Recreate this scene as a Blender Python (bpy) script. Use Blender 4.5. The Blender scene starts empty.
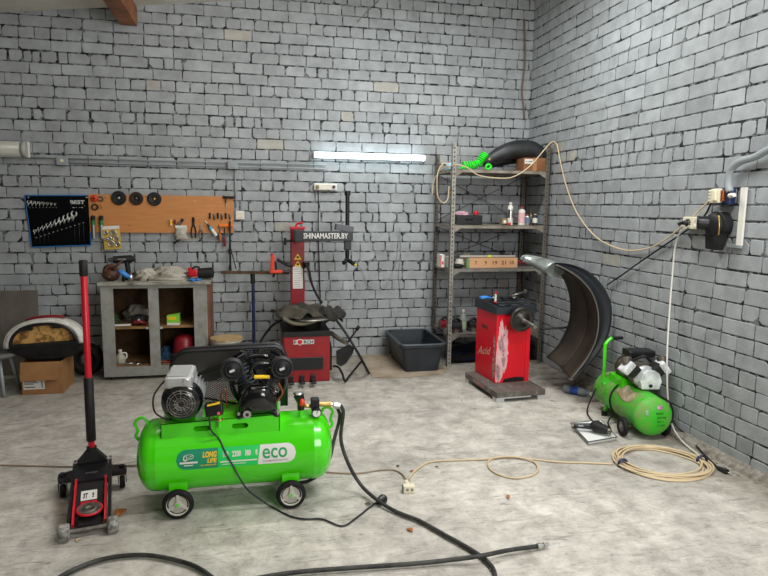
import bpy, bmesh, math, random
from mathutils import Vector, Matrix, Euler
from mathutils.geometry import tessellate_polygon
R = math.radians
PI = math.pi
SC = bpy.context.scene
COL = SC.collection
rnd = random.Random(11)

# ---------------------------------------------------------------- camera
CAM_H, D, W = 1.56, 6.18, 2.91          # eye height, back wall at y = D, right wall at x = W
FPX, YAW, PITCH, ROLL = 609.0, R(12.31), R(7.58), 0.0128
_f = Vector((math.sin(YAW) * math.cos(PITCH), math.cos(YAW) * math.cos(PITCH), -math.sin(PITCH)))
_r = Vector((math.cos(YAW), -math.sin(YAW), 0.0))
_u = _r.cross(_f)
_r2 = _r * math.cos(ROLL) + _u * math.sin(ROLL)
_u2 = _u * math.cos(ROLL) - _r * math.sin(ROLL)
cd = bpy.data.cameras.new('camera')
cam = bpy.data.objects.new('camera', cd)
COL.objects.link(cam)
cam.matrix_world = Matrix(((_r2.x, _u2.x, -_f.x, 0), (_r2.y, _u2.y, -_f.y, 0), (_r2.z, _u2.z, -_f.z, CAM_H), (0, 0, 0, 1)))
cd.sensor_width = 36.0
cd.lens = FPX / 768.0 * 36.0
cd.clip_start = 0.05
SC.camera = cam


def _ray(x, y):
    return _f + _r2 * ((x - 384) / FPX) + _u2 * ((288 - y) / FPX)


def _hit(x, y, ax, v):
    d = _ray(x, y)
    o = Vector((0, 0, CAM_H))
    return o + d * ((v - o[ax]) / d[ax])


def at(x, y, Y):            # measured photo point, at distance Y from the camera wall
    return _hit(x, y, 1, Y)


def fl(x, y, z=0.0):        # measured photo point lying on the floor (or on height z)
    return _hit(x, y, 2, z)


def rw(x, y, off=0.0):      # measured photo point on the right wall
    return _hit(x, y, 0, W - off)


# ---------------------------------------------------------------- light and exposure
SC.view_settings.view_transform = 'Standard'
SC.view_settings.look = 'None'
SC.view_settings.gamma = 1.0
SC.view_settings.use_curve_mapping = False
SC.view_settings.exposure = 0.0
world = bpy.data.worlds.new('world')
SC.world = world
world.use_nodes = True
world.node_tree.nodes['Background'].inputs[0].default_value = (0.90, 0.93, 0.97, 1)
world.node_tree.nodes['Background'].inputs[1].default_value = 0.06


def area(name, loc, target, sx, sy, power, col):
    ld = bpy.data.lights.new(name, 'AREA')
    ld.shape = 'RECTANGLE'
    ld.size, ld.size_y, ld.energy, ld.color = sx, sy, power, col
    o = bpy.data.objects.new(name, ld)
    COL.objects.link(o)
    o.location = loc
    o.rotation_euler = (Vector(target) - Vector(loc)).to_track_quat('-Z', 'Y').to_euler()
    return o


area('gate_daylight', (2.3, -1.4, 2.2), (2.3, 5.5, 0.6), 2.0, 1.8, 135, (1.0, 0.985, 0.96))
area('ceiling_tube_lamp', (1.5, 4.35, 3.58), (1.5, 4.3, 0.0), 1.3, 0.18, 66, (0.98, 1.0, 0.99))
area('ceiling_tube_lamp', (1.8, 1.9, 3.5), (1.7, 2.4, 0.0), 1.3, 0.18, 72, (0.98, 1.0, 0.99))
area('ceiling_fill_upward', (-0.6, 3.4, 3.12), (-0.6, 3.9, 4.0), 1.3, 0.18, 24, (1.0, 0.98, 0.95))  # unseen fill light, added to brighten the roof lining


# ---------------------------------------------------------------- helpers
def s2l(h):
    h = h.lstrip('#')
    o = []
    for i in (0, 2, 4):
        c = int(h[i:i + 2], 16) / 255
        o.append(c / 12.92 if c <= .04045 else ((c + .055) / 1.055) ** 2.4)
    return (*o, 1)


def mat(name, col, rough=.5, metal=0., col2=None, scale=8., thr=(.4, .6), bump=0., bscale=40., spec=.5, trans=0., emit=0., alpha=1., rough2=None, coat=0.):
    m = bpy.data.materials.new(name)
    m.use_nodes = True
    nt = m.node_tree
    b = nt.nodes['Principled BSDF']
    c = s2l(col)
    b.inputs['Base Color'].default_value = c
    b.inputs['Roughness'].default_value = rough
    b.inputs['Metallic'].default_value = metal
    b.inputs['Specular IOR Level'].default_value = spec
    b.inputs['Transmission Weight'].default_value = trans
    b.inputs['Alpha'].default_value = alpha
    b.inputs['Coat Weight'].default_value = coat
    if emit:
        b.inputs['Emission Color'].default_value = c
        b.inputs['Emission Strength'].default_value = emit
    tc = nt.nodes.new('ShaderNodeTexCoord')
    if col2:
        n = nt.nodes.new('ShaderNodeTexNoise')
        n.inputs['Scale'].default_value = scale
        n.inputs['Detail'].default_value = 8
        n.inputs['Roughness'].default_value = .65
        nt.links.new(tc.outputs['Object'], n.inputs['Vector'])
        r = nt.nodes.new('ShaderNodeValToRGB')
        r.color_ramp.elements[0].position, r.color_ramp.elements[1].position = thr
        r.color_ramp.elements[0].color = c
        r.color_ramp.elements[1].color = s2l(col2)
        nt.links.new(n.outputs['Fac'], r.inputs['Fac'])
        nt.links.new(r.outputs['Color'], b.inputs['Base Color'])
        if rough2 is not None:
            mr = nt.nodes.new('ShaderNodeMapRange')
            mr.inputs['From Min'].default_value, mr.inputs['From Max'].default_value = thr
            mr.inputs['To Min'].default_value, mr.inputs['To Max'].default_value = rough, rough2
            nt.links.new(n.outputs['Fac'], mr.inputs['Value'])
            nt.links.new(mr.outputs['Result'], b.inputs['Roughness'])
    if bump:
        n = nt.nodes.new('ShaderNodeTexNoise')
        n.inputs['Scale'].default_value = bscale
        n.inputs['Detail'].default_value = 6
        nt.links.new(tc.outputs['Object'], n.inputs['Vector'])
        bp = nt.nodes.new('ShaderNodeBump')
        bp.inputs['Strength'].default_value = bump
        bp.inputs['Distance'].default_value = .01
        nt.links.new(n.outputs['Fac'], bp.inputs['Height'])
        nt.links.new(bp.outputs['Normal'], b.inputs['Normal'])
    return m


def grid_mat(name, a, b_, sx, sy, frac=.5, rough=.5, metal=0.):
    """perforated sheet: dark holes through diamond mesh, real holes via alpha"""
    m = bpy.data.materials.new(name)
    m.use_nodes = True
    return m


class MB:
    def __init__(s):
        s.v, s.f, s.mi, s.sm = [], [], [], []
        s.T = Matrix()
        s.m = 0
        s.smooth = False

    def add(s, verts, faces, smooth=None):
        n = len(s.v)
        s.v += [s.T @ Vector(v) for v in verts]
        for f in faces:
            s.f.append([n + i for i in f])
            s.mi.append(s.m)
            s.sm.append(s.smooth if smooth is None else smooth)
        return s

    def box(s, lo, hi, bev=0.):
        lo, hi = Vector(lo), Vector(hi)
        c, h = (lo + hi) / 2, (hi - lo) / 2
        return s.obox(c, h * 2, None, bev)

    def obox(s, c, size, rot=None, bev=0.):
        c = Vector(c)
        h = Vector(size) / 2
        h = Vector((abs(h.x), abs(h.y), abs(h.z)))
        M = Matrix.Translation(c) @ (rot.to_4x4() if rot else Matrix())
        b = min(bev, min(h) * .9)
        if b <= 0:
            vs = [M @ Vector((x * h.x, y * h.y, z * h.z)) for x in (-1, 1) for y in (-1, 1) for z in (-1, 1)]
            return s.add(vs, [(0, 1, 3, 2), (4, 6, 7, 5), (0, 4, 5, 1), (2, 3, 7, 6), (0, 2, 6, 4), (1, 5, 7, 3)])
        bm = bmesh.new()
        bmesh.ops.create_cube(bm, size=1, matrix=Matrix.Diagonal((h.x * 2, h.y * 2, h.z * 2, 1)))
        bmesh.ops.bevel(bm, geom=list(bm.edges), offset=b, segments=2, profile=.6, affect='EDGES')
        bm.verts.index_update()
        vs = [M @ v.co for v in bm.verts]
        fs = [[v.index for v in f.verts] for f in bm.faces]
        bm.free()
        return s.add(vs, fs)

    def prism(s, pts, ext, bev=False):
        """closed polygon of 3D points pushed along ext"""
        ext = Vector(ext)
        pts = [Vector(p) for p in pts]
        n = len(pts)
        tris = tessellate_polygon([pts])
        fs = [tuple(t) for t in tris] + [tuple(i + n for i in reversed(t)) for t in tris]
        fs += [(i, (i + 1) % n, (i + 1) % n + n, i + n) for i in range(n)]
        return s.add(pts + [p + ext for p in pts], fs, False)

    def lathe(s, prof, o, axis, seg=24, sm=True, sweep=None):
        """prof: (radius, distance along axis) pairs"""
        o, a = Vector(o), Vector(axis).normalized()
        t = Vector((0, 0, 1)) if abs(a.z) < .9 else Vector((1, 0, 0))
        u = a.cross(t).normalized()
        w = a.cross(u)
        vs, fs = [], []
        for r, h in prof:
            for i in range(seg):
                g = 2 * PI * i / seg
                vs.append(o + a * h + (u * math.cos(g) + w * math.sin(g)) * max(r, 1e-5))
        for j in range(len(prof) - 1):
            for i in range(seg):
                k = (i + 1) % seg
                fs.append((j * seg + i, j * seg + k, (j + 1) * seg + k, (j + 1) * seg + i))
        s.add(vs, fs, sm)
        return s

    def cyl(s, p0, p1, r0, r1=None, seg=16, caps=True):
        p0, p1 = Vector(p0), Vector(p1)
        r1 = r0 if r1 is None else r1
        L = (p1 - p0).length
        s.lathe([(r0, 0), (r1, L)], p0, p1 - p0, seg)
        if caps:
            s.lathe([(0, 0), (r0, 0)], p0, p1 - p0, seg, False)
            s.lathe([(r1, L), (0, L)], p0, p1 - p0, seg, False)
        return s

    def sphere(s, c, r, seg=14, ring=8, rot=None):
        if not hasattr(r, '__len__'):
            r = (r, r, r)
        vs, fs = [], []
        for j in range(ring + 1):
            ph = PI * j / ring
            for i in range(seg):
                th = 2 * PI * i / seg
                v = Vector((r[0] * math.sin(ph) * math.cos(th), r[1] * math.sin(ph) * math.sin(th), r[2] * math.cos(ph)))
                if rot:
                    v = rot @ v
                vs.append(Vector(c) + v)
        for j in range(ring):
            for i in range(seg):
                k = (i + 1) % seg
                fs.append((j * seg + i, (j + 1) * seg + i, (j + 1) * seg + k, j * seg + k))
        return s.add(vs, fs, True)

    def torus(s, c, axis, Rr, r, seg=28, rs=8, sx=1.):
        c, a = Vector(c), Vector(axis).normalized()
        t = Vector((0, 0, 1)) if abs(a.z) < .9 else Vector((1, 0, 0))
        u = a.cross(t).normalized()
        w = a.cross(u)
        vs, fs = [], []
        for i in range(seg):
            g = 2 * PI * i / seg
            d = u * math.cos(g) + w * math.sin(g)
            for j in range(rs):
                q = 2 * PI * j / rs
                vs.append(c + d * (Rr + r * math.cos(q)) + a * r * sx * math.sin(q))
        for i in range(seg):
            for j in range(rs):
                i2, j2 = (i + 1) % seg, (j + 1) % rs
                fs.append((i * rs + j, i2 * rs + j, i2 * rs + j2, i * rs + j2))
        return s.add(vs, fs, True)

    def tube(s, pts, r, seg=8, spline=True, closed=False, sub=6, radii=None, flat=1.):
        pts = [Vector(p) for p in pts]
        if spline and len(pts) > 2:
            q, rr = [], []
            n = len(pts)
            rng = range(n if closed else n - 1)
            for i in rng:
                if closed:
                    a, b, c, d = pts[(i - 1) % n], pts[i], pts[(i + 1) % n], pts[(i + 2) % n]
                else:
                    b, c = pts[i], pts[i + 1]
                    a = pts[i - 1] if i > 0 else b * 2 - c
                    d = pts[i + 2] if i + 2 < n else c * 2 - b
                for k in range(sub):
                    t = k / sub
                    q.append(.5 * ((2 * b) + (c - a) * t + (2 * a - 5 * b + 4 * c - d) * t * t + (3 * b - a - 3 * c + d) * t ** 3))
                    if radii:
                        rr.append(radii[i] * (1 - t) + radii[(i + 1) % n] * t)
            if not closed:
                q.append(pts[-1])
                if radii:
                    rr.append(radii[-1])
            pts = q
            radii = rr if radii else None
        n = len(pts)
        up = None
        vs, fs = [], []
        for i, p in enumerate(pts):
            if closed:
                t = pts[(i + 1) % n] - pts[(i - 1) % n]
            else:
                t = pts[min(i + 1, n - 1)] - pts[max(i - 1, 0)]
            if t.length < 1e-9:
                t = Vector((0, 0, 1))
            t.normalize()
            if up is None:
                up = Vector((0, 0, 1)) if abs(t.z) < .9 else Vector((1, 0, 0))
            up = up - t * up.dot(t)
            if up.length < 1e-6:
                up = t.orthogonal()
            up.normalize()
            w = t.cross(up)
            ri = radii[i] if radii else r
            for j in range(seg):
                g = 2 * PI * j / seg
                vs.append(p + up * math.cos(g) * ri * flat + w * math.sin(g) * ri)
        m = n if closed else n - 1
        for i in range(m):
            for j in range(seg):
                a, b = i * seg, ((i + 1) % n) * seg
                k = (j + 1) % seg
                fs.append((a + j, b + j, b + k, a + k))
        s.add(vs, fs, True)
        if not closed:
            s.add([vs[j] for j in range(seg)], [tuple(reversed(range(seg)))], False) if False else None
            k = len(s.v) - len(vs)
            s.f.append([k + j for j in range(seg)]); s.mi.append(s.m); s.sm.append(False)
            s.f.append([k + (n - 1) * seg + j for j in reversed(range(seg))]); s.mi.append(s.m); s.sm.append(False)
        return s

    def sheet(s, fn, nu, nv, th=0.):
        """surface fn(u,v) with thickness th along its normal"""
        g = [[Vector(fn(i / nu, j / nv)) for j in range(nv + 1)] for i in range(nu + 1)]
        vs = [p for row in g for p in row]
        q = nv + 1
        fs = [(i * q + j, (i + 1) * q + j, (i + 1) * q + j + 1, i * q + j + 1) for i in range(nu) for j in range(nv)]
        if not th:
            return s.add(vs, fs, True)
        back = []
        for i in range(nu + 1):
            for j in range(nv + 1):
                a = g[min(i + 1, nu)][j] - g[max(i - 1, 0)][j]
                b = g[i][min(j + 1, nv)] - g[i][max(j - 1, 0)]
                nn = a.cross(b)
                nn = nn.normalized() if nn.length > 1e-9 else Vector((0, 0, 1))
                back.append(g[i][j] - nn * th)
        N = len(vs)
        fs2 = [tuple(N + k for k in reversed(f)) for f in fs]
        rim = [i * q for i in range(nu + 1)] + [nu * q + j for j in range(1, q)] + [i * q + nv for i in range(nu - 1, -1, -1)] + [j for j in range(nv - 1, 0, -1)]
        rf = [(rim[k], rim[(k + 1) % len(rim)], rim[(k + 1) % len(rim)] + N, rim[k] + N) for k in range(len(rim))]
        return s.add(vs + back, fs + fs2 + rf, True)

    def build(s, name, mats, parent=None, world=False):
        me = bpy.data.meshes.new(name)
        vs = s.v
        if parent is not None and world:
            inv = (Matrix.Translation(parent.location) @ parent.rotation_euler.to_matrix().to_4x4()).inverted() if parent.parent is None else None
            vs = [inv @ v for v in vs] if inv else vs
        me.from_pydata([tuple(v) for v in vs], [], s.f)
        if not isinstance(mats, (list, tuple)):
            mats = [mats]
        for m in mats:
            me.materials.append(m)
        me.polygons.foreach_set('material_index', s.mi)
        me.polygons.foreach_set('use_smooth', s.sm)
        me.update()
        bm = bmesh.new()
        bm.from_mesh(me)
        bmesh.ops.recalc_face_normals(bm, faces=bm.faces)
        bm.to_mesh(me)
        bm.free()
        o = bpy.data.objects.new(name, me)
        COL.objects.link(o)
        if parent:
            o.parent = parent
        return o


def tag(o, label=None, cat=None, group=None, kind=None):
    if label: o['label'] = label
    if cat: o['category'] = cat
    if group: o['group'] = group
    if kind: o['kind'] = kind
    return o


def thing(name, label, cat, loc=(0, 0, 0), rot=(0, 0, 0), group=None):
    o = bpy.data.objects.new(name, None)
    o.empty_display_size = .05
    COL.objects.link(o)
    o.location = loc
    o.rotation_euler = rot
    return tag(o, label, cat, group)


def kids(o):
    return [c for c in COL.objects if c.parent == o]


def copy_tree(o, label, loc=None, rot=None):
    c = o.copy()
    COL.objects.link(c)
    for ch in kids(o):
        d = ch.copy(); COL.objects.link(d); d.parent = c
        for g in kids(ch):
            e = g.copy(); COL.objects.link(e); e.parent = d
    c['label'] = label
    if loc is not None: c.location = loc
    if rot is not None: c.rotation_euler = rot
    return c


def text_verts(body, offset=0.0, shear=0.0, res=2):
    cu = bpy.data.curves.new('t', 'FONT')
    cu.body = body
    cu.offset = offset
    cu.shear = shear
    cu.resolution_u = res
    ob = bpy.data.objects.new('t', cu)
    COL.objects.link(ob)
    bpy.context.view_layer.update()
    dg = bpy.context.evaluated_depsgraph_get()
    me = bpy.data.meshes.new_from_object(ob.evaluated_get(dg))
    vs = [Vector(v.co) for v in me.vertices]
    fs = [tuple(p.vertices) for p in me.polygons]
    bpy.data.objects.remove(ob)
    bpy.data.meshes.remove(me)
    x0, x1 = min(v.x for v in vs), max(v.x for v in vs)
    y0, y1 = min(v.y for v in vs), max(v.y for v in vs)
    return [((v.x - x0) / (x1 - x0), (v.y - y0) / (y1 - y0)) for v in vs], fs


def put_text(mb, body, fn, **k):
    """lettering mapped through fn(u,v)->3D"""
    uv, fs = text_verts(body, **k)
    mb.add([fn(u, v) for u, v in uv], fs, False)


def plane_fn(o, U, V):
    o, U, V = Vector(o), Vector(U), Vector(V)
    return lambda u, v: o + U * u + V * v


# ---------------------------------------------------------------- materials
M = {}
M['green'] = mat('green_enamel', '#46d602', .25, coat=.5)
M['green_dirty'] = mat('dusty_green_enamel', '#37b81c', .45, col2='#84885a', scale=7, thr=(.44, .66), rough2=.8)
M['black'] = mat('black_enamel', '#101114', .35)
M['black_gloss'] = mat('gloss_black', '#0b0c0e', .18, coat=.5)
M['black_mat'] = mat('dull_black', '#101113', .6, col2='#1f1e1d', scale=14, spec=.35)
M['rubber'] = mat('black_rubber', '#101012', .7, col2='#1c1b19', scale=20, bump=.15, spec=.3)
M['red'] = mat('red_enamel', '#c41226', .35)
M['red_machine'] = mat('red_machine_paint', '#96101a', .4, col2='#7c0f16', scale=5, thr=(.4, .7))
M['red_bal'] = mat('bright_red_paint', '#e01228', .38)
M['pink'] = mat('worn_pink_undercoat', '#e79aa4', .7, col2='#cfc7c2', scale=40, thr=(.4, .65))
M['steel'] = mat('bright_steel', '#c9c9c6', .28, 1.)
M['steel_dull'] = mat('dull_steel', '#8d8b86', .45, .9, col2='#6b665e', scale=15)
M['alu'] = mat('cast_aluminium', '#c2c4c4', .42, .55, bump=.1)
M['brass'] = mat('brass', '#cfa968', .3, .9)
M['copper'] = mat('copper', '#b5693f', .3, .9)
M['wheelgrey'] = mat('grey_wheel_plastic', '#b7b5a8', .5)
M['white'] = mat('white_plastic', '#dcd9d0', .4)
M['cream'] = mat('cream_plastic', '#dfd6bb', .45)
M['card'] = mat('brown_cardboard', '#9c7045', .8, col2='#8d643c', scale=6)
M['card_pale'] = mat('pale_cardboard', '#c99a72', .8)
M['card_floor'] = mat('dusty_cardboard_sheet', '#8a7a66', .9, col2='#a39683', scale=5, bump=.2, bscale=15)
M['wood_board'] = mat('orange_wood_board', '#b0713a', .55)
M['ply'] = mat('raw_plywood', '#8c6a3f', .75, col2='#6e5330', scale=6)
M['osb'] = mat('wood_flake_board', '#cf9f5a', .8, col2='#7d5a2c', scale=18, thr=(.46, .56), bump=.2)
M['grey_paint'] = mat('worn_grey_paint', '#8f8f89', .65, col2='#6e6b62', scale=9, thr=(.45, .75), bump=.15)
M['cab_dark'] = mat('dark_cabinet_interior', '#573c20', .85, col2='#33220f', scale=5)
M['cab_side'] = mat('red_brown_side_board', '#7d4f39', .7, col2='#5f3b2b', scale=6)
M['blue'] = mat('blue_paint', '#1f4fa0', .45)
M['navy'] = mat('navy_steel', '#182a5c', .5, col2='#121c36', scale=12)
M['blue_trim'] = mat('blue_fabric_binding', '#1c6fb5', .7)
M['fabric_black'] = mat('black_nylon_fabric', '#07080a', .9, bump=.3, bscale=120, spec=.1)
M['orange'] = mat('orange_plastic', '#f07a18', .4)
M['orange_red'] = mat('orange_red_plastic', '#d83a1e', .4)
M['yellow'] = mat('yellow_label', '#e9bd1d', .5)
M['white_label'] = mat('white_paper_label', '#dcdad4', .7)
M['ink'] = mat('black_print', '#1b1b1d', .7)
M['silver_ink'] = mat('silver_print', '#c9cbc8', .5)
M['trough'] = mat('dark_blue_grey_plastic', '#1b2228', .45, col2='#242b31', scale=6, bump=.08)
M['shelf_steel'] = mat('worn_shelving_steel', '#837f78', .5, .35, col2='#5a4d42', scale=18, thr=(.5, .7))
M['shelf_board'] = mat('dirty_brown_shelf_board', '#6e5e4d', .75, col2='#57493b', scale=6)
M['leaf'] = mat('dry_leaf', '#a8632a', .8)
M['hood'] = mat('scuffed_hood_inside', '#4a4238', .55, .1, col2='#2f2a25', scale=4, thr=(.35, .7))
M['galv'] = mat('galvanised_sheet', '#b9c0bd', .32, .5, col2='#8f9693', scale=6)
M['belt'] = mat('drive_belt', '#131313', .8)
M['glassy'] = mat('clear_plastic', '#e6eef0', .15, trans=.85)
M['film'] = mat('crumpled_clear_film', '#cfcabb', .35, trans=.35, bump=.5, bscale=25)
M['leather'] = mat('brown_leather', '#54301f', .6, col2='#3d2317', scale=12)
M['canvas'] = mat('soiled_khaki_rag', '#4b463a', .9, col2='#2e2b25', scale=9, bump=.4, bscale=20)
M['label_teal'] = mat('teal_label', '#0c8a63', .45)
M['label_green'] = mat('bright_green_label', '#12c95a', .45)
M['lime'] = mat('lime_carton', '#7fc63a', .6)
M['neon'] = mat('neon_green_plastic', '#22e022', .35)
M['cable_cream'] = mat('cream_cable', '#c9b592', .55)
M['cable_white'] = mat('white_cable', '#cfcdc4', .55)
M['grey_pvc'] = mat('grey_pvc', '#8f9698', .5)
M['burgundy'] = mat('dark_red_plastic', '#7b1420', .35)
M['tin'] = mat('white_enamel_tray', '#e9eae7', .3)
M['graphite'] = mat('graphite_powder_coat', '#23272c', .45)
# ---------------------------------------------------------------- the setting
def wall_material():
    m = bpy.data.materials.new('grey_painted_brick')
    m.use_nodes = True
    nt = m.node_tree
    b = nt.nodes['Principled BSDF']
    b.inputs['Roughness'].default_value = .62
    tc = nt.nodes.new('ShaderNodeTexCoord')
    at_ = nt.nodes.new('ShaderNodeVertexColor')
    at_.layer_name = 'tint'
    n = nt.nodes.new('ShaderNodeTexNoise')
    n.inputs['Scale'].default_value = 9
    n.inputs['Detail'].default_value = 10
    nt.links.new(tc.outputs['Object'], n.inputs['Vector'])
    r = nt.nodes.new('ShaderNodeValToRGB')
    r.color_ramp.elements[0].position = .3
    r.color_ramp.elements[0].color = (.80, .80, .80, 1)
    r.color_ramp.elements[1].position = .7
    r.color_ramp.elements[1].color = (1.1, 1.1, 1.1, 1)
    nt.links.new(n.outputs['Fac'], r.inputs['Fac'])
    mx = nt.nodes.new('ShaderNodeMix')
    mx.data_type = 'RGBA'
    mx.blend_type = 'MULTIPLY'
    mx.inputs[0].default_value = 1
    nt.links.new(at_.outputs['Color'], mx.inputs[6])
    nt.links.new(r.outputs['Color'], mx.inputs[7])
    nt.links.new(mx.outputs[2], b.inputs['Base Color'])
    n2 = nt.nodes.new('ShaderNodeTexNoise')
    n2.inputs['Scale'].default_value = 60
    n2.inputs['Detail'].default_value = 8
    nt.links.new(tc.outputs['Object'], n2.inputs['Vector'])
    bp = nt.nodes.new('ShaderNodeBump')
    bp.inputs['Strength'].default_value = .35
    bp.inputs['Distance'].default_value = .006
    nt.links.new(n2.outputs['Fac'], bp.inputs['Height'])
    nt.links.new(bp.outputs['Normal'], b.inputs['Normal'])
    return m


def mortar_material():
    m = bpy.data.materials.new('painted_mortar_with_gaps')
    m.use_nodes = True
    nt = m.node_tree
    b = nt.nodes['Principled BSDF']
    b.inputs['Roughness'].default_value = .9
    tc = nt.nodes.new('ShaderNodeTexCoord')
    n = nt.nodes.new('ShaderNodeTexNoise')
    n.inputs['Scale'].default_value = 16
    n.inputs['Detail'].default_value = 10
    n.inputs['Roughness'].default_value = .7
    nt.links.new(tc.outputs['Object'], n.inputs['Vector'])
    r = nt.nodes.new('ShaderNodeValToRGB')
    r.color_ramp.elements[0].position = .44
    r.color_ramp.elements[0].color = s2l('#141416')
    r.color_ramp.elements[1].position = .58
    r.color_ramp.elements[1].color = s2l('#868a8b')
    nt.links.new(n.outputs['Fac'], r.inputs['Fac'])
    nt.links.new(r.outputs['Color'], b.inputs['Base Color'])
    bp = nt.nodes.new('ShaderNodeBump')
    bp.inputs['Strength'].default_value = .8
    bp.inputs['Distance'].default_value = .01
    nt.links.new(n.outputs['Fac'], bp.inputs['Height'])
    nt.links.new(bp.outputs['Normal'], b.inputs['Normal'])
    return m


BRICK, MORTAR = wall_material(), mortar_material()


def brick_wall(name, o, U, N, L, rows, row_kind, seed, x_from=0.):
    rr = random.Random(seed)
    o, U, N = Vector(o), Vector(U), Vector(N)
    Z = Vector((0, 0, 1))
    verts, faces, cols = [], [], []
    base = s2l('#9b9fa1')

    def brick(x0, x1, z0, z1, broken):
        j = lambda a: rr.uniform(-a, a)
        c = min(.018, (x1 - x0) * .2)
        cs = []
        for k in range(4):
            q = rr.random()
            cs.append(c * (.25 if q < .7 else .6 if q < .9 else 1.2))
        if broken:
            cs = [x * rr.uniform(1, 1.9) for x in cs]
            cs = [min(x, (x1 - x0) * .42, .038) for x in cs]
        dz = [j(.0025) for _ in range(4)]
        pts = [(x0 + cs[0], z0 + dz[0]), (x1 - cs[1], z0 + dz[1]), (x1 + j(.002), z0 + cs[1]), (x1 + j(.002), z1 - cs[2]),
               (x1 - cs[2], z1 + dz[2]), (x0 + cs[3], z1 + dz[3]), (x0 + j(.002), z1 - cs[3]), (x0 + j(.002), z0 + cs[0])]
        cx, cz = (x0 + x1) / 2, (z0 + z1) / 2
        n = len(verts)
        t = rr.uniform(-.001, .0015)
        for ring in range(3):
            ins = (0, .0005, .003)[ring]
            dep = (-.004, .003, .0045)[ring] + (t if ring else 0)
            for (x, z) in pts:
                xx = x + (cx - x) * ins / max(.03, abs(x - cx))
                zz = z + (cz - z) * ins / max(.03, abs(z - cz))
                verts.append(o + U * xx + Z * zz + N * dep)
        for ring in range(2):
            for i in range(8):
                k = (i + 1) % 8
                faces.append((n + ring * 8 + i, n + ring * 8 + k, n + ring * 8 + 8 + k, n + ring * 8 + 8 + i))
        faces.append(tuple(n + 16 + i for i in range(8)))
        v = rr.gauss(1, .055)
        w = rr.random()
        tint = (v * base[0], v * base[1], v * base[2])
        if w > .993:
            tint = (v * .385, v * .37, v * .33)
        cols.extend([(*tint, 1)] * 24)

    for i in range(rows):
        z0, z1 = .1 * i + .006, .1 * i + .095
        kind = row_kind(i)
        x = x_from - rr.uniform(0, .26)
        broken = kind == 'mixed'
        while x < L:
            if kind == 'header':
                w = .131
            elif kind == 'stretcher':
                w = .26 if rr.random() > .06 else .19
            else:
                w = rr.choice((.26, .19, .13, .11, .15, .08, .2))
            w2 = w + (rr.uniform(-.012, .012) if broken else rr.uniform(-.002, .002))
            gap = rr.uniform(.006, .011) if not broken else rr.uniform(.008, .022)
            a, b_ = max(x, x_from), min(x + w2 - gap, L)
            if b_ - a > .03:
                brick(a, b_, z0 + rr.uniform(-.003, .003), z1 + rr.uniform(-.003, .003), broken or rr.random() < .05)
            x += w2
    nb = len(faces)
    n = len(verts)
    H = rows * .1
    verts += [o + U * x_from - Z * .02, o + U * L - Z * .02, o + U * L + Z * H, o + U * x_from + Z * H]
    verts += [v - N * .12 for v in verts[-4:]]
    cols += [(.2, .2, .2, 1)] * 8
    faces += [(n, n + 1, n + 2, n + 3), (n + 7, n + 6, n + 5, n + 4), (n, n + 4, n + 5, n + 1), (n + 2, n + 6, n + 7, n + 3), (n + 1, n + 5, n + 6, n + 2), (n, n + 3, n + 7, n + 4)]
    me = bpy.data.meshes.new(name)
    me.from_pydata([tuple(v) for v in verts], [], faces)
    me.materials.append(BRICK)
    me.materials.append(MORTAR)
    ca = me.color_attributes.new('tint', 'FLOAT_COLOR', 'POINT')
    ca.data.foreach_set('color', [c for q in cols for c in q])
    mi = [0] * nb + [1] * (len(faces) - nb)
    me.polygons.foreach_set('material_index', mi)
    me.update()
    bm = bmesh.new()
    bm.from_mesh(me)
    bmesh.ops.recalc_face_normals(bm, faces=bm.faces)
    bm.to_mesh(me)
    bm.free()
    ob = bpy.data.objects.new(name, me)
    COL.objects.link(ob)
    return tag(ob, kind='structure')


def back_rows(i):
    if i in (17, 15, 14, 13, 12, 10, 9, 28, 23):
        return 'mixed'
    if i in (33, 31, 27, 25, 21, 18, 8, 6, 4, 2, 0):
        return 'stretcher'
    if i in (29, 16, 19):
        return 'stretcher'
    return 'header'


def right_rows(i):
    if i in (27, 9, 7, 5, 3, 1):
        return 'header'
    if i in (19, 20, 13, 16):
        return 'mixed'
    return 'stretcher'


XL = -3.6
brick_wall('wall_back', (XL, D, 0), (1, 0, 0), (0, -1, 0), W - XL, 44, back_rows, 5)
brick_wall('wall_right', (W, D, 0), (0, -1, 0), (-1, 0, 0), 5.6, 44, right_rows, 8)


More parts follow.
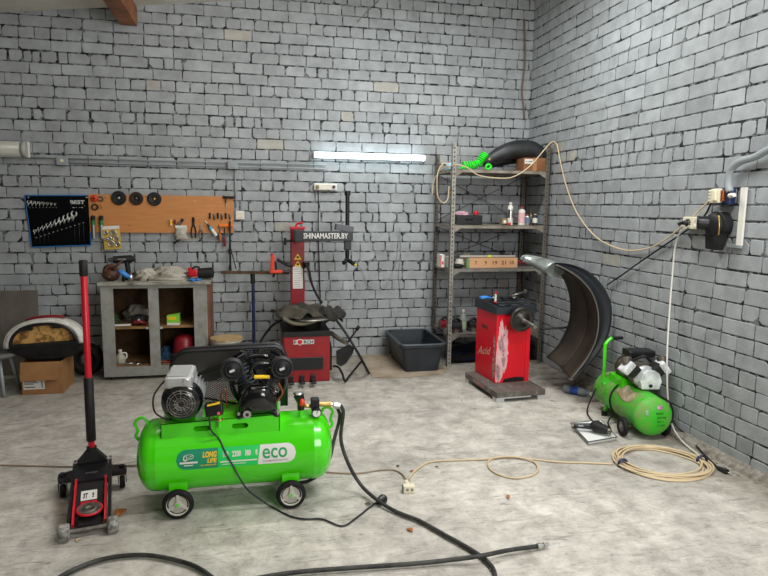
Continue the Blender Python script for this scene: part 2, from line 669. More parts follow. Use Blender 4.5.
def floor_material():
    m = bpy.data.materials.new('stained_concrete')
    m.use_nodes = True
    nt = m.node_tree
    L = nt.links.new
    b = nt.nodes['Principled BSDF']
    b.inputs['Roughness'].default_value = .7
    tc = nt.nodes.new('ShaderNodeTexCoord')

    def noise(scale, detail=8, rough=.6, dist=0., vec=None):
        n = nt.nodes.new('ShaderNodeTexNoise')
        n.inputs['Scale'].default_value = scale
        n.inputs['Detail'].default_value = detail
        n.inputs['Roughness'].default_value = rough
        n.inputs['Distortion'].default_value = dist
        L(vec or tc.outputs['Object'], n.inputs['Vector'])
        return n.outputs['Fac']

    def ramp(f, p0, c0, p1, c1):
        r = nt.nodes.new('ShaderNodeValToRGB')
        r.color_ramp.elements[0].position, r.color_ramp.elements[0].color = p0, c0
        r.color_ramp.elements[1].position, r.color_ramp.elements[1].color = p1, c1
        L(f, r.inputs['Fac'])
        return r.outputs['Color']

    def mul(a, b_, fac=1., mode='MULTIPLY'):
        x = nt.nodes.new('ShaderNodeMix')
        x.data_type = 'RGBA'
        x.blend_type = mode
        x.inputs[0].default_value = fac
        L(a, x.inputs[6])
        L(b_, x.inputs[7])
        return x.outputs[2]
    g = lambda v: (v, v * .99, v * .975, 1)
    big = ramp(noise(1.1, 6, .6, .3), .30, g(.62), .68, g(.98))
    base = ramp(noise(7, 12, .72, .4), .3, s2l('#a09c95'), .62, s2l('#dedbd5'))
    c = mul(base, big)
    c = mul(c, ramp(noise(30, 14, .85), .34, g(.5), .47, g(1.)))
    # scrape marks running diagonally
    mp = nt.nodes.new('ShaderNodeMapping')
    mp.inputs['Rotation'].default_value = (0, 0, R(35))
    mp.inputs['Scale'].default_value = (1.2, 9, 1)
    L(tc.outputs['Object'], mp.inputs['Vector'])
    c = mul(c, ramp(noise(3.5, 12, .75, 1.4, mp.outputs['Vector']), .34, g(.50), .46, g(1.)))
    # oil drips and dirt specks
    c = mul(c, ramp(noise(5.3, 3, .5), .20, (.25, .22, .19, 1), .27, (1, 1, 1, 1)))
    # dirt towards the walls, darkened further with shade painted into the colour
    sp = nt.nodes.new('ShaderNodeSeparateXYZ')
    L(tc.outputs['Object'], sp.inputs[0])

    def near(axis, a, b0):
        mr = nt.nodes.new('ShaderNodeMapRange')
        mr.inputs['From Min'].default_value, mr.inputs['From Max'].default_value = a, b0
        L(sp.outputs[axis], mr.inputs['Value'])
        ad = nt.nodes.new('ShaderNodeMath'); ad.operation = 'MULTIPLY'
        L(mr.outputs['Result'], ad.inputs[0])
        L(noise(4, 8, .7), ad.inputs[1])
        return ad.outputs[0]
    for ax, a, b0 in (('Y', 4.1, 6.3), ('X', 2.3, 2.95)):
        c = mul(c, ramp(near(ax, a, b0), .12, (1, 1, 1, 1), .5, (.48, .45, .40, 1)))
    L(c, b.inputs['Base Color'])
    bp = nt.nodes.new('ShaderNodeBump')
    bp.inputs['Strength'].default_value = .5
    bp.inputs['Distance'].default_value = .012
    L(noise(14, 12, .75), bp.inputs['Height'])
    L(bp.outputs['Normal'], b.inputs['Normal'])
    return m


mb = MB()
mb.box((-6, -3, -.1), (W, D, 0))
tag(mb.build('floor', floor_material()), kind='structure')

# sloping roof lining: rises to the right
CEIL0, CEILS = 3.47, .128
ceil_mat = mat('painted_roof_lining', '#dedad0', .8, col2='#cfcbc0', scale=3)
mb = MB()
x0, x1 = -6, W
mb.prism([(x0, D, CEIL0 + CEILS * x0), (x1, D, CEIL0 + CEILS * x1), (x1, D, CEIL0 + CEILS * x1 + .08), (x0, D, CEIL0 + CEILS * x0 + .08)], (0, -6.6, 0))
tag(mb.build('ceiling', ceil_mat), kind='structure')
mb = MB()
bz = CEIL0 + CEILS * -1.05
mb.box((-1.13, D - 5, bz - .17), (-.985, D - .012, bz - .004), .004)
tag(mb.build('trim_1', mat('brown_stained_beam', '#a5673d', .6, col2='#7a492b', scale=4)), kind='structure')
# crumbs of mortar along the foot of the walls
mb = MB()
rr = random.Random(4)


def crumbs(n, fn, big=.016):
    for _ in range(n):
        p = fn()
        s_ = rr.uniform(.003, big) * rr.random() ** .5
        mb.sphere((p[0], p[1], s_ * .3), (s_ * 1.3, s_, s_ * .6), 5, 3, Euler((rr.random(), rr.random(), rr.random() * 6)).to_matrix())


crumbs(260, lambda: (W - .015 - abs(rr.gauss(0, .06)), rr.uniform(1.8, 5.2)))
crumbs(160, lambda: (rr.uniform(-2.5, 2.8), D - .02 - abs(rr.gauss(0, .07))))
crumbs(60, lambda: (rr.uniform(1.6, 2.6), rr.uniform(4.3, 5.3)), .009)
tag(mb.build('mortar_rubble', mat('mortar_rubble', '#8b8578', .9)), 'loose grey mortar crumbs lying along the foot of the brick walls', 'rubble', kind='stuff')
mb = MB()
mb.prism([(W - .001, 5.0, -.02), (W - .075, 5.0, -.02), (W - .05, 5.0, .018), (W - .001, 5.0, .05)], (0, -3.6, 0))
tag(mb.build('trim_2', mat('rough_mortar_skirting', '#8f8a80', .95, col2='#6a6459', scale=20, bump=1., bscale=30)), kind='structure')
# ---------------------------------------------------------------- things fixed to the back wall
def bw(x, y, off=.0):
    return at(x, y, D - off)


# lit tube lamp
lampc = bw(369, 157)
t = thing('tube_lamp', 'glowing white tube lamp mounted on the brick wall above the tyre changer', 'lamp', (lampc.x, D - .013, lampc.z))
mb = MB(); mb.box((-.563, -.035, -.022), (.563, 0, .022), .006); mb.build('lamp_housing', M['white'], t)
mb = MB(); mb.smooth = True
mb.tube([(-.555, -.062, 0), (.555, -.062, 0)], .028, 16, False)
tube_m = mat('glowing_tube_diffuser', '#f4faff', .5, emit=8)
tube_m.node_tree.nodes['Principled BSDF'].inputs['Emission Color'].default_value = (.78, .94, 1, 1)
mb.build('tube', tube_m, t)
for sx in (-1, 1):
    mb = MB(); mb.box((sx * .555, -.092, -.030), (sx * .572, -.004, .030), .006); mb.build('end_cap', M['white'], t)

# old unlit lamp at the left edge
q = bw(31, 150)
t = thing('ceiling_style_lamp', 'unlit lamp with yellowed ribbed cover at the left edge of the wall', 'lamp', (q.x, D - .013, q.z))
mb = MB(); mb.box((-1.2, -.03, -.07), (-.002, 0, .07), .005); mb.build('lamp_base', M['white'], t)
cover_m = mat('yellowed_diffuser', '#b9b8ad', .3, spec=.6)
mb = MB()
mb.tube([(-1.195, -.045, 0), (-.05, -.045, 0)], .066, 20, False, flat=1.)
mb.build('diffuser', cover_m, t)
mb = MB(); mb.tube([(-.052, -.045, 0), (-.01, -.045, 0)], .07, 20, False); mb.build('end_cap', mat('clear_end_cap', '#a9aaa2', .35), t)
mb = MB()
for k in range(2):
    mb.box((-.30, -.1135, -.012 + .02 * k), (-.27, -.1105, -.006 + .02 * k))
mb.build('rating_mark', M['ink'], t)

# conduits and boxes
y0 = D - .013
t = thing('cable_trunking', 'two thin painted conduits running along the brick wall under the lamps', 'conduit', (bw(31, 160).x, y0, 0))
a, b = bw(30, 158), bw(325, 165)
mb = MB(); mb.tube([(0, -.012, a.z), (b.x - a.x, -.012, b.z)], .006, 8, False); mb.build('pipe', M['grey_pvc'], t)
a2, b2 = bw(60, 163), bw(323, 169)
mb = MB(); mb.tube([(a2.x - a.x, -.012, a2.z), (b2.x - a.x, -.012, b2.z), (b2.x - a.x, -.012, bw(323, 183).z)], .0055, 8, False); mb.build('pipe', M['grey_pvc'], t)
for lx, nm in ((64, 'square painted junction box on the conduit right of the unlit lamp'), (233, 'painted junction box on the conduit above the right end of the tool board')):
    q = bw(lx, 161 if lx < 100 else 165)
    t = thing('junction_box', nm, 'junction box', (q.x, y0 - .024, q.z))
    mb = MB(); mb.box((-.048, -.03, -.042), (.048, 0, .042), .006); mb.build('box_body', M['grey_pvc'], t)
    mb = MB(); mb.cyl((0, -.03, 0), (0, -.036, 0), .03 if lx > 100 else .014); mb.build('box_lid', M['grey_pvc'] if lx > 100 else M['cream'], t)
# drop conduits
a, b = bw(235, 170), bw(236, 208)
tag(MB().tube([(a.x, y0 - .01, a.z), (b.x, y0 - .01, b.z)], .007, 8, False).build('drop_conduit', M['grey_pvc']), 'thin vertical conduit running down to the small white wall outlet', 'conduit')
q = bw(240, 215)
t = thing('wall_outlet', 'small square white wall outlet right of the tool board', 'outlet', (q.x, y0, q.z))
mb = MB(); mb.box((-.042, -.03, -.042), (.042, 0, .042), .008); mb.build('faceplate', M['white'], t)
mb = MB(); mb.torus((0, -.031, 0), (0, 1, 0), .022, .004); mb.cyl((0, -.0305, 0), (0, -.033, 0), .02); mb.build('socket_face', M['cream'], t)
q = bw(325, 187)
t = thing('socket_strip', 'white surface socket strip on the wall left of the black tool rod', 'socket strip', (q.x, y0, q.z))
mb = MB(); mb.box((-.115, -.04, -.034), (.115, 0, .034), .01); mb.build('strip_body', M['white'], t)
for k, x in enumerate((-.08, -.027, .027, .08)):
    mb = MB(); mb.torus((x, -.041, 0), (0, 1, 0), .021, .003)
    for sx in (-.008, .008): mb.cyl((x + sx, -.040, 0), (x + sx, -.0425, 0), .003, seg=8)
    mb.build('socket_face', M['cream'], t)
mb = MB(); mb.cyl((-.08, -.042, -.002), (-.08, -.075, -.006), .019, .014); mb.build('plug', mat('olive_plug', '#8a8663', .5), t)
mb = MB(); mb.cyl((.08, -.042, 0), (.08, -.05, 0), .016); mb.build('plug', M['black'], t)
# black cord from the strip down to the tyre changer
a, b = bw(317, 190), bw(320, 305)
tag(MB().tube([(a.x, y0 - .08, a.z - .004), (a.x + .004, y0 - .07, a.z - .1), (a.x + .01, y0 - .02, a.z - .5), (b.x, y0 - .03, b.z), (b.x - .02, y0 - .16, b.z - .3), (b.x - .1, y0 - .2, .35)], .0055).build('hanging_cord', M['black_mat']),
    'black power cord hanging from the wall socket strip down behind the tyre changer', 'cord')
tag(MB().tube([bw(399, 232, .03), bw(396, 262, .03), bw(386, 285, .03), bw(376, 290, .03), bw(368, 284, .03), bw(362, 270, .03), bw(357, 262, .03)], .003).build('thin_cable', M['grey_pvc']),
    'thin grey cable drooping in a loop on the wall left of the shelving', 'cable')
tag(MB().tube([bw(400, 228, .03), bw(401, 252, .03), bw(399, 275, .03), bw(402, 300, .03)], .003).build('thin_cable', M['grey_pvc']),
    'thin pale cable hanging straight down the wall beside the shelving', 'cable')
tag(MB().tube([bw(379, 0, .03), bw(370, 9, .03), bw(357, 22, .03)], .004).build('steel_wire', M['steel_dull']), 'thin slanting wire high on the back wall near the top edge', 'wire')
tag(MB().tube([(W - .12, D - .03, 3.5), (W - .1, D - .04, 3.1), (W - .115, D - .03, 2.8), (W - .09, D - .035, 2.62), (W - .07, D - .02, 2.5)], .009).build('rusty_strap', mat('rusty_metal', '#6b5a50', .7)),
    'rusty metal strap sticking out of the upper corner of the walls', 'strap')

# ---- tool board
bl, br = bw(89, 195), bw(233, 196)
zt, zb = 1.642, 1.288
BX0, BX1 = bl.x, br.x
BY = D - .014
t = thing('tool_board', 'long orange-brown wooden board screwed to the brick wall above the cabinet', 'board', ((BX0 + BX1) / 2, BY, zb))
wm = M['wood_board']
nt = wm.node_tree
wv = nt.nodes.new('ShaderNodeTexNoise'); wv.inputs['Scale'].default_value = 4; wv.inputs['Detail'].default_value = 6
mp = nt.nodes.new('ShaderNodeMapping'); mp.inputs['Scale'].default_value = (1, 1, 18)
tcn = nt.nodes.new('ShaderNodeTexCoord'); nt.links.new(tcn.outputs['Object'], mp.inputs['Vector']); nt.links.new(mp.outputs['Vector'], wv.inputs['Vector'])
rp = nt.nodes.new('ShaderNodeValToRGB'); rp.color_ramp.elements[0].position = .3; rp.color_ramp.elements[1].position = .7
rp.color_ramp.elements[0].color = s2l('#b87740'); rp.color_ramp.elements[1].color = s2l('#c9884e')
nt.links.new(wv.outputs['Fac'], rp.inputs['Fac']); nt.links.new(rp.outputs['Color'], nt.nodes['Principled BSDF'].inputs['Base Color'])
hw = (BX1 - BX0) / 2
mb = MB(); mb.box((-hw, -.018, 0), (hw, 0, zt - zb), .002); mb.build('board_panel', wm, t)
for x, z in ((-.3, .07), (.3, .3), (-.5, .33), (.55, .04), (.05, .12)):
    MB().cyl((x, -.018, z), (x, -.022, z), .006, seg=10).build('screw', M['steel'], t)
FY = BY - .019           # front face of the board


def onb(x, y, off=0.0):
    p = at(x, y, FY - off)
    return p


def disc(x, y, r, label, mat_d, hub, rim=None, name='grinding_disc', cat='disc', grp=None):
    p = onb(x, y)
    t = thing(name, label, cat, (p.x, FY, p.z), group=grp)
    mb = MB(); mb.lathe([(r * .28, -.002), (r * .3, -.012), (r * .8, -.016), (r, -.012), (r, -.002), (r * .28, -.002)], (0, 0, 0), (0, 1, 0), 32)
    mb.build('disc_body', mat_d, t)
    mb = MB(); mb.lathe([(0, -.026), (r * .14, -.026), (r * .2, -.02), (r * .3, -.006), (r * .3, -.001), (0, -.001)], (0, 0, 0), (0, 1, 0), 20)
    mb.build('hub', hub, t)
    mb = MB()
    mb.torus((0, -.014, 0), (0, 1, 0), r * .86, .004, 32, 6)
    mb.torus((0, -.015, 0), (0, 1, 0), r * .55, .003, 32, 6)
    mb.build('rib_ring', rim or mat_d, t)
    return t


disc(119, 198, .066, 'black ribbed disc with bright centre, leftmost of the three on the board', M['black_mat'], M['steel'], M['graphite'])
disc(136.5, 198.5, .062, 'black disc with rusty brown rim, middle of the three on the board', M['black_mat'], M['steel_dull'], M['leather'])
disc(154.5, 199, .064, 'plain dark disc with small brass centre, rightmost of the three on the board', M['graphite'], M['brass'], M['black_mat'])


def ring(x, y, Rr, r, m, label, name='metal_ring'):
    p = onb(x, y)
    o = MB(); o.torus((0, -r, 0), (0, 1, 0), Rr, r, 24, 8)
    ob = o.build(name, m); ob.location = (p.x, FY - .001, p.z)
    return tag(ob, label, 'ring')


p = onb(94.5, 198.5)
t = thing('orange_knob', 'orange round plastic knob in the upper left corner of the board', 'knob', (p.x, FY, p.z))
mb = MB(); mb.lathe([(0, -.02), (.014, -.022), (.03, -.018), (.032, -.002), (0, -.001)], (0, 0, 0), (0, 1, 0), 20); mb.build('knob_body', M['orange_red'], t)
mb = MB(); mb.cyl((0, -.02, 0), (0, -.027, 0), .009); mb.build('centre_cap', M['black'], t)
ring(101, 198.8, .021, .006, M['steel_dull'], 'dull steel ring hanging just right of the orange knob')
ring(95, 207, .025, .007, M['black_mat'], 'black ring hanging directly under the orange knob')
ring(101, 206.8, .011, .004, M['brass'], 'small brass ring beside the black ring on the board')


def ratchet(x, y, label):
    p = onb(x, y)
    t = thing('air_ratchet', label, 'ratchet', (p.x, FY - .001, p.z), group='air ratchets on the board')
    mb = MB(); mb.sphere((0, -.02, 0), (.022, .02, .026)); mb.cyl((0, -.02, .005), (.018, -.03, .016), .009); mb.build('ratchet_head', M['black_mat'], t)
    mb = MB(); mb.cyl((0, -.02, -.02), (0, -.02, -.065), .018, .019); mb.build('collar', mat('dark_green_collar', '#1e6b3a', .4), t)
    mb = MB(); mb.cyl((0, -.02, -.065), (0, -.02, -.185), .018, .013); mb.torus((0, -.02, -.185), (0, 0, 1), .010, .004, 16); mb.build('handle', M['steel'], t)
    return t


ratchet(93.5, 218, 'green-collared silver ratchet next to the wrench pouch, left of the pair')
ratchet(101.5, 218, 'green-collared silver ratchet above the yellow card, right of the pair')

# blister card
p = at(112, 238, FY - .045)
t = thing('blister_card', 'yellow blister card holding round metal parts, pinned under the board', 'card', (p.x, FY - .043, p.z), (0, R(-4), 0))
mb = MB(); mb.box((-.075, -.002, -.105), (.075, .0, .095), 0); mb.build('backing_card', mat('faded_yellow_card', '#c9a545', .6), t)
mb = MB(); mb.box((-.075, -.003, .082), (.075, .001, .112), 0); mb.build('header_strip', M['white_label'], t)
mb = MB()
for x, z, r in ((.018, .045, .026), (.035, -.005, .022), (-.012, -.052, .026), (.045, -.06, .019), (-.045, .05, .014), (-.05, -.01, .012), (-.02, 0, .014)):
    mb.torus((x, -.008, z), (0, 1, 0), r, .006, 20, 6)
    mb.cyl((x, -.003, z), (x, -.008, z), r * .5)
mb.build('metal_parts', M['steel'], t)

# spool, box cutter, bag
p = onb(171, 222.5)
t = thing('thread_spool', 'small yellow spool standing against the lower edge of the board', 'spool', (p.x, FY - .014, p.z))
mb = MB(); mb.cyl((0, 0, -.022), (0, 0, .022), .012); mb.build('thread', M['yellow'], t)
for sz in (-1, 1): MB().cyl((0, 0, sz * .022), (0, 0, sz * .026), .014).build('flange', M['cream'], t)
p = onb(175, 222)
tag(MB().cyl((p.x, FY - .012, p.z - .022), (p.x, FY - .012, p.z + .022), .009).build('small_spool', M['burgundy']), 'little dark red spool beside the yellow one', 'spool')
p = onb(180, 223)
t = thing('box_cutter', 'black and silver box cutter hung slanted at the lower edge of the board', 'cutter', (p.x, FY - .012, p.z), (0, R(-50), 0))
mb = MB(); mb.box((-.05, -.008, -.013), (.05, .01, .013), .004); mb.build('cutter_body', M['black'], t)
mb = MB(); mb.box((-.035, -.0105, -.006), (.02, -.008, .006)); mb.build('slider', M['steel'], t)
p = at(181, 232, FY - .04)
t = thing('plastic_bag', 'clear plastic bag with a white header hanging from the board', 'bag', (p.x, FY - .022, p.z))
rb = random.Random(3)
mb = MB()
mb.sheet(lambda u, v: ((u - .5) * .105 + .006 * math.sin(v * 9), -.004 - .018 * math.sin(PI * u) * math.sin(PI * v) + rb.uniform(-.003, .003), .045 - v * .12), 8, 9, .002)
mb.build('bag_film', M['film'], t)
mb = MB(); mb.box((-.052, -.006, .035), (.052, .002, .062), .001); mb.build('header_card', M['white_label'], t)
mb = MB()
for k in range(6):
    mb.sphere((rb.uniform(-.03, .03), -.008, rb.uniform(-.06, -.02)), (.008, .004, .006), 7, 5)
mb.build('small_part', M['steel_dull'], t)


def pliers(x, y, L, spread, m1, m2, label, head_up=True):
    p = onb(x, y)
    t = thing('pliers', label, 'pliers', (p.x, FY - .008, p.z))
    s_ = L / .2
    mb = MB()
    for sx in (-1, 1):
        mb.tube([(sx * .003, 0, .02 * s_), (sx * .007, 0, .045 * s_), (sx * .003, 0, .075 * s_)], .006 * s_, 6)
    mb.cyl((0, -.006, .01), (0, .006, .01), .011 * s_)
    mb.build('jaw', m1, t)
    for sx in (-1, 1):
        mb = MB(); mb.tube([(-sx * .002, 0, .01), (sx * .010 * spread, 0, -.02 * s_), (sx * .016 * spread, 0, -.07 * s_), (sx * .011 * spread, 0, -.125 * s_)], .0065 * s_, 7); mb.build('handle', m2, t)
    return t


pliers(193.5, 225, .2, 1.3, M['black_mat'], M['black_mat'], 'all-black pliers with spread handles hanging below the board')
pliers(201, 230, .14, 1.2, M['steel'], M['steel_dull'], 'small bright steel pliers right of the black pliers')
p = onb(213, 231)
t = thing('grease_tube', 'white and blue applicator tube hanging slanted at the board edge', 'tube', (p.x, FY - .02, p.z), (0, R(-36), 0))
mb = MB(); mb.cyl((0, 0, -.055), (0, 0, .045), .016); mb.build('tube_body', M['white'], t)
mb = MB(); mb.cyl((0, 0, .018), (0, 0, .05), .0165); mb.build('blue_band', mat('pale_blue_band', '#4b9fc0', .4), t)
MB().cyl((0, 0, .05), (0, 0, .09), .012, .006).build('nozzle', M['black'], t)
MB().cyl((0, 0, -.055), (0, 0, -.095), .010, .007).build('plunger', M['black'], t)
mb = MB(); mb.cyl((0, 0, .09), (0, 0, .12), .006); mb.build('tip', M['steel'], t)


def screwdriver(x, y, m, L, label, hm=None):
    p = onb(x, y)
    t = thing('screwdriver', label, 'screwdriver', (p.x, FY - .012, p.z), group=None)
    mb = MB(); mb.lathe([(0, -.095), (.010, -.09), (.012, -.06), (.009, -.03), (.011, -.012), (.006, 0), (0, 0)], (0, 0, 0), (0, 0, 1), 12); mb.build('handle', m, t)
    mb = MB(); mb.cyl((0, 0, 0), (0, 0, L), .004, seg=8); mb.build('shaft', hm or M['steel_dull'], t)
    return t


screwdriver(220, 233, mat('amber_handle', '#a8642a', .35), .07, 'screwdriver with amber handle hanging left of the red one')
screwdriver(224.8, 237, M['burgundy'], .09, 'screwdriver with dark red handle hanging below the orange holder', M['black_mat'])
p = onb(226, 225.5)
t = thing('tool_holder', 'bright orange plastic tool holder at the lower right corner of the board', 'holder', (p.x, FY - .001, p.z))
mb = MB(); mb.box((-.066, -.035, -.011), (.068, 0, .011), .004); mb.build('holder_bar', M['orange'], t)
mb = MB()
for k in range(5): mb.torus((-.052 + k * .026, -.02, .011), (0, 0, 1), .008, .0025, 12, 5)
mb.build('hole_rim', M['orange'], t)
sock = None
for k, x in enumerate((210, 214.5, 218, 222, 225.8, 230)):
    p = onb(x, 217 if k % 2 else 216)
    o = MB(); o.lathe([(0, -.026), (.007, -.026), (.009, -.018), (.0075, 0), (.0085, .004), (.0085, .03), (.005, .032), (.005, .024), (0, .024)], (0, 0, 0), (0, 0, 1), 12)
    ob = o.build('socket_bit', M['steel_dull'] if k % 2 else M['black_mat']); ob.location = (p.x, FY - .011, p.z)
    tag(ob, ['black socket bit at the left end of the row above the orange holder', 'shiny socket bit second from the left in the row on the board', 'black socket bit third from the left in the row on the board',
             'shiny socket bit fourth from the left, above the orange holder', 'black socket bit fifth from the left, above the orange holder', 'shiny socket bit at the right end of the row, near the board edge'][k], 'socket bit', 'socket bits in a row on the board')
p = onb(228, 198)
t = thing('blow_gun', 'black air blow gun clipped at the upper right corner of the board', 'air gun', (p.x, FY - .016, p.z))
mb = MB(); mb.tube([(-.045, 0, .018), (-.03, 0, .008), (.02, 0, .006), (.065, 0, .006)], .012, 8); mb.build('barrel', M['black'], t)
mb = MB(); mb.tube([(-.02, 0, 0), (-.022, 0, -.03), (-.012, 0, -.045)], .006, 8); mb.build('trigger', M['black'], t)
mb = MB(); mb.tube([(-.015, 0, -.045), (-.018, 0, -.075), (-.012, 0, -.09)], .003, 6); mb.build('hook', M['steel'], t)
# long black tool hanging from the board
a, b, c = onb(230, 222), onb(229.5, 250), onb(228.5, 270)
t = thing('lug_wrench', 'long thin black wrench rod hanging from the right end of the board', 'wrench', (a.x, FY - .045, a.z))
mb = MB(); mb.tube([(0, 0, .01), (-.002, 0, b.z - a.z), (-.006, 0, c.z - a.z + .02)], .009, 8, False); mb.build('rod', M['black_mat'], t)
MB().cyl((-.003, 0, b.z - a.z - .035), (-.004, 0, b.z - a.z + .015), .017).build('collar', M['black_mat'], t)
MB().cyl((-.006, 0, c.z - a.z), (-.006, 0, c.z - a.z + .05), .015, .012).build('socket_end', M['black_mat'], t)
mb = MB(); mb.tube([(.0, -.004, b.z - a.z), (.02, -.01, b.z - a.z - .05), (.05, -.01, c.z - a.z + .015)], .005, 6); mb.build('side_arm', M['black_mat'], t)

# ---- wrench pouch with every wrench
TL, TR, BL_, BR_ = at(25, 195.5, D - .02), at(89, 195.5, D - .02), at(32, 247, D - .02), at(91, 245, D - .02)
t = thing('wrench_pouch', 'black fabric wrench roll with blue binding hanging left of the tool board', 'tool roll', (TL.x, D - .02, TL.z))
L0 = lambda p, off=0.: Vector((p.x - TL.x, -off, p.z - TL.z))


def pq(u, v, off=0.):      # u right, v down on the pouch
    p = (L0(TL) * (1 - u) + L0(TR) * u) * (1 - v) + (L0(BL_) * (1 - u) + L0(BR_) * u) * v
    return Vector((p.x, -off - .004 - .003 * math.sin(u * 9) * math.sin(v * 6), p.z))


mb = MB(); mb.sheet(lambda u, v: pq(u, v), 14, 12, .004); mb.build('fabric_panel', M['fabric_black'], t)
mb = MB(); mb.tube([pq(k / 14, 0) for k in range(15)] + [pq(1, k / 12) for k in range(1, 13)] + [pq(1 - k / 14, 1) for k in range(1, 15)] + [pq(0, 1 - k / 12) for k in range(1, 13)], .006, 6, False); mb.build('binding', M['blue_trim'], t)
for u in (.05, .97): MB().torus(pq(u, .035, .003), (0, 1, 0), .006, .003, 12, 5).build('eyelet', M['steel'], t)
mb = MB()      # stitched pocket seams
for k in range(1, 13):
    u = k / 13.5
    mb.tube([pq(u, .72 - .22 * k / 13, .002), pq(u, .98, .002)], .0022, 5, False)
mb.build('pocket_seam', M['graphite'], t)
mb = MB()
put_text(mb, 'BEST', lambda u, v: pq(.70 + .23 * u, .17 - .075 * v, .004), offset=.03)
mb.build('lettering', M['silver_ink'], t)
mb = MB()
mb.prism([pq(.70, .195, .003), pq(.93, .195, .003), pq(.93, .21, .003), pq(.70, .21, .003)], (0, -.001, 0))
mb.prism([pq(.73, .235, .003), pq(.80, .235, .003), pq(.80, .245, .003), pq(.73, .245, .003)], (0, -.001, 0))
mb.prism([pq(.84, .235, .003), pq(.90, .235, .003), pq(.90, .245, .003), pq(.84, .245, .003)], (0, -.001, 0))
for k in range(12):
    u = .10 + k * .072
    q = pq(u, .82 - .28 * k / 11 * .98, .004)
    mb.obox(q, (.010, .001, .004))
for k in range(9):
    mb.obox(pq(.055 + .052 * k, .235, .004), (.006, .001, .0035))
mb.build('size_mark', M['silver_ink'], t)


def wrench(u, v, s_, label, grp):
    q = pq(u, v, .010)
    o = MB()
    for sx in (-1, 1):
        o.tube([(sx * .004 * s_, 0, -.004 * s_), (sx * .013 * s_, 0, .004 * s_), (sx * .014 * s_, 0, .016 * s_), (sx * .009 * s_, 0, .027 * s_)], .0045 * s_, 6, radii=[.006 * s_, .006 * s_, .005 * s_, .003 * s_])
    o.tube([(0, 0, 0), (0, 0, -.035 * s_)], .0065 * s_, 8, False)
    ob = o.build('combination_wrench', M['steel'])
    ob.location = Vector((TL.x, D - .02, TL.z)) + q
    ob.rotation_euler = (0, R(12), 0)
    return tag(ob, label, 'wrench', grp)


n_ = 10
words = ['leftmost and lowest', 'second', 'third', 'fourth', 'fifth', 'sixth', 'seventh', 'eighth', 'ninth', 'rightmost and largest']
for k in range(n_):
    u = .085 + .073 * k
    wrench(u, .70 - .30 * k / (n_ - 1), .75 + .75 * (k / (n_ - 1)) ** 1.5,
           f'silver wrench head in the slanting lower row of the roll, {words[k]}' + (' from the left' if 0 < k < n_ - 1 else ''), 'wrenches in the lower row of the roll')
words = ['leftmost', 'second', 'third', 'fourth', 'fifth', 'sixth', 'seventh', 'rightmost and smallest']
for k in range(8):
    wrench(.05 + .058 * k, .145 + .004 * k, .85 - .06 * k, f'small wrench head in the upper row of the roll, {words[k]}' + (' from the left' if 0 < k < 7 else ''), 'wrenches in the upper row of the roll')

# ---------------------------------------------------------------- right wall electrics
def rwt(x, y, off=.013):
    p = rw(x, y, off)
    return p


p = rwt(722, 226)
t = thing('wall_bracket', 'white painted metal strip bolted to the right wall beside the black device', 'bracket', rwt(752, 215) )
o0 = Vector(t.location)
a, b = rwt(743, 191) - o0, rwt(741, 245) - o0
g = rwt(743, 215) - o0
mb2 = MB(); mb2.T = Matrix.Translation((0, g.y, 0)); mb2.box((-.014, -.022, b.z - .005), (0, .022, a.z + .02), .003); mb2.build('upright_strip', M['white'], t)
g2 = rwt(735, 246) - o0
mb2 = MB(); mb2.T = Matrix.Translation((0, g2.y, g2.z)); mb2.box((-.012, -.06, -.012), (0, .06, .012), .003); mb2.build('foot_strip', M['grey_pvc'], t)

p = rwt(727, 196)
t = thing('junction_box', 'open white and blue junction box on the right wall below the thick grey pipe', 'junction box', p)
mb = MB(); mb.box((-.05, -.075, -.055), (0, .075, .05), .012); mb.build('box_back', M['navy'], t)
mb = MB(); mb.box((-.075, -.02, -.045), (-.045, .058, .045), .010); mb.box((-.085, .0, -.03), (-.07, .03, .035), .006); mb.build('terminal_cover', M['cream'], t)
mb = MB()
for k in range(4): mb.cyl((-.04, .058, -.03 + .02 * k), (-.06, .085, -.03 + .02 * k), .008, seg=8)
mb.build('terminal', M['cream'], t)
mb = MB(); mb.box((-.07, -.045, -.035), (-.045, -.025, .035), .004); mb.build('copper_strip', M['copper'], t)
mb = MB(); mb.cyl((-.04, -.07, 0), (-.05, -.115, .004), .016, .012); mb.build('cable_gland', M['white'], t)

p = rwt(697, 223)
t = thing('socket_strip', 'cream socket strip on the right wall under the junction box', 'socket strip', p)
e0, e1 = rwt(688, 224) - Vector(p), rwt(712, 224) - Vector(p)
mb = MB(); mb.box((-.045, e1.y, -.04), (0, e0.y, .04), .008); mb.build('strip_body', M['cream'], t)
for k, f_ in enumerate((.24, .62)):
    y = e0.y + (e1.y - e0.y) * f_
    mb = MB(); mb.torus((-.046, y, 0), (1, 0, 0), .024, .003); mb.build('socket_face', M['white'] if k else M['black'], t)
y = e0.y + (e1.y - e0.y) * .24
mb = MB(); mb.cyl((-.045, y, 0), (-.075, y + .01, 0), .018, .014); mb.cyl((-.075, y + .01, 0), (-.085, y + .04, -.01), .010); mb.build('plug', M['black'], t)

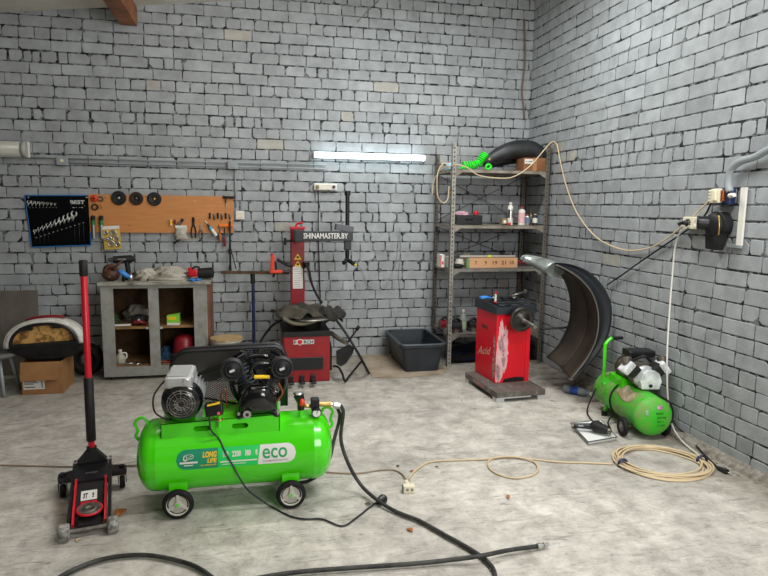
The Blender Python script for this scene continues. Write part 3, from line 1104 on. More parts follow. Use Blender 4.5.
p = rwt(722, 225)
t = thing('industrial_plug_socket', 'big black round industrial socket with a plug on the right wall', 'socket', p)
mb = MB(); mb.cyl((0, -.01, 0), (-.07, -.01, 0), .082, .075, 24); mb.sphere((-.07, -.01, .0), (.03, .075, .075), 18, 10); mb.torus((-.055, -.01, 0), (1, 0, 0), .08, .006, 24); mb.build('housing', M['black_mat'], t)
mb = MB(); mb.cyl((-.07, .03, .01), (-.125, .060, .012), .044, .042, 20); mb.torus((-.125, .060, .012), (-.06, .04, 0), .038, .007, 20); mb.build('plug', M['black'], t)
mb = MB(); mb.cyl((-.124, .059, .012), (-.130, .063, .012), .032); mb.build('plug_face', M['graphite'], t)
mb = MB(); mb.obox((-.133, .065, .012), (.004, .03, .034), Euler((0, 0, R(-40))).to_matrix(), .003); mb.build('rating_label', M['white_label'], t)
mb = MB(); mb.prism([(-.02, -.075, -.05), (-.02, .045, -.05), (-.02, .035, -.15), (-.02, -.05, -.155)], (-.06, 0, 0)); mb.build('cable_hood', M['black_mat'], t)
mb = MB(); mb.tube([(-.08, -.06, .06), (-.085, -.075, 0), (-.08, -.07, -.06)], .005, 6); mb.build('latch', M['brass'], t)

# thick grey pipe to the upper right
tag(MB().tube([rw(730, 192, .05), rw(728, 182, .05), rw(731, 170, .05), rw(740, 162, .05), rw(755, 157, .05), rw(768, 150, .05), rw(790, 140, .05)], .022, 12).build('grey_conduit', M['grey_pvc']),
    'thick grey flexible pipe bending down the right wall to the junction box', 'pipe')
# cream cable that swags from the shelving over to the right wall box
SHX = 2.885
swag = [at(437, 178, 6.02), at(440, 171, 5.85), at(447, 167, 5.66), at(458, 165, 5.53), at(468, 168, 5.52), at(478, 175, 5.52), at(495, 178, 5.52), at(513, 177, 5.5), at(530, 166, 5.5), at(545, 149, 5.52),
        at(552, 142, 5.55), at(557, 145, 5.5), at(560, 160, 5.42), at(566, 185, 5.3), rw(577, 213, .05), rw(596, 237, .04), rw(620, 249, .03), rw(640, 250, .03), rw(660, 243, .03), rw(685, 224, .04), rw(705, 205, .05), rw(722, 190, .05), rw(726, 189, .05)]
tag(MB().tube(swag, .0058, 8, sub=5).build('cream_cable', M['cable_cream']), 'cream cable looping off the shelving top and sagging across the right wall', 'cable')
blk = [rw(724, 192, .06), rw(712, 202, .05), rw(705, 215, .05), rw(690, 228, .05), rw(665, 245, .03), rw(640, 262, .03), rw(622, 275, .03), rw(607, 285, .03)]
tag(MB().tube(blk, .006, 8).build('black_cable', M['black_mat']), 'black cable sagging from the right wall down to the wheel hood', 'cable')
whc = [rw(690, 226, .1), rw(680, 233, .06), rw(675, 248, .04), rw(672, 280, .06), rw(669, 320, .12), rw(667, 360, .18), rw(668, 400, .16), rw(672, 425, .08), fl(682, 441, .02), fl(696, 453, .01), fl(706, 461, .01)]
tag(MB().tube(whc, .006, 8).build('white_cable', M['cable_white']), 'white cable hanging straight down the right wall in front of the small compressor', 'cable')
blk2 = [rw(668, 385, .055), rw(669, 405, .05), rw(675, 424, .035), fl(688, 436, .03), fl(700, 450, .012), fl(712, 462, .012), fl(718, 468, .012)]
t = thing('plugged_cord', 'black cord lying along the wall foot ending in a loose plug', 'cord', tuple(fl(718, 468, 0)))
o0 = Vector(t.location)
MB().tube([q - o0 for q in blk2], .006, 8).build('cord', M['black_mat'], t)
q0, q1 = fl(718, 468, .012) - o0, fl(727, 472, .014) - o0
MB().cyl(q0, q1, .012, .018).build('plug', M['black'], t)
for sx in (-.008, .008): MB().cyl(q1, q1 + (q1 - q0).normalized() * .03 + Vector((sx, 0, 0)), .003).build('pin', M['steel'], t)
# ---------------------------------------------------------------- the big green compressor
CX, CY, CZ, CR = -.089, 3.20, .272, .183
t = thing('air_compressor', 'large bright green wheeled air compressor with a white eco label on its tank', 'air compressor', (CX, CY, 0))
G = M['green']
HL = .5
# tank
mb = MB(); mb.smooth = True
prof = []
for k in range(9):
    a = PI / 2 * k / 8
    prof.append((CR * math.sin(a) ** .8 if k else 0, -HL + .085 * (1 - math.cos(a))))
prof += [(CR, -HL + .10), (CR + .0015, -HL + .105), (CR + .0015, -HL + .112), (CR, -HL + .117)]
prof2 = [(r, -h) for r, h in reversed(prof)]
mb.lathe(prof + prof2, (0, 0, CZ), (1, 0, 0), 56)
mb.build('tank', G, t)
# feet brackets + wheels
for wx in (-.29, .269):
    for sy in (-1, 1):
        y = sy * .180
        yb = sy * .156
        mb = MB()
        mb.box((wx - .044, yb - .003, .06), (wx + .044, yb + .003, .186), .001)
        mb.box((wx - .044, min(yb, yb - sy * .06), .150), (wx + .044, max(yb, yb - sy * .06), .155), .001)
        mb.cyl((wx, yb, .08), (wx, y, .08), .008)
        mb.build('foot_bracket', G, t)
        mb = MB(); mb.torus((wx, y, .077), (0, 1, 0), .060, .017, 36, 10); tyre = mb.build('wheel', M['rubber'], t)
        mb = MB(); mb.lathe([(.058, -.016), (.052, -.016), (.050, -.010), (.050, .010), (.058, .014)], (wx, y, .08), (0, 1, 0), 32)
        mb.cyl((wx, y - .006, .08), (wx, y + .006, .08), .052, seg=28)
        for k in range(3):
            g = R(90 + 120 * k)
            mb.obox((wx + math.cos(g) * .03, y - .010, .08 + math.sin(g) * .03), (.044, .012, .014), Euler((0, -g, 0)).to_matrix(), .002)
            g += R(60)
            mb.obox((wx + math.cos(g) * .036, y - .007, .08 + math.sin(g) * .036), (.004, .006, .03), Euler((0, -g, 0)).to_matrix())
        mb.cyl((wx, y - .019, .08), (wx, y, .08), .015, seg=16)
        mb.build('rim', M['wheelgrey'], tyre)
        mb = MB(); mb.cyl((wx, y - .026, .08), (wx, y - .018, .08), .008, seg=6); mb.build('hub_nut', G, tyre)
# carry handles at both ends
for sx in (-1, 1):
    mb = MB()
    mb.tube([(sx * (HL - .065), -.02, CZ + .150), (sx * (HL - .045), -.02, CZ + .200), (sx * (HL - .015), -.02, CZ + .205), (sx * (HL + .006), -.02, CZ + .180), (sx * (HL - .006), -.02, CZ + .140), (sx * (HL + .004), -.02, CZ + .110), (sx * (HL - .02), -.02, CZ + .08)], .008, 10)
    mb.build('carry_handle', G, t)
# saddle plate on top: flange in front with two oblong holes
px0, px1 = at(160, 420, 3.07).x - CX, at(280, 420, 3.07).x - CX
fz0, fz1 = .398, .482
FYp = -.128


def slot(cx, cz, w, h):
    pts = []
    for k in range(9):
        a = -PI / 2 + PI * k / 8
        pts.append((cx + w / 2 + h / 2 * math.cos(a), cz + h / 2 * math.sin(a)))
    for k in range(9):
        a = PI / 2 + PI * k / 8
        pts.append((cx - w / 2 + h / 2 * math.cos(a), cz + h / 2 * math.sin(a)))
    return pts


mb = MB()
outer = [(px0, fz0), (px1, fz0), (px1, fz1 + .012), (px0, fz1 - .006)]
holes = [slot(at(202, 425, 3.07).x - CX, .442, .055, .026), slot(at(240, 423, 3.07).x - CX, .444, .055, .026)]
loops = [[Vector((x, FYp, z)) for x, z in outer]] + [[Vector((x, FYp, z)) for x, z in reversed(h)] for h in holes]
flat = [v for l in loops for v in l]
tris = tessellate_polygon(loops)
n = len(flat)
fs = [tuple(q) for q in tris] + [tuple(n + i for i in q) for q in tris]
k0 = 0
for l in loops:
    m_ = len(l)
    fs += [(k0 + i, k0 + (i + 1) % m_, n + k0 + (i + 1) % m_, n + k0 + i) for i in range(m_)]
    k0 += m_
mb.add(flat + [v + Vector((0, .004, 0)) for v in flat], fs, False)
mb.prism([(px0, FYp, fz1 - .010), (px1, FYp, fz1 + .008), (px1, FYp, fz1 + .012), (px0, FYp, fz1 - .006)], (0, .30, 0))
mb.prism([(px0, FYp, fz0), (px0, FYp, fz1 - .006), (px0, FYp + .1, fz1 - .006), (px0, FYp + .09, fz0 + .03)], (.004, 0, 0))
mb.prism([(px1 - .004, FYp, fz0), (px1 - .004, FYp, fz1 + .01), (px1 - .004, FYp + .3, fz1 + .01), (px1 - .004, FYp + .3, fz0), (px1 - .004, FYp + .2, fz0 + .05), (px1 - .004, FYp + .1, fz0 + .05)], (.004, 0, 0))
mb.box((px0, FYp + .296, fz0), (px1, FYp + .30, fz1), 0)
mb.build('saddle_plate', G, t)
ST = fz1 + .002
# motor: axis along y, fan cover facing the camera
mc = at(181, 404, 3.02)
mx, mz = mc.x - CX, mc.z
mz = max(mz, ST + .085)
mb = MB()
mb.lathe([(0, -.185), (.045, -.186), (.082, -.172), (.097, -.150), (.101, -.12), (.101, -.10), (.095, -.098)], (mx, 0, mz), (0, 1, 0), 40)
fan = mb.build('fan_cover', M['black_gloss'], t)
mb = MB()
for rr_ in (.018, .030, .042, .054, .066):
    mb.torus((mx, -.1865 + (rr_ / .066) ** 2 * .007, mz), (0, 1, 0), rr_, .0028, 28, 5)
for k in range(12):
    g = 2 * PI * k / 12
    mb.tube([(mx + .012 * math.cos(g), -.188, mz + .012 * math.sin(g)), (mx + .070 * math.cos(g), -.180, mz + .070 * math.sin(g))], .0025, 5, False)
mb.build('grille', M['steel_dull'], fan)
mb = MB()
mb.lathe([(.084, -.10), (.084, .12), (.06, .135), (0, .135)], (mx, 0, mz), (0, 1, 0), 36)
for k in range(26):
    g = 2 * PI * k / 26
    c = Vector((mx + .09 * math.cos(g), .01, mz + .09 * math.sin(g)))
    mb.obox(c, (.020, .20, .004), Euler((0, -g, 0)).to_matrix())
for sx in (-1, 1):
    mb.box((mx + sx * .075 - .02, -.07, ST - .004), (mx + sx * .075 + .02, -.04, ST + .03), .003)
    mb.box((mx + sx * .075 - .02, .07, ST - .004), (mx + sx * .075 + .02, .10, ST + .03), .003)
mb.build('motor_body', M['alu'], t)
q = at(180, 378, 3.08)
mb = MB(); mb.obox((q.x - CX - .0, -.075, q.z - .006), (.130, .19, .058), Euler((R(6), 0, R(-3))).to_matrix(), .018)
mb.obox((q.x - CX + .0, -.078, q.z + .025), (.10, .15, .008), Euler((R(6), 0, R(-3))).to_matrix(), .003)
tb = mb.build('terminal_box', M['alu'], t)
MB().cyl((q.x - CX + .035, -.17, q.z - .006), (q.x - CX + .035, -.182, q.z - .008), .018, .015).build('cable_gland', M['alu'], tb)
MB().cyl((q.x - CX + .03, -.12, q.z - .0), (q.x - CX + .062, -.125, q.z - .0), .012).build('screw_cap', M['white'], tb)
MB().obox((mx + .02, -.165, mz + .076), (.006, .003, .022), Euler((R(-25), R(8), 0)).to_matrix()).build('warning_sticker', M['yellow'], t)
# cable from the terminal box around the motor
MB().tube([(q.x - CX - .055, -.06, q.z), (q.x - CX - .105, -.10, q.z - .05), (mx - .135, -.13, mz + .02), (mx - .13, -.13, mz - .05), (mx - .085, -.12, mz - .09), (mx - .04, -.12, ST + .01)], .0045, 7).build('motor_cable', M['black'], t)
# pump: crankcase, two finned cylinders in a V, round filters
pc = at(258, 398, 3.10)
pxx = pc.x - CX
mb = MB()
def case_pt(u, v):       # bulging front cover: wide foot, rounded top
    h = .012 + .155 * v
    w = .098 * (1 - .55 * v ** 2.2)
    x = (2 * u - 1)
    b = max(0, (1 - abs(x) ** 2.6)) * max(0, 1 - abs(2 * v - 1) ** 3.0)
    return (pxx + x * w, -.105 - .052 * b ** .6, ST + h)


mb.sheet(case_pt, 18, 14, .004)
mb.prism([(pxx - .098, -.108, ST + .008), (pxx + .098, -.108, ST + .008), (pxx + .094, -.108, ST + .07), (pxx + .07, -.108, ST + .14), (pxx + .045, -.108, ST + .168), (pxx - .045, -.108, ST + .168), (pxx - .07, -.108, ST + .14), (pxx - .094, -.108, ST + .07)], (0, .16, 0))
mb.build('crankcase', M['black_gloss'], t)
for sx in (-1, 1):
    MB().tube([(pxx + sx * .07, -.11, ST + .02), (pxx + sx * .085, -.12, ST + .008), (pxx + sx * .105, -.12, ST + .004)], .014, 8).build('mounting_foot', M['black_gloss'], t)
    MB().cyl((pxx + sx * .098, -.12, ST + .010), (pxx + sx * .098, -.12, ST + .030), .010, seg=6).build('bolt', M['steel'], t)
sg = MB(); sg.cyl((pxx - .055, -.155, ST + .032), (pxx - .055, -.172, ST + .032), .020, seg=20); sight = sg.build('sight_glass', M['steel'], t)
MB().cyl((pxx - .055, -.172, ST + .032), (pxx - .055, -.175, ST + .032), .009).build('oil_window', M['black_gloss'], sight)
for sx, fx, fy in ((-1, 232, 370.5), (1, 282, 368.5)):
    f3 = at(fx, fy, 3.06)
    fxl, fz_ = f3.x - CX, f3.z
    base = Vector((pxx + sx * .03, -.05, ST + .12))
    head = Vector((fxl - sx * .02, -.02, fz_ - .005))
    dr = (head - base).normalized()
    mb = MB()
    L_ = (head - base).length
    pr = [(.030, 0)]
    for k in range(7):
        h = .012 + k * (L_ - .012) / 7
        pr += [(.030, h), (.050, h + .002), (.050, h + .006), (.030, h + .008)]
    mb.lathe(pr, base, dr, 20)
    mb.build('cylinder', M['graphite'], t)
    mb = MB()
    rot = dr.to_track_quat('Z', 'Y').to_matrix()
    mb.obox(head + dr * .018, (.095, .10, .038), rot, .008)
    for k in range(5):
        mb.obox(head + dr * .042 + rot @ Vector((-.036 + .018 * k, 0, 0)), (.004, .095, .016), rot)
    mb.build('cylinder_head', M['black_gloss'], t)
    mb = MB()
    mb.lathe([(0, -.150), (.028, -.150), (.030, -.146), (.052, -.146), (.058, -.136), (.058, -.112), (.045, -.104), (0, -.104)], (fxl, .01, fz_), (0, 1, 0), 32)
    for k in range(18):
        g = 2 * PI * k / 18
        mb.obox((fxl + .042 * math.cos(g), -.138, fz_ + .042 * math.sin(g)), (.020, .003, .003), Euler((0, -g, 0)).to_matrix())
    mb.torus((fxl, -.138, fz_), (0, 1, 0), .050, .004, 32, 6)
    mb.torus((fxl, -.146, fz_), (0, 1, 0), .030, .003, 28, 6)
    flt = mb.build('air_filter', mat('filter_plastic', '#1f2023', .5), t)
    MB().obox((fxl, -.1515, fz_), (.026, .003, .012), Euler((0, R(-20), 0)).to_matrix(), .001).build('silver_mark', M['silver_ink'], flt)
    MB().cyl((fxl, -.10, fz_), (fxl - sx * .01, -.03, fz_ - .01), .016).build('filter_neck', M['steel_dull'], flt)
y3 = at(262, 377, 3.06)
MB().obox((y3.x - CX, -.135, y3.z), (.078, .03, .012), Euler((0, R(2), 0)).to_matrix(), .003).build('yellow_sticker', M['yellow'], t)
MB().tube([(pxx - .05, -.06, ST + .17), (pxx - .02, -.06, ST + .255), (pxx + .06, -.05, ST + .255), (pxx + .09, -.05, ST + .19)], .008, 8).build('transfer_pipe', M['black_gloss'], t)
MB().tube([(pxx + .105, -.06, ST + .16), (pxx + .125, -.06, ST + .10), (pxx + .09, -.05, ST + .05), (pxx + .07, -.03, ST + .04)], .006, 8).build('copper_pipe', M['copper'], t)
MB().tube([(mx + .17, -.02, ST + .02), (mx + .18, -.02, ST + .09), (mx + .205, -.02, ST + .12), (mx + .21, -.02, ST + .02)], .004, 7).build('copper_pipe', M['copper'], t)
# flywheel with spokes
mb = MB(); fyw, fzw = .10, ST + .125
mb.torus((pxx + .005, fyw, fzw), (0, 1, 0), .142, .014, 44, 8, 1.4)
mb.cyl((pxx, fyw - .015, fzw), (pxx, fyw + .015, fzw), .03)
for k in range(5):
    g = R(72 * k + 20)
    mb.tube([(pxx + .02 * math.cos(g), fyw, fzw + .02 * math.sin(g)), (pxx + .08 * math.cos(g + .25), fyw, fzw + .08 * math.sin(g + .25)), (pxx + .138 * math.cos(g + .35), fyw, fzw + .138 * math.sin(g + .35))], .010, 7)
mb.build('flywheel', M['black_gloss'], t)
mb = MB()
mb.tube([(mx, fyw, mz + .04), (pxx - .02, fyw, fzw + .15)], .006, 6, False)
mb.tube([(mx, fyw, mz - .04), (pxx - .01, fyw, fzw - .148)], .006, 6, False)
mb.build('drive_belt', M['belt'], t)
MB().cyl((mx, fyw - .015, mz), (mx, fyw + .015, mz), .042).build('motor_pulley', M['black_mat'], t)
# belt guard: sheet top with mesh below
gy = .155
gx0, gx1 = at(171, 370, CY + gy).x - CX, at(286, 370, CY + gy).x - CX
gzb = ST + .0
gt = at(230, 349, CY + gy).z
mb = MB()


def gl(r, seg=8):          # outline of guard, rounded upper left corner
    pts = [(gx0, gzb + .02)]
    pts += [(gx0, gt - .10)]
    for k in range(1, 7):
        a = PI - PI / 2 * k / 6
        pts.append((gx0 + .10 + .10 * math.cos(a), gt - .10 + .10 * math.sin(a)))
    pts += [(gx1 - .06, gt + .012), (gx1 - .02, gt - .008), (gx1, gt - .05), (gx1, gzb - .03)]
    return pts


ol = gl(0)
mb.tube([(x, gy - .03, z) for x, z in ol], .008, 6, False)
mb.tube([(x, gy + .05, z) for x, z in ol], .008, 6, False)
for i in range(len(ol) - 1):
    (xa, za), (xb, zb_) = ol[i], ol[i + 1]
    mb.add([(xa, gy - .035, za), (xb, gy - .035, zb_), (xb, gy + .055, zb_), (xa, gy + .055, za)], [(0, 1, 2, 3)], False)
mb.box((gx1 - .035, gy - .036, gzb - .03), (gx1 + .004, gy - .03, gt - .05))
mb.box((pxx - .105, gy - .036, gzb), (pxx - .075, gy - .03, gt - .02))
mb.build('belt_guard_frame', M['black'], t)
mb = MB()
mb.prism([(gx0, gy - .033, gt - .15), (gx0, gy - .033, gt - .10)] + [(x, gy - .033, z) for x, z in ol[2:8]] + [(pxx - .09, gy - .033, gt + .004), (pxx - .09, gy - .033, gt - .115), (mx + .12, gy - .033, gt - .17)], (0, .002, 0))
mb.build('guard_sheet', mat('smoky_grey_sheet', '#2e2c29', .3), t)


def clipseg(p, d, x0, x1, z0, z1):
    t0, t1 = -9., 9.
    for c, dd, lo, hi in ((p[0], d[0], x0, x1), (p[1], d[1], z0, z1)):
        a, b = (lo - c) / dd, (hi - c) / dd
        if a > b: a, b = b, a
        t0, t1 = max(t0, a), min(t1, b)
    return (t0, t1) if t1 > t0 else None


mb = MB()
for yy in (gy - .031,):
    for sgn in (-1, 1):
        for k in range(-40, 76):
            p = (gx0 + k * .019, gzb)
            d = (math.cos(R(30)), sgn * math.sin(R(30)))
            c = clipseg(p, d, gx0, gx1, gzb, gt - .01)
            if c and c[1] - c[0] > .01:
                a = (p[0] + d[0] * c[0], yy, p[1] + d[1] * c[0])
                b = (p[0] + d[0] * c[1], yy, p[1] + d[1] * c[1])
                mb.tube([a, b], .0021, 4, False)
mb.build('wire_mesh', M['black_mat'], t)
# pressure switch
q = at(214, 405, 3.06)
qx = q.x - CX
mb = MB(); mb.obox((qx, -.14, ST + .062), (.085, .055, .065), Euler((R(-8), R(-6), 0)).to_matrix(), .006); sw = mb.build('pressure_switch', M['black'], t)
MB().obox((qx + .0, -.160, ST + .093), (.062, .03, .008), Euler((R(-8), R(-10), 0)).to_matrix(), .001).build('yellow_sticker', M['yellow'], sw)
MB().cyl((qx + .022, -.168, ST + .045), (qx + .024, -.18, ST + .05), .008).build('red_button', M['red'], sw)
MB().cyl((qx + .025, -.15, ST - .03), (qx + .025, -.15, ST + .03), .011).build('riser_pipe', G, t)
MB().torus((qx + .025, -.150, ST + .008), (0, 0, 1), .016, .005).build('hose_clamp', M['brass'], t)
# regulator group on the right of the tank
v = at(301, 410, 3.14)
vx, vz = v.x - CX, CZ + CR - .01
v2 = at(301, 398, 3.14)
MB().cyl((vx, -.05, vz - .01), (vx, -.05, vz + .045), .013).build('riser_pipe', G, t)
mb = MB(); mb.cyl((vx, -.05, vz + .04), (vx, -.05, vz + .085), .019); mb.cyl((vx, -.05, vz + .085), (vx - .012, -.05, vz + .12), .022, .028); rg = mb.build('safety_valve', M['black'], t)
MB().lathe([(0, .0), (.015, 0), (.015, .018), (.009, .034), (0, .036)], (vx + .004, -.078, vz + .072), (0, 0, 1), 14).build('red_cap', M['orange_red'], rg)
MB().sphere((vx - .014, -.05, vz + .128), (.027, .027, .008)).build('silver_cap', M['steel'], rg)
MB().tube([(vx, -.05, vz + .06), (vx + .065, -.05, vz + .055)], .010, 8, False).build('brass_pipe', M['brass'], t)
mb = MB(); mb.obox((vx + .075, -.05, vz + .07), (.045, .045, .06), None, .006); mb.build('regulator', M['black'], t)
mb = MB(); mb.cyl((vx + .08, -.07, vz + .03), (vx + .08, -.088, vz + .028), .026, seg=28); gg = mb.build('gauge', M['black'], t)
MB().cyl((vx + .08, -.088, vz + .028), (vx + .08, -.0895, vz + .028), .021, seg=28).build('gauge_face', M['white_label'], gg)
MB().obox((vx + .083, -.0905, vz + .034), (.003, .001, .018), Euler((0, R(25), 0)).to_matrix()).build('needle', M['ink'], gg)
hx, hz = vx + .205, vz + .052
mb = MB(); mb.cyl((vx + .095, -.05, vz + .065), (vx + .15, -.05, vz + .06), .013, .015, 12); mb.cyl((vx + .15, -.05, vz + .06), (vx + .16, -.05, vz + .06), .018, seg=12); mb.build('brass_coupling', M['brass'], t)
mb = MB(); mb.cyl((vx + .16, -.05, vz + .06), (hx, -.05, hz), .009); mb.torus((vx + .175, -.05, vz + .059), (1, 0, 0), .012, .004, 16); mb.build('hose_tail', M['steel'], t)


# curved label on the tank
def on_tank(xn, zn, off=.0012):
    """xn along tank in metres from its centre, zn height; on the front face"""
    dz = zn - CZ
    r = CR + off
    return Vector((xn, -math.sqrt(max(1e-6, r * r - dz * dz)), CZ + dz))


def label_uv(px, py):      # photo point on the tank front
    y = CY - CR
    for _ in range(4):
        p = at(px, py, y)
        dz = p.z - CZ
        y = CY - math.sqrt(max(1e-6, CR * CR - dz * dz))
    return p.x - CX, p.z


LA, LB = label_uv(176, 461), label_uv(296, 452)     # label centre line ends
lh = abs(label_uv(236, 446)[1] - label_uv(236, 470)[1]) / 2 * .80
axis = (Vector((LB[0], LB[1])) - Vector((LA[0], LA[1])))
LL = axis.length
axd = axis.normalized()
nrm = Vector((-axd.y, axd.x))


def lab(s, tt, off=.0012):
    p = Vector(LA) + axd * s + nrm * tt
    return on_tank(p.x, p.y, off)


def lab_patch(mb, s0, s1, off, left_round=False, right_round=False, slant=0., hh=None):
    hh = hh or lh
    n, k = 24, 8
    cols = []
    for i in range(n + 1):
        s = s0 + (s1 - s0) * i / n
        h = hh
        if left_round and s < s0 + hh: h = math.sqrt(max(0, hh * hh - (s0 + hh - s) ** 2))
        if right_round and s > s1 - hh: h = math.sqrt(max(0, hh * hh - (s - s1 + hh) ** 2))
        cols.append([lab(s + (slant * (j / k - .5) if (i == 0 and not left_round) or (i == n and not right_round) else 0), h * (2 * j / k - 1), off) for j in range(k + 1)])
    vs = [p for c in cols for p in c]
    q = k + 1
    mb.add(vs, [(i * q + j, (i + 1) * q + j, (i + 1) * q + j + 1, i * q + j + 1) for i in range(n) for j in range(k)], True)


def spx(px, py=456):
    a = label_uv(px, py)
    return (Vector(a) - Vector(LA)).dot(axd)


sA, sB, sC, sD = 0.0, spx(218), spx(259), LL
mb = MB(); lab_patch(mb, sA, sB + .004, .0012, left_round=True); mb.build('teal_label', M['label_teal'], t)
mb = MB(); lab_patch(mb, sB, sC + .01, .0016); mb.build('green_label', M['label_green'], t)
mb = MB(); lab_patch(mb, sC, sD, .002, right_round=True, slant=.014); wl = mb.build('white_label', M['white_label'], t)
mb = MB()


def ltext(mb, body, s0, s1, t0, t1, off, **k):
    put_text(mb, body, lambda u, v: lab(s0 + (s1 - s0) * u, (t0 + (t1 - t0) * v) * lh, off), **k)


ltext(mb, 'eco', sC + .018, sD - .045, -.42, .62, .003, offset=.012, res=6)
mb.build('eco_lettering', mat('label_green_print', '#189a55', .5), wl)
mb = MB(); ltext(mb, 'COMPRESSORS', sC + .018, sD - .04, -.78, -.60, .003, offset=.01); mb.build('small_lettering', M['grey_paint'], wl)
mb = MB(); ltext(mb, 'LONG', spx(202.5), spx(217), .12, .72, .0024, offset=.05, shear=.2); ltext(mb, 'LIFE', spx(207), spx(217), -.42, .04, .0024, offset=.05, shear=.2)
for (a, b, c, d) in ((200, 216.5, -.72, -.56),):
    ltext(mb, 'AIR COMPRESSOR', spx(a), spx(b), c, d, .0024, offset=.02)
mb.build('long_life_lettering', M['yellow'], t)
mb = MB()
for body, a, b in (('100', 223, 228.5), ('2200', 232, 241), ('380', 245, 251), ('8', 255.5, 257.5)):
    mb = MB(); ltext(mb, body, spx(a), spx(b), .02, .62, .0026, offset=.04); mb.build('label_figure', M['white'], t)
for a, b, c, d in ((220, 257, -.50, -.34), (222, 257, -.74, -.66)):
    ltext(mb, 'LLLLLLIILILLLLLLILL'.replace('L', 'H').replace('I', 'N'), spx(a), spx(b), c, d, .0026, offset=.04) if False else None
for a, b, c, d in ((220, 257, -.50, -.36), (222, 246, -.74, -.67), (179.5, 197.5, -.36, -.18), (184, 193, -.60, -.50)):
    MB().prism([lab(spx(a), c * lh, .0026), lab(spx(b), c * lh, .0026), lab(spx(b), d * lh, .0026), lab(spx(a), d * lh, .0026)], (0, -.0006, 0)).build('print_line', M['white'], t)
mb = MB()
# little motor pictogram
cs = spx(187)
pts = [lab(cs + dx, dy * lh, .0030) for dx, dy in ((-.018, 0.1), (-.014, .42), (.004, .52), (.022, .50), (.030, .34), (.024, .14), (.006, .10), (-.006, -.06), (-.014, -.04))]
mb.tube(pts, .0016, 5, closed=True)
mb.tube([lab(cs - .008 + .007 * math.cos(g), (.2 + .2 * math.sin(g)) * lh, .0030) for g in [k * PI / 4 for k in range(8)]], .0016, 5, closed=True)
mb.tube([lab(cs + .004, .2 * lh, .003), lab(cs + .022, .38 * lh, .003)], .0014, 5, False)
mb.build('motor_pictogram', M['white'], t)
# mains cord with its plug
o0 = Vector((CX, CY, 0))
c0 = Vector((qx - .022, -.165, ST + .035))
cord = [c0, label_uv(213, 418), label_uv(219, 438), label_uv(226, 453), label_uv(234, 467)]
cp = [c0, Vector((cord[1][0], -.175, cord[1][1]))] + [on_tank(x, z, .006) for x, z in cord[2:]]
for (x, y, Y_) in ((239, 477, 3.0), (247, 489, 3.01), (258, 498, 3.03)):
    cp.append(at(x, y, Y_) - o0)
for x, y in ((272, 507), (290, 516), (305, 519), (322, 519), (342, 526), (356, 518), (370, 507), (379, 501)):
    cp.append(fl(x, y, .007) - o0)
MB().tube(cp, .0047, 8).build('mains_cord', M['graphite'], t)
e = fl(381, 500, .02) - o0
mb = MB(); mb.cyl(e + Vector((-.012, -.01, -.004)), e + Vector((.016, .012, 0)), .022, .026, 16); mb.cyl(e + Vector((.016, .012, 0)), e + Vector((.022, .017, 0)), .021, seg=16); pl = mb.build('mains_plug', M['black'], t)

# air hoses
HP = Vector((CX + hx, CY - .05, hz))
hose = [HP, HP + Vector((.014, 0, -.012)), HP + Vector((.022, -.005, -.05)), at(341, 440, 3.16), at(349, 465, 3.13), at(361, 485, 3.10) ]
hose = [v for v in hose] + [fl(376, 499, .03), fl(395, 511, .016), fl(420, 521, .016), fl(445, 535, .016), fl(470, 549, .016), fl(488, 562, .016), fl(495, 576, .016), fl(490, 600, .016), fl(430, 640, .016), fl(330, 650, .016), fl(250, 610, .016),
        fl(205, 572, .016), fl(175, 560, .016), fl(140, 555, .016), fl(100, 560, .016), fl(62, 576, .016), fl(30, 600, .016)]
mh = mat('worn_black_hose', '#1b1b1b', .6, col2='#3a3936', scale=12)
t2 = thing('air_hose', 'longest black hose, hanging from the green compressor and running to the bottom edge', 'hose', tuple(fl(400, 511, 0)))
MB().tube([v - Vector(t2.location) for v in hose], .0100, 10).build('hose', mh, t2)
MB().cyl(HP - Vector(t2.location) + Vector((-.03, 0, .0)), HP - Vector(t2.location) + Vector((.004, 0, -.004)), .017, seg=12).build('crimp_sleeve', M['steel'], t2)
loop = [HP + Vector((-.002, .03, -.03)), HP + Vector((.008, .03, -.08)), at(334, 440, 3.16), at(329, 460, 3.14), at(318, 475, 3.15), at(305, 482, 3.2), at(292, 481, 3.3), at(280, 476, 3.4), at(270, 473, 3.45)]
tag(MB().tube(loop, .0095, 10).build('air_hose', mh), 'short black hose curving under the right end of the green tank', 'hose')
tp = fl(546, 545, .018)
h2 = [fl(150, 606, .018), fl(230, 584, .018), fl(290, 573, .018), fl(350, 568, .018), fl(410, 564, .018), fl(450, 560, .022), fl(480, 556, .040), fl(510, 550, .026), fl(540, 546, .018)]
t3 = thing('air_hose', 'black hose lying across the front floor with a metal fitting on its end', 'hose', tuple(fl(400, 565, 0)))
o3 = Vector(t3.location)
MB().tube([v - o3 for v in h2], .0098, 10).build('hose', mh, t3)
d = (tp - fl(530, 548, .018)).normalized()
mb = MB(); mb.cyl(h2[-1] - o3 - d * .015, h2[-1] - o3 + d * .006, .0135); mb.cyl(h2[-1] - o3, h2[-1] - o3 + d * .045, .009); mb.torus(h2[-1] - o3 + d * .02, d, .011, .003, 16); mb.build('metal_fitting', M['steel'], t3)

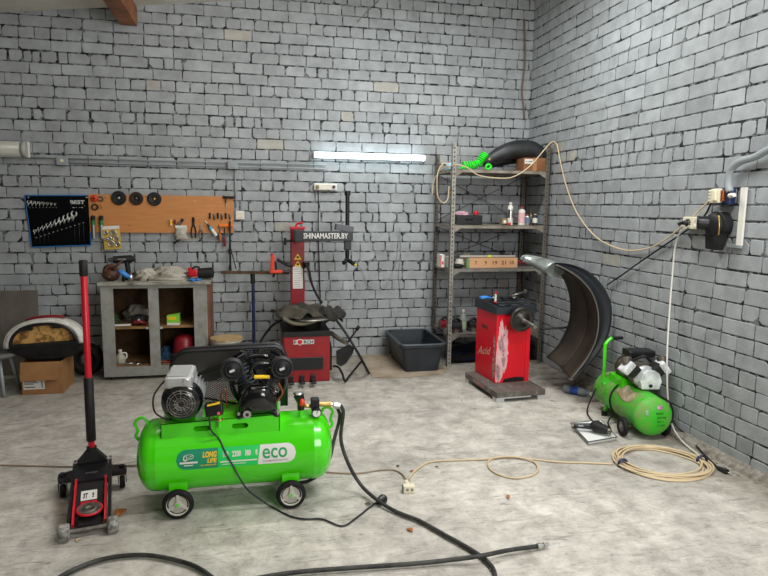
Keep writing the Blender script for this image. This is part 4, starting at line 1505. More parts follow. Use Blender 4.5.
# ---------------------------------------------------------------- trolley jack
JR = R(11)
t = thing('trolley_jack', 'black and red trolley jack with a tall upright red handle, left of the big compressor', 'jack', (-.770, 2.925, 0), (0, 0, JR))
mb = MB()
sil = [(-.02, .035), (-.02, .06), (.10, .085), (.30, .125), (.50, .150), (.60, .150), (.62, .10), (.58, .055), (.30, .05), (.05, .025)]
for sx in (-1, 1):
    mb.prism([(sx * .072 - .004, y, z) for y, z in sil], (.008, 0, 0))
mb.build('side_plate', M['black'], t) if False else None
for sx in (-1, 1):
    m2 = MB(); m2.prism([(sx * .088 - .007, y, z) for y, z in sil], (.014, 0, 0)); m2.build('side_plate', M['black'], t)
    m2 = MB(); m2.prism([(sx * .070 - .005, y, z + .012) for y, z in ((.02, .05), (.10, .08), (.36, .13), (.36, .09), (.10, .045), (.03, .03))], (.010, 0, 0)); m2.build('lift_arm', M['red'], t)
    # front wheels
    w = MB(); w.lathe([(0, -.024), (.034, -.024), (.040, -.018), (.040, .018), (.034, .024), (0, .024)], (sx * .104, 0, .040), (1, 0, 0), 24)
    w.build('front_wheel', mat('scuffed_wheel', '#5b5a57', .6, col2='#a8a6a0', scale=30), t)
    # rear outriggers + casters
    m2 = MB(); m2.prism([(sx * .085, .46, .085), (sx * .14, .47, .08), (sx * .170, .50, .078), (sx * .170, .55, .078), (sx * .085, .57, .085)], (0, 0, .026)); m2.cyl((sx * .146, .52, .10), (sx * .146, .52, .118), .016); m2.build('outrigger', M['black'], t)
    m2 = MB(); m2.prism([(sx * .146 - .022, .48, .03), (sx * .146 - .022, .54, .08), (sx * .146 - .022, .48, .08)], (.004, 0, 0)); m2.prism([(sx * .146 + .018, .48, .03), (sx * .146 + .018, .54, .08), (sx * .146 + .018, .48, .08)], (.004, 0, 0)); m2.box((sx * .146 - .022, .48, .076), (sx * .146 + .022, .54, .080)); cf = m2.build('caster_fork', M['black'], t)
    m2 = MB(); m2.lathe([(0, -.014), (.028, -.014), (.034, -.009), (.034, .009), (.028, .014), (0, .014)], (sx * .146, .490, .034), (1, 0, 0), 20); m2.build('caster_wheel', M['rubber'], cf)
MB().cyl((-.098, 0, .04), (.098, 0, .04), .010).build('front_axle', M['steel_dull'], t)
mb = MB(); mb.prism([(-.064, .10, .062), (.064, .10, .062), (.066, .36, .128), (-.066, .36, .128)], (0, 0, -.02)); mb.box((-.05, .02, .03), (.05, .10, .055), .004); mb.build('front_deck', M['black_mat'], t)
mb = MB(); mb.prism([(-.080, .34, .135), (.080, .34, .135), (.080, .50, .158), (-.080, .50, .158)], (0, 0, -.03)); mb.build('cover_plate', M['black'], t)
# saddle
mb = MB(); mb.lathe([(0, 0), (.046, 0), (.054, .006), (.054, .014), (.048, .017), (.041, .013), (.030, .013), (.028, .016), (.018, .016), (.016, .012), (0, .012)], (0, .105, .078), (0, -.12, 1), 32)
mb.build('saddle', M['steel_dull'], t)
MB().torus((0, .104, .088), (0, -.12, 1), .055, .006, 32, 6).build('saddle_ring', M['red'], t)
# stickers
mb = MB(); mb.prism([(-.044, .20, .0905), (.030, .20, .0905), (.030, .27, .1085), (-.044, .27, .1085)], (0, 0, .001)); st = mb.build('warning_sticker', M['white_label'], t)
mb = MB()
put_text(mb, '3T', plane_fn((-.034, .212, .0948), (.022, 0, 0), (0, .040, .0103)), offset=.05)
put_text(mb, '!', plane_fn((.008, .212, .0948), (.008, 0, 0), (0, .040, .0103)), offset=.05)
mb.build('printed_marks', M['ink'], st)
mb = MB(); mb.prism([(-.044, .178, .0852), (.030, .178, .0852), (.030, .192, .0888), (-.044, .192, .0888)], (0, 0, .001)); mb.build('red_strip', M['red'], t)
mb = MB(); mb.prism([(-.03, .40, .1455), (.03, .40, .1455), (.03, .412, .1472), (-.03, .412, .1472)], (0, 0, .001)); mb.build('name_plate', M['steel'], t)
# handle socket and handle
MB().cyl((-.095, .52, .165), (.095, .52, .165), .006, seg=10).build('pivot_pin', M['steel'], t)
mb = MB(); mb.box((-.075, .50, .12), (.075, .56, .17), .004); mb.build('yoke', M['black'], t)
mb = MB(); mb.prism([(-.080, .50, .16), (.080, .50, .16), (.026, .50, .225), (-.026, .50, .225)], (0, .05, 0)); mb.cyl((0, .525, .21), (0, .525, .245), .026); mb.build('handle_socket', M['black_mat'], t)
h0 = Vector((0, .525, .235))
top_w = at(83, 260, 3.45)
top_l = Euler((0, 0, -JR)).to_matrix() @ (top_w - Vector(t.location))
dirn = (top_l - h0).normalized(); LH = (top_l - h0).length
z_of = lambda py: (at(90, py, 3.45).z - .235) / (top_w.z - .235) * LH
for nm, a, b, r_, m_ in (('handle_tube', 0, z_of(275) + .01, .0165, 'red'), ('foam_sleeve', z_of(440), z_of(377), .0245, 'black_mat'), ('grip', z_of(276), LH, .021, 'black_mat')):
    mb = MB()
    pr = [(0, a), (r_ * .9, a), (r_, a + .004), (r_, b - .004), (r_ * .85, b), (0, b)]
    mb.lathe(pr, h0, dirn, 20)
    mb.build(nm, M[m_], t)
# ---------------------------------------------------------------- grey open cabinet and what lies on it
FYC, BYC = 5.65, 6.12
x0 = at(102, 330, FYC).x; x1 = at(205.5, 330, FYC).x
ZT = .852
t = thing('open_cabinet', 'worn grey wooden cabinet with open front and four shelf bays under the tool board', 'cabinet', ((x0 + x1) / 2, (FYC + BYC) / 2, 0))
ox, oy = t.location.x, t.location.y
lx = lambda x: x - ox
ly = lambda y: y - oy
X0, X1 = lx(x0), lx(x1)
Y0, Y1 = ly(FYC), ly(BYC)
mb = MB(); mb.box((X0 - .02, Y0 - .025, ZT), (X1 + .055, Y1, ZT + .022), .003); mb.build('top_board', mat('grimy_grey_top', '#a09d92', .7, col2='#5d574b', scale=8, thr=(.45, .62)), t)
mb = MB(); mb.box((X0, Y0 + .02, .05), (X0 + .022, Y1, ZT)); mb.build('side_board', M['cab_side'], t)
mb = MB(); mb.box((X1 - .002, Y0 + .022, .05), (X1 + .045, Y1, ZT)); mb.build('side_board', M['cab_side'], t)
mb = MB(); mb.box((X0 + .022, Y1 - .012, .05), (X1 - .002, Y1, ZT)); mb.build('back_board', M['cab_dark'], t)


def vx(px): return lx(at(px, 330, FYC).x)


gp = M['grey_paint']
for a, b in ((102, 114.5), (149.3, 159.5), (194.3, 205.5)):
    MB().box((vx(a), Y0, .10), (vx(b), Y0 + .022, ZT), .002).build('front_stile', gp, t)
MB().box((X1 + .001, Y0 + .0, .05), (X1 + .020, Y0 + .022, ZT), .001).build('corner_strip', gp, t)
MB().box((vx(102), Y0 - .003, .03), (vx(205.5), Y0 + .022, .115), .002).build('bottom_rail', gp, t)
MB().box((vx(102), Y0 - .002, ZT - .03), (vx(205.5), Y0 - .0005, ZT), .0).build('top_rail', gp, t)
MB().box((X0 + .023, Y0 + .024, .10), (X1 - .003, Y1 - .013, .122)).build('bottom_shelf', M['ply'], t)
zs = at(130, 327, FYC + .03).z
MB().box((X0 + .023, Y0 + .024, zs - .018), (X1 - .003, Y1 - .013, zs), .001).build('middle_shelf', M['ply'], t)
MB().box((vx(152), Y0 + .023, .122), (vx(156), Y1 - .013, zs - .02)).build('divider', M['cab_dark'], t)
for a in (106, 203):
    for yy in (Y0 + .03, Y1 - .05):
        MB().box((vx(a) - .02, yy, 0), (vx(a) + .02, yy + .04, .05)).build('leg', M['cab_dark'], t)
for px in (147, 161):
    MB().cyl((vx(px), Y0 + .016, zs - .012), (vx(px), Y0 + .024, zs - .012), .012).build('shelf_clip', M['alu'], t)
TOPZ = ZT + .0225


def ct(px, Y):             # point standing on the cabinet top
    p = at(px, 280, Y); return Vector((p.x, Y, TOPZ))


# cordless drill standing
p = ct(125, 5.86)
t = thing('cordless_drill', 'black cordless drill standing upright at the left of the cabinet top', 'drill', p, (0, 0, R(10)))
mb = MB(); mb.cyl((-.09, 0, .185), (.05, 0, .19), .032, .034, 16); mb.sphere((.055, 0, .19), (.03, .033, .034)); db = mb.build('drill_body', M['black_mat'], t)
mb = MB(); mb.cyl((-.09, 0, .185), (-.135, 0, .184), .022, .014, 14); mb.cyl((-.135, 0, .184), (-.15, 0, .183), .006); mb.build('chuck', M['steel_dull'], t)
mb = MB(); mb.tube([(.02, 0, .17), (.028, 0, .10), (.03, 0, .05)], .022, 10); mb.build('handle', M['black'], t)
mb = MB(); mb.box((-.025, -.035, 0), (.075, .035, .05), .008); mb.build('battery', M['black_mat'], t)
MB().obox((-.02, -.033, .19), (.07, .002, .014), None).build('side_stripe', M['steel_dull'], db)
# leather pouch
p = ct(111, 5.78)
t = thing('leather_pouch', 'brown leather tool pouch slumped at the left end of the cabinet top', 'pouch', p)
mb = MB(); mb.smooth = True
rb = random.Random(2)
mb.sphere((0, 0, .055), (.075, .05, .055), 16, 10)
mb.tube([(-.05, 0, .08), (-.03, 0, .125), (.0, 0, .13), (.03, 0, .12), (.06, 0, .08)], .022, 8)
mb.v = [Vector((v.x + rb.uniform(-.003, .003), v.y, max(0, v.z + rb.uniform(-.003, .003)))) for v in mb.v]
mb.build('pouch_body', M['leather'], t)
MB().tube([(.03, -.03, .11), (.07, -.04, .15), (.11, -.02, .19)], .012, 8).build('strap', M['leather'], t)
MB().cyl((.0, -.053, .045), (.0, -.057, .045), .008).build('rivet', M['steel'], t)
p = ct(123, 5.72)
t = thing('blue_grip', 'bright blue curved plastic grip lying in front of the cordless drill', 'grip', p, (0, R(18), R(5)))
MB().tube([(-.06, 0, .085), (-.03, 0, .075), (.01, 0, .062), (.045, 0, .056)], .022, 10, radii=[.012, .022, .022, .014]).build('grip_body', M['blue'], t)
t.children
M['blue'].node_tree.nodes['Principled BSDF'].inputs['Base Color'].default_value = s2l('#2b7fd0')
MB().tube([(.0, .012, .0), (.0, .012, .05)], .012, 8, False).build('pedestal', M['black_mat'], t)
p = ct(131, 5.74)
t = thing('small_spray_can', 'short grey metal can standing between the drill and the plastic bags', 'can', p)
mb = MB(); mb.lathe([(0, 0), (.02, 0), (.021, .045), (.014, .055), (.01, .065), (0, .066)], (0, 0, 0), (0, 0, 1), 16); mb.build('can_body', M['steel'], t)
MB().cyl((0, 0, .066), (0, 0, .075), .009).build('cap', M['red'], t)
for px, Y, L, c, lab_ in ((140, 5.80, .16, M['leather'], 'brown flat strip lying behind the small grey can'), (152, 5.92, .20, M['cream'], 'pale wooden paddle lying behind the crumpled bags')):
    p = ct(px, Y)
    o = MB(); o.box((-L / 2, -.03, 0), (L / 2, .03, .018), .003)
    if px == 152: o.v = [v + Vector((0, 0, .05)) for v in o.v]; o.box((-.06, -.025, 0), (.06, .025, .05), .003)
    ob = o.build('wooden_strip', c); ob.location = p
    tag(ob, lab_, 'strip')
# crumpled plastic bags
rb = random.Random(9)


def crumple(name, p, sx, sy, sz, label, m, seedn, top=None):
    r_ = random.Random(seedn)
    o = MB()

    def fn(u, v):
        th = 2 * PI * u
        ph = PI * (v * .5)
        k = 1 + .32 * math.sin(5 * th + 3 * v + seedn) * math.sin(4 * v * PI) + r_.uniform(-.10, .10)
        return (sx * math.cos(th) * math.sin(PI / 2 * (1 - v) ** .7) * k, sy * math.sin(th) * math.sin(PI / 2 * (1 - v) ** .7) * k, max(0., sz * (1 - (1 - v) ** 2) * (1 + .3 * math.sin(3 * th))))
    o.sheet(fn, 22, 9)
    ob = o.build(name, m); ob.location = p
    return tag(ob, label, 'bag' if 'bag' in name else 'rag')


film = mat('milky_film', '#bdb7a8', .35, trans=.25, bump=.9, bscale=22)
crumple('plastic_bag', ct(146, 5.84), .10, .07, .085, 'small crumpled pale plastic bag left of the big one on the cabinet', film, 3)
crumple('plastic_bag', ct(170, 5.86), .16, .10, .095, 'big crumpled milky plastic bag in the middle of the cabinet top', film, 6)
p = ct(168, 5.74)
t = thing('parts_tray', 'shallow pale plastic tray lying in front of the crumpled bags', 'tray', p)
mb = MB(); mb.box((-.16, -.05, 0), (.15, .05, .006), .001); mb.build('tray_base', M['cream'], t)
for a, b in (((-.16, -.05, .0055), (.15, -.045, .035)), ((-.16, .045, .0055), (.15, .05, .035)), ((-.16, -.05, .0055), (-.155, .05, .035)), ((.145, -.05, .0055), (.15, .05, .035))):
    pass
MB().tube([(-.155, -.047, .018), (.145, -.047, .018), (.145, .047, .018), (-.155, .047, .018)], .012, 6, False, closed=True).build('tray_rim', film, t)
# red and black drill lying
p = ct(196, 5.84)
t = thing('angle_grinder', 'red and black power tool lying at the right end of the cabinet top', 'power tool', p)
mb = MB(); mb.cyl((.02, 0, .055), (.145, 0, .06), .045, .05, 18); mb.sphere((.145, 0, .06), (.02, .05, .05)); mb.build('motor_housing', M['black_mat'], t)
mb = MB(); mb.obox((-.02, 0, .06), (.09, .08, .07), None, .02); mb.obox((-.045, 0, .095), (.05, .05, .03), None, .01); gb = mb.build('gear_case', M['red'], t)
MB().tube([(-.03, -.02, .10), (.0, -.02, .118), (.04, -.02, .11)], .009, 8).build('trigger_guard', M['black'], t)
MB().cyl((-.06, 0, .05), (-.12, 0, .045), .02, .012).build('spindle', M['steel_dull'], t)
p = ct(192, 5.71)
t = thing('blue_glove', 'flat blue glove lying at the front right of the cabinet top', 'glove', p)
mb = MB(); mb.smooth = True
mb.sphere((0, 0, .010), (.045, .032, .010), 14, 6)
for k in range(4): mb.tube([(.035, -.02 + .014 * k, .010), (.085 - .01 * abs(k - 1.5), -.028 + .02 * k, .009)], .008, 7, False)
mb.tube([(-.01, -.025, .010), (.02, -.05, .009)], .008, 7, False)
mb.build('glove_shell', M['blue'], t)

# inside the cabinet
SZ1 = .1225
SZ2 = zs + .0005


def cs(px, Y, z): p = at(px, 330, Y); return Vector((p.x, Y, z))


p = cs(174, 5.74, SZ2)
t = thing('small_carton', 'small lime green and white carton on the upper right shelf of the cabinet', 'carton', p, (0, 0, R(-8)))
mb = MB(); mb.box((-.053, -.03, .02), (.053, .03, .085), .001); mb.build('carton_body', M['lime'], t)
mb = MB(); mb.box((-.053, -.03, 0), (.053, .03, .02), .001); mb.build('white_base', M['white_label'], t)
MB().box((-.046, -.032, .05), (.03, -.0301, .075)).build('yellow_panel', M['yellow'], t)
MB().prism([(-.053, -.03, .085), (.053, -.03, .085), (.06, .01, .105), (-.05, .03, .085)], (0, 0, .002)).build('lid_flap', M['lime'], t)
p = cs(184, 5.78, SZ1)
t = thing('red_helmet', 'round red helmet shell on the lower right shelf of the cabinet', 'helmet', p)
mb = MB(); mb.smooth = True
mb.lathe([(.092, 0), (.100, .03), (.102, .12), (.096, .18), (.078, .225), (.04, .245), (0, .248)], (0, 0, 0), (0, 0, 1), 28)
mb.build('shell', M['burgundy'], t)
MB().torus((0, 0, .008), (0, 0, 1), .095, .007, 28).build('rim', M['black'], t)
p = cs(119, 5.76, SZ1)
t = thing('white_jug', 'small whitish plastic jug on the lower left shelf of the cabinet', 'jug', p)
mb = MB(); mb.lathe([(0, 0), (.04, 0), (.046, .015), (.046, .06), (.035, .08), (.015, .095), (.015, .115), (0, .115)], (0, 0, 0), (0, 0, 1), 22); mb.build('jug_body', mat('dirty_jug', '#a39d8e', .5), t)
MB().cyl((0, 0, .115), (0, 0, .13), .018).build('cap', M['white'], t)
MB().tube([(.014, -.0, .10), (.05, 0, .095), (.055, 0, .06), (.045, 0, .045)], .007, 7).build('handle', M['white'], t)
p = cs(140, 5.76, SZ2)
t = thing('red_power_tool', 'dark red and black power tool on the upper left shelf of the cabinet', 'power tool', p, (0, 0, R(12)))
mb = MB(); mb.sphere((0, 0, .05), (.075, .045, .05), 16, 10); mb.build('tool_housing', M['black_mat'], t)
MB().tube([(-.05, -.03, .03), (.0, -.05, .04), (.05, -.04, .02)], .018, 8).build('red_grip', M['burgundy'], t)
MB().sphere((-.01, -.062, .058), (.012, .006, .012)).build('bright_knob', M['steel'], t)
MB().tube([(.05, 0, .05), (.10, .02, .08), (.08, .1, .06), (-.04, .12, .07), (-.12, .08, .04)], .008, 7).build('power_lead', M['black'], t)
p = cs(122, 5.74, SZ2)
tag(MB().obox(p + Vector((0, 0, .008)), (.16, .03, .014), Euler((0, 0, R(6))).to_matrix(), .003).build('white_strip', M['white']), 'thin white strip lying at the front of the upper left cabinet shelf', 'strip')
ob = crumple('green_rag', cs(113, 5.86, SZ2), .055, .06, .07, 'dark green rag heaped at the left end of the upper cabinet shelf', mat('dark_green_cloth', '#2b4a2a', .9), 4)
ob = crumple('white_rag', cs(138, 5.98, SZ2), .12, .05, .12, 'pale rag behind the red power tool on the upper cabinet shelf', mat('greyish_cloth', '#8c877a', .9), 7)
crumple('blue_rag', cs(166, 5.9, SZ1), .07, .06, .09, 'blue rag on the lower right cabinet shelf beside the red helmet', mat('blue_cloth', '#274a6c', .9), 8)
for k in range(6):
    px = (129, 134, 139, 144, 163, 170)[k]
    p = cs(px, 5.72 + .02 * (k % 2), SZ1)
    a_ = (20, -30, 60, -10, 15, -40)[k]
    ob = MB().tube([(-.05, 0, .008), (.05, 0, .008)], .007, 7, False).build('loose_tool', M['steel'] if k in (0, 2) else (M['black_mat'] if k < 4 else M['burgundy']))
    ob.location = p; ob.rotation_euler = (0, 0, R(a_))
    tag(ob, ['shiny steel rod lying nearest the white jug on the lower cabinet shelf', 'black rod lying second from the white jug on the lower shelf', 'shiny steel rod lying steeply angled in the lower left bay', 'black rod lying beside the middle post in the lower left bay',
             'dark red rod lying just right of the middle post, lower shelf', 'dark red rod lying in front of the blue rag on the lower shelf'][k], 'tool', 'loose tools on the lower cabinet shelf')

# ---------------------------------------------------------------- left corner: leaning board, stool, top case, box
q0, q1 = at(-40, 300, 6.1), at(39.5, 293.5, 6.1)
t = thing('leaning_board', 'grey-brown hardboard sheet leaning against the wall at the left edge', 'board', ((q0.x + q1.x) / 2, 5.98, 0), (R(-5.5), 0, 0))
hwid = (q1.x - q0.x) / 2
mb = MB(); mb.box((-hwid, -.006, .0), (hwid, .006, .77), .001); mb.build('sheet', mat('grey_hardboard', '#6b655c', .8, col2='#5b564f', scale=3), t)
MB().box((-.02, -.022, .02), (.02, -.006, .75), .002).build('batten', mat('grey_batten', '#5f5a52', .8), t)
# low stool
p = fl(6, 387)
t = thing('low_stool', 'low grey stool with splayed legs half cut off by the left edge', 'stool', (at(-2, 380, 5.42).x, 5.42, 0))
ss = at(8, 352, 5.42).z
mb = MB(); mb.lathe([(0, ss - .03), (.17, ss - .03), (.185, ss - .02), (.185, ss + .0), (.17, ss + .012), (0, ss + .012)], (0, 0, 0), (0, 0, 1), 32); mb.build('seat', mat('grey_seat', '#5c5c5b', .6), t)
for a in (45, 135, 225, 315):
    c, s_ = math.cos(R(a - 12)), math.sin(R(a - 12))
    MB().tube([(.09 * c, .09 * s_, ss - .02), (.16 * c, .16 * s_, .0)], .014, 8, False).build('leg', M['grey_pvc'], t)
# cardboard box
bx0, bx1 = at(22, 390, 5.32).x, at(63, 390, 5.32).x
bzt = at(40, 362, 5.32).z
t = thing('cardboard_box', 'brown cardboard box with a shipping label under the white top case', 'box', ((bx0 + bx1) / 2, 5.32, 0))
hw_ = (bx1 - bx0) / 2
mb = MB()
w_ = .004
DPT = .34
mb.box((-hw_, 0, 0), (hw_, w_, bzt)); mb.box((-hw_, DPT - w_, 0), (hw_, DPT, bzt)); mb.box((-hw_, w_, 0), (-hw_ + w_, DPT - w_, bzt)); mb.box((hw_ - w_, w_, 0), (hw_, DPT - w_, bzt)); mb.box((-hw_ + w_, w_, 0), (hw_ - w_, DPT - w_, w_))
mb.build('box_walls', M['card'], t)
mb = MB(); mb.prism([(-hw_ + .0, -.003, bzt), (hw_ - .01, -.003, bzt), (hw_ - .03, -.03, bzt - .145), (-hw_ - .0, -.03, bzt - .150)], (0, -.003, 0)); mb.build('flap', M['card'], t)
mb = MB(); mb.prism([(hw_ + .002, 0, bzt), (hw_ + .002, DPT, bzt), (hw_ + .07, DPT - .06, bzt - .015), (hw_ + .06, .05, bzt - .02)], (0, 0, .003)); mb.build('flap', M['card'], t) if False else None
lz0, lz1 = .055, .150
mb = MB(); mb.box((-hw_ + .012, -.0015, .045), (-hw_ + .17, 0, .135)); lb = mb.build('shipping_label', M['white_label'], t)
mb = MB()
for k, (a, b, z) in enumerate(((.02, .11, .110), (.02, .12, .098), (.02, .09, .086), (.02, .10, .060))):
    mb.box((-hw_ + a, -.0022, z), (-hw_ + b, -.0015, z + (.005 if k < 3 else .008)))
for k in range(9):
    mb.box((-hw_ + .145, -.0022, .058 + k * .007), (-hw_ + .160, -.0015, .061 + k * .007 + (.002 if k % 3 == 0 else 0)))
mb.build('printed_lines', M['ink'], lb)
crumple('foam_scrap', Vector((bx1 - .08, 5.32 + .20, bzt - .03)), .05, .05, .05, 'white foam scrap at the back right corner of the cardboard box', M['white'], 5).location = Vector((bx1 - .035, 5.32 + .20, bzt + .001))

# motorcycle top case, open side facing the room
A0, A1 = at(5, 345, 5.30), at(84, 330, 5.30)
TPZ = at(48, 316, 5.42).z
MIDZ = at(40, 346, 5.30).z
BOTZ = bzt + .004
tcx = (A0.x + A1.x) / 2
RX = (A1.x - A0.x) / 2
t = thing('top_case', 'white motorcycle top case with red light bar and wood flake board inside, lying open', 'top case', (tcx, 5.30, BOTZ), (0, R(-3), 0))
mz0 = MIDZ - BOTZ
hz_ = TPZ - MIDZ - .01


def rimpt(a, s=1., y=0.):
    x = RX * s * math.copysign(abs(math.cos(a)) ** .85, math.cos(a))
    z = mz0 + hz_ * s * abs(math.sin(a)) ** .9
    return Vector((x, y, z))


# upper shell as loft from rim back
mb = MB()
mb.sheet(lambda u, v: Vector((lambda p, k: (p.x * k, .36 * math.sin(v * PI / 2) ** 1.1 - .0, mz0 + (p.z - mz0) * k))(rimpt(PI * u), (max(0., math.cos(v * PI / 2)) ** .55) * .96 + .04)), 30, 12, .006)
mb.sheet(lambda u, v: rimpt(PI * u, 1.0 - .16 * v, -.004 * math.sin(PI * v) - .001), 30, 2, .004)
sh = mb.build('upper_shell', mat('scuffed_white_shell', '#d4d2cb', .3, col2='#bab7ae', scale=5), t)
mb = MB()
pts = [rimpt(PI * k / 24, .84, -.006) for k in range(25)]
mb.tube(pts, .013, 8, False)
mb.build('rim_seal', M['black'], t)
mb = MB()      # lower black half
mb.sheet(lambda u, v: Vector((lambda a, k: (RX * 1.0 * math.cos(a) * (1 - .30 * v ** 2), .0 + .18 * v * 0 + (.0 + .05 * v), mz0 + .02 - (mz0 + .02) * v * (.55 + .45 * math.sin(a))))(PI * u, 0)), 24, 8, .02)
mb.build('front_lip', M['black_mat'], t)
mb = MB(); mb.lathe([(0, 0), (.62, 0), (.90, .35), (1., .8), (1.0, 1.0), (.95, 1.0), (0, .9)], (0, 0, 0), (0, 0, 1), 36)
mb.v = [Vector((v.x * RX * .96, .19 + v.y * .18, v.z * (mz0 + .01))) for v in mb.v]
mb.build('lower_shell', M['black_mat'], t)
mb = MB(); mb.prism([rimpt(PI * k / 20, .83, .03) for k in range(21)], (0, .012, 0)); mb.build('flake_board', M['osb'], t)
for a, w2 in ((118, .09), (66, .07)):
    p = rimpt(R(a), .78, .01)
    MB().obox(p, (w2, .05, .03), None, .004).build('latch', M['black'], t)
mb = MB()
mb.sheet(lambda u, v: Vector((lambda p, k: (p.x * k, .36 * math.sin(v * PI / 2) ** 1.1, mz0 + (p.z - mz0) * k + .006))(rimpt(PI * (.36 + .30 * u)), (max(0., math.cos(v * PI / 2)) ** .55) * .97 + .045)) if True else None, 12, 4, .004) if False else None
mb.tube([rimpt(PI * (.36 + .28 * k / 12), 1.0, .10) + Vector((0, 0, .010)) for k in range(13)], .022, 8, False, flat=.55)
mb.build('red_light_bar', M['burgundy'], t)
# black tyre leaning behind
t = thing('old_tyre', 'black tyre standing half hidden between the top case and the cabinet', 'tyre', (at(89, 370, 5.85).x - .02, 5.88, .15), (0, 0, 0))
mb = MB(); mb.torus((0, 0, 0), (0, 1, 0), .105, .045, 40, 12, 1.4); mb.build('tread', M['rubber'], t)
MB().torus((0, 0, 0), (0, 1, 0), .062, .012, 32, 8).build('rim', M['black_mat'], t)
kids(t)
t.location.z = .151

# bucket with a wooden lid behind the compressor
p = fl(226, 377)
by = 5.55
t = thing('lidded_bucket', 'white bucket with a wooden lid standing right of the grey cabinet', 'bucket', (at(226.5, 337, by).x, by, 0))
zb_ = at(226, 338, by).z
mb = MB(); mb.lathe([(0, 0), (.115, 0), (.12, .01), (.138, zb_ - .012), (.142, zb_ - .01), (.142, zb_ - .025), (.136, zb_ - .03)], (0, 0, 0), (0, 0, 1), 32); mb.build('bucket_body', mat('dirty_white_bucket', '#aaa89f', .5, col2='#85827a', scale=5), t)
MB().cyl((0, 0, zb_ - .008), (0, 0, zb_ + .006), .143, seg=32).build('wooden_lid', mat('pale_wood_lid', '#b3976c', .7, col2='#9b8058', scale=8), t)
MB().tube([(-.142, 0, zb_ - .04), (-.12, -.10, zb_ - .10), (0, -.155, zb_ - .13), (.12, -.10, zb_ - .10), (.142, 0, zb_ - .04)], .003, 6).build('wire_handle', M['steel_dull'], t)

# blue roller stand with T-bar
by = 5.95
bp = at(254, 345, by)
t = thing('support_stand', 'tall blue support stand with a rusty cross bar left of the tyre changer', 'stand', (bp.x, by, 0))
zt_ = at(253, 274, by).z
MB().cyl((0, 0, .01), (0, 0, zt_ - .01), .016, seg=14).build('post', M['navy'], t)
MB().cyl((0, 0, zt_ - .09), (0, 0, zt_), .021, seg=14).build('collar', M['black_mat'], t)
xl, xr = at(221, 269, by), at(289, 272, by)
MB().obox(((xl.x + xr.x) / 2 - bp.x, 0, zt_ + .014), (xr.x - xl.x, .05, .026), Euler((0, R(1.0), 0)).to_matrix(), .004).build('cross_bar', mat('rusty_bar', '#3b3128', .7, .3, col2='#6b4a2e', scale=14), t)
MB().lathe([(0, 0), (.14, 0), (.14, .008), (.02, .014), (0, .014)], (0, 0, 0), (0, 0, 1), 28).build('base_plate', M['navy'], t)
# ---------------------------------------------------------------- tyre changer
TY = 5.20
t = thing('tyre_changer', 'red tyre changing machine with a lettered black arm and rags on its turntable', 'tyre changer', (.47, 5.45, 0))
O = Vector(t.location)


def tp_(x, y, Y): return at(x, y, Y) - O


a0, a1 = at(283.5, 360, TY).x, at(330, 360, TY).x
ztop = at(300, 333, TY).z
rm = M['red_machine']
mb = MB()
mb.box((a0 - O.x, TY - O.y, .03), (a1 - O.x, TY + .50 - O.y, ztop), .012)
body = mb.build('machine_cabinet', rm, t)
MB().box((a0 - O.x - .01, TY - O.y - .02, 0), (a1 - O.x + .02, TY + .52 - O.y, .03), .004).build('base_strip', mat('dusty_pale_base', '#9c9a95', .8), t)
mb = MB(); mb.box((a0 - O.x - .004, TY - O.y - .006, ztop - .035), (a1 - O.x + .004, TY + .505 - O.y, ztop + .01), .006); mb.build('top_cover', M['black_mat'], t)
b0, b1 = at(300, 357.5, TY).z, at(300, 370, TY).z
MB().box((a0 - O.x + .0, TY - O.y - .010, b1), (a1 - O.x - .06, TY - O.y + .002, b0), .004).build('kick_panel', M['black'], t)
MB().prism([(a1 - O.x - .0, TY - O.y + .02, b0 + .08), (a1 - O.x + .0, TY - O.y + .3, b0 + .14), (a1 - O.x + .0, TY - O.y + .3, b1 + .02), (a1 - O.x, TY - O.y + .02, b1 - .02)], (.02, 0, 0)).build('side_pad', M['rubber'], t)
for px in (291, 302, 313):
    x = at(px, 383, TY).x - O.x
    mb = MB(); mb.box((x - .022, TY - O.y - .09, .035), (x + .022, TY - O.y + .0, .055), .005); mb.box((x - .02, TY - O.y - .03, .05), (x + .02, TY - O.y + .0, .10), .005); mb.build('pedal', M['black'], t)
# logo
lx0, lx1 = at(293.5, 342, TY).x - O.x, at(314, 342, TY).x - O.x
lz0_, lz1_ = at(300, 344.3, TY).z, at(300, 339.9, TY).z
yl = TY - O.y - .0035
mb = MB(); mb.box((lx0, yl, lz0_), (lx1, yl + .003, lz1_), .001); lg = mb.build('logo_plate', M['silver_ink'], t)
mb = MB(); wL = lx1 - lx0
put_text(mb, 'F', plane_fn((lx0 + .006, yl - .001, lz0_ + .005), (.018, 0, 0), (0, 0, lz1_ - lz0_ - .010)), offset=.03)
mb.build('logo_letter', M['ink'], lg)
mb = MB()
put_text(mb, 'RCH', plane_fn((lx0 + .088, yl - .001, lz0_ + .005), (wL - .096, 0, 0), (0, 0, lz1_ - lz0_ - .010)), offset=.03)
mb.build('logo_lettering', M['ink'], lg)
cx_, cz_ = lx0 + .055, (lz0_ + lz1_) / 2
shield = lambda s_, y: [(cx_ - .032 * s_, y, cz_ + .024 * s_), (cx_, y, cz_ + .032 * s_), (cx_ + .032 * s_, y, cz_ + .024 * s_), (cx_ + .030 * s_, y, cz_ - .010 * s_), (cx_, y, cz_ - .036 * s_), (cx_ - .030 * s_, y, cz_ - .010 * s_)]
MB().prism(shield(.85, yl - .001), (0, .003, 0)).build('shield_rim', M['white_label'], lg)
MB().prism(shield(.66, yl - .003), (0, .003, 0)).build('shield', M['red'], lg)
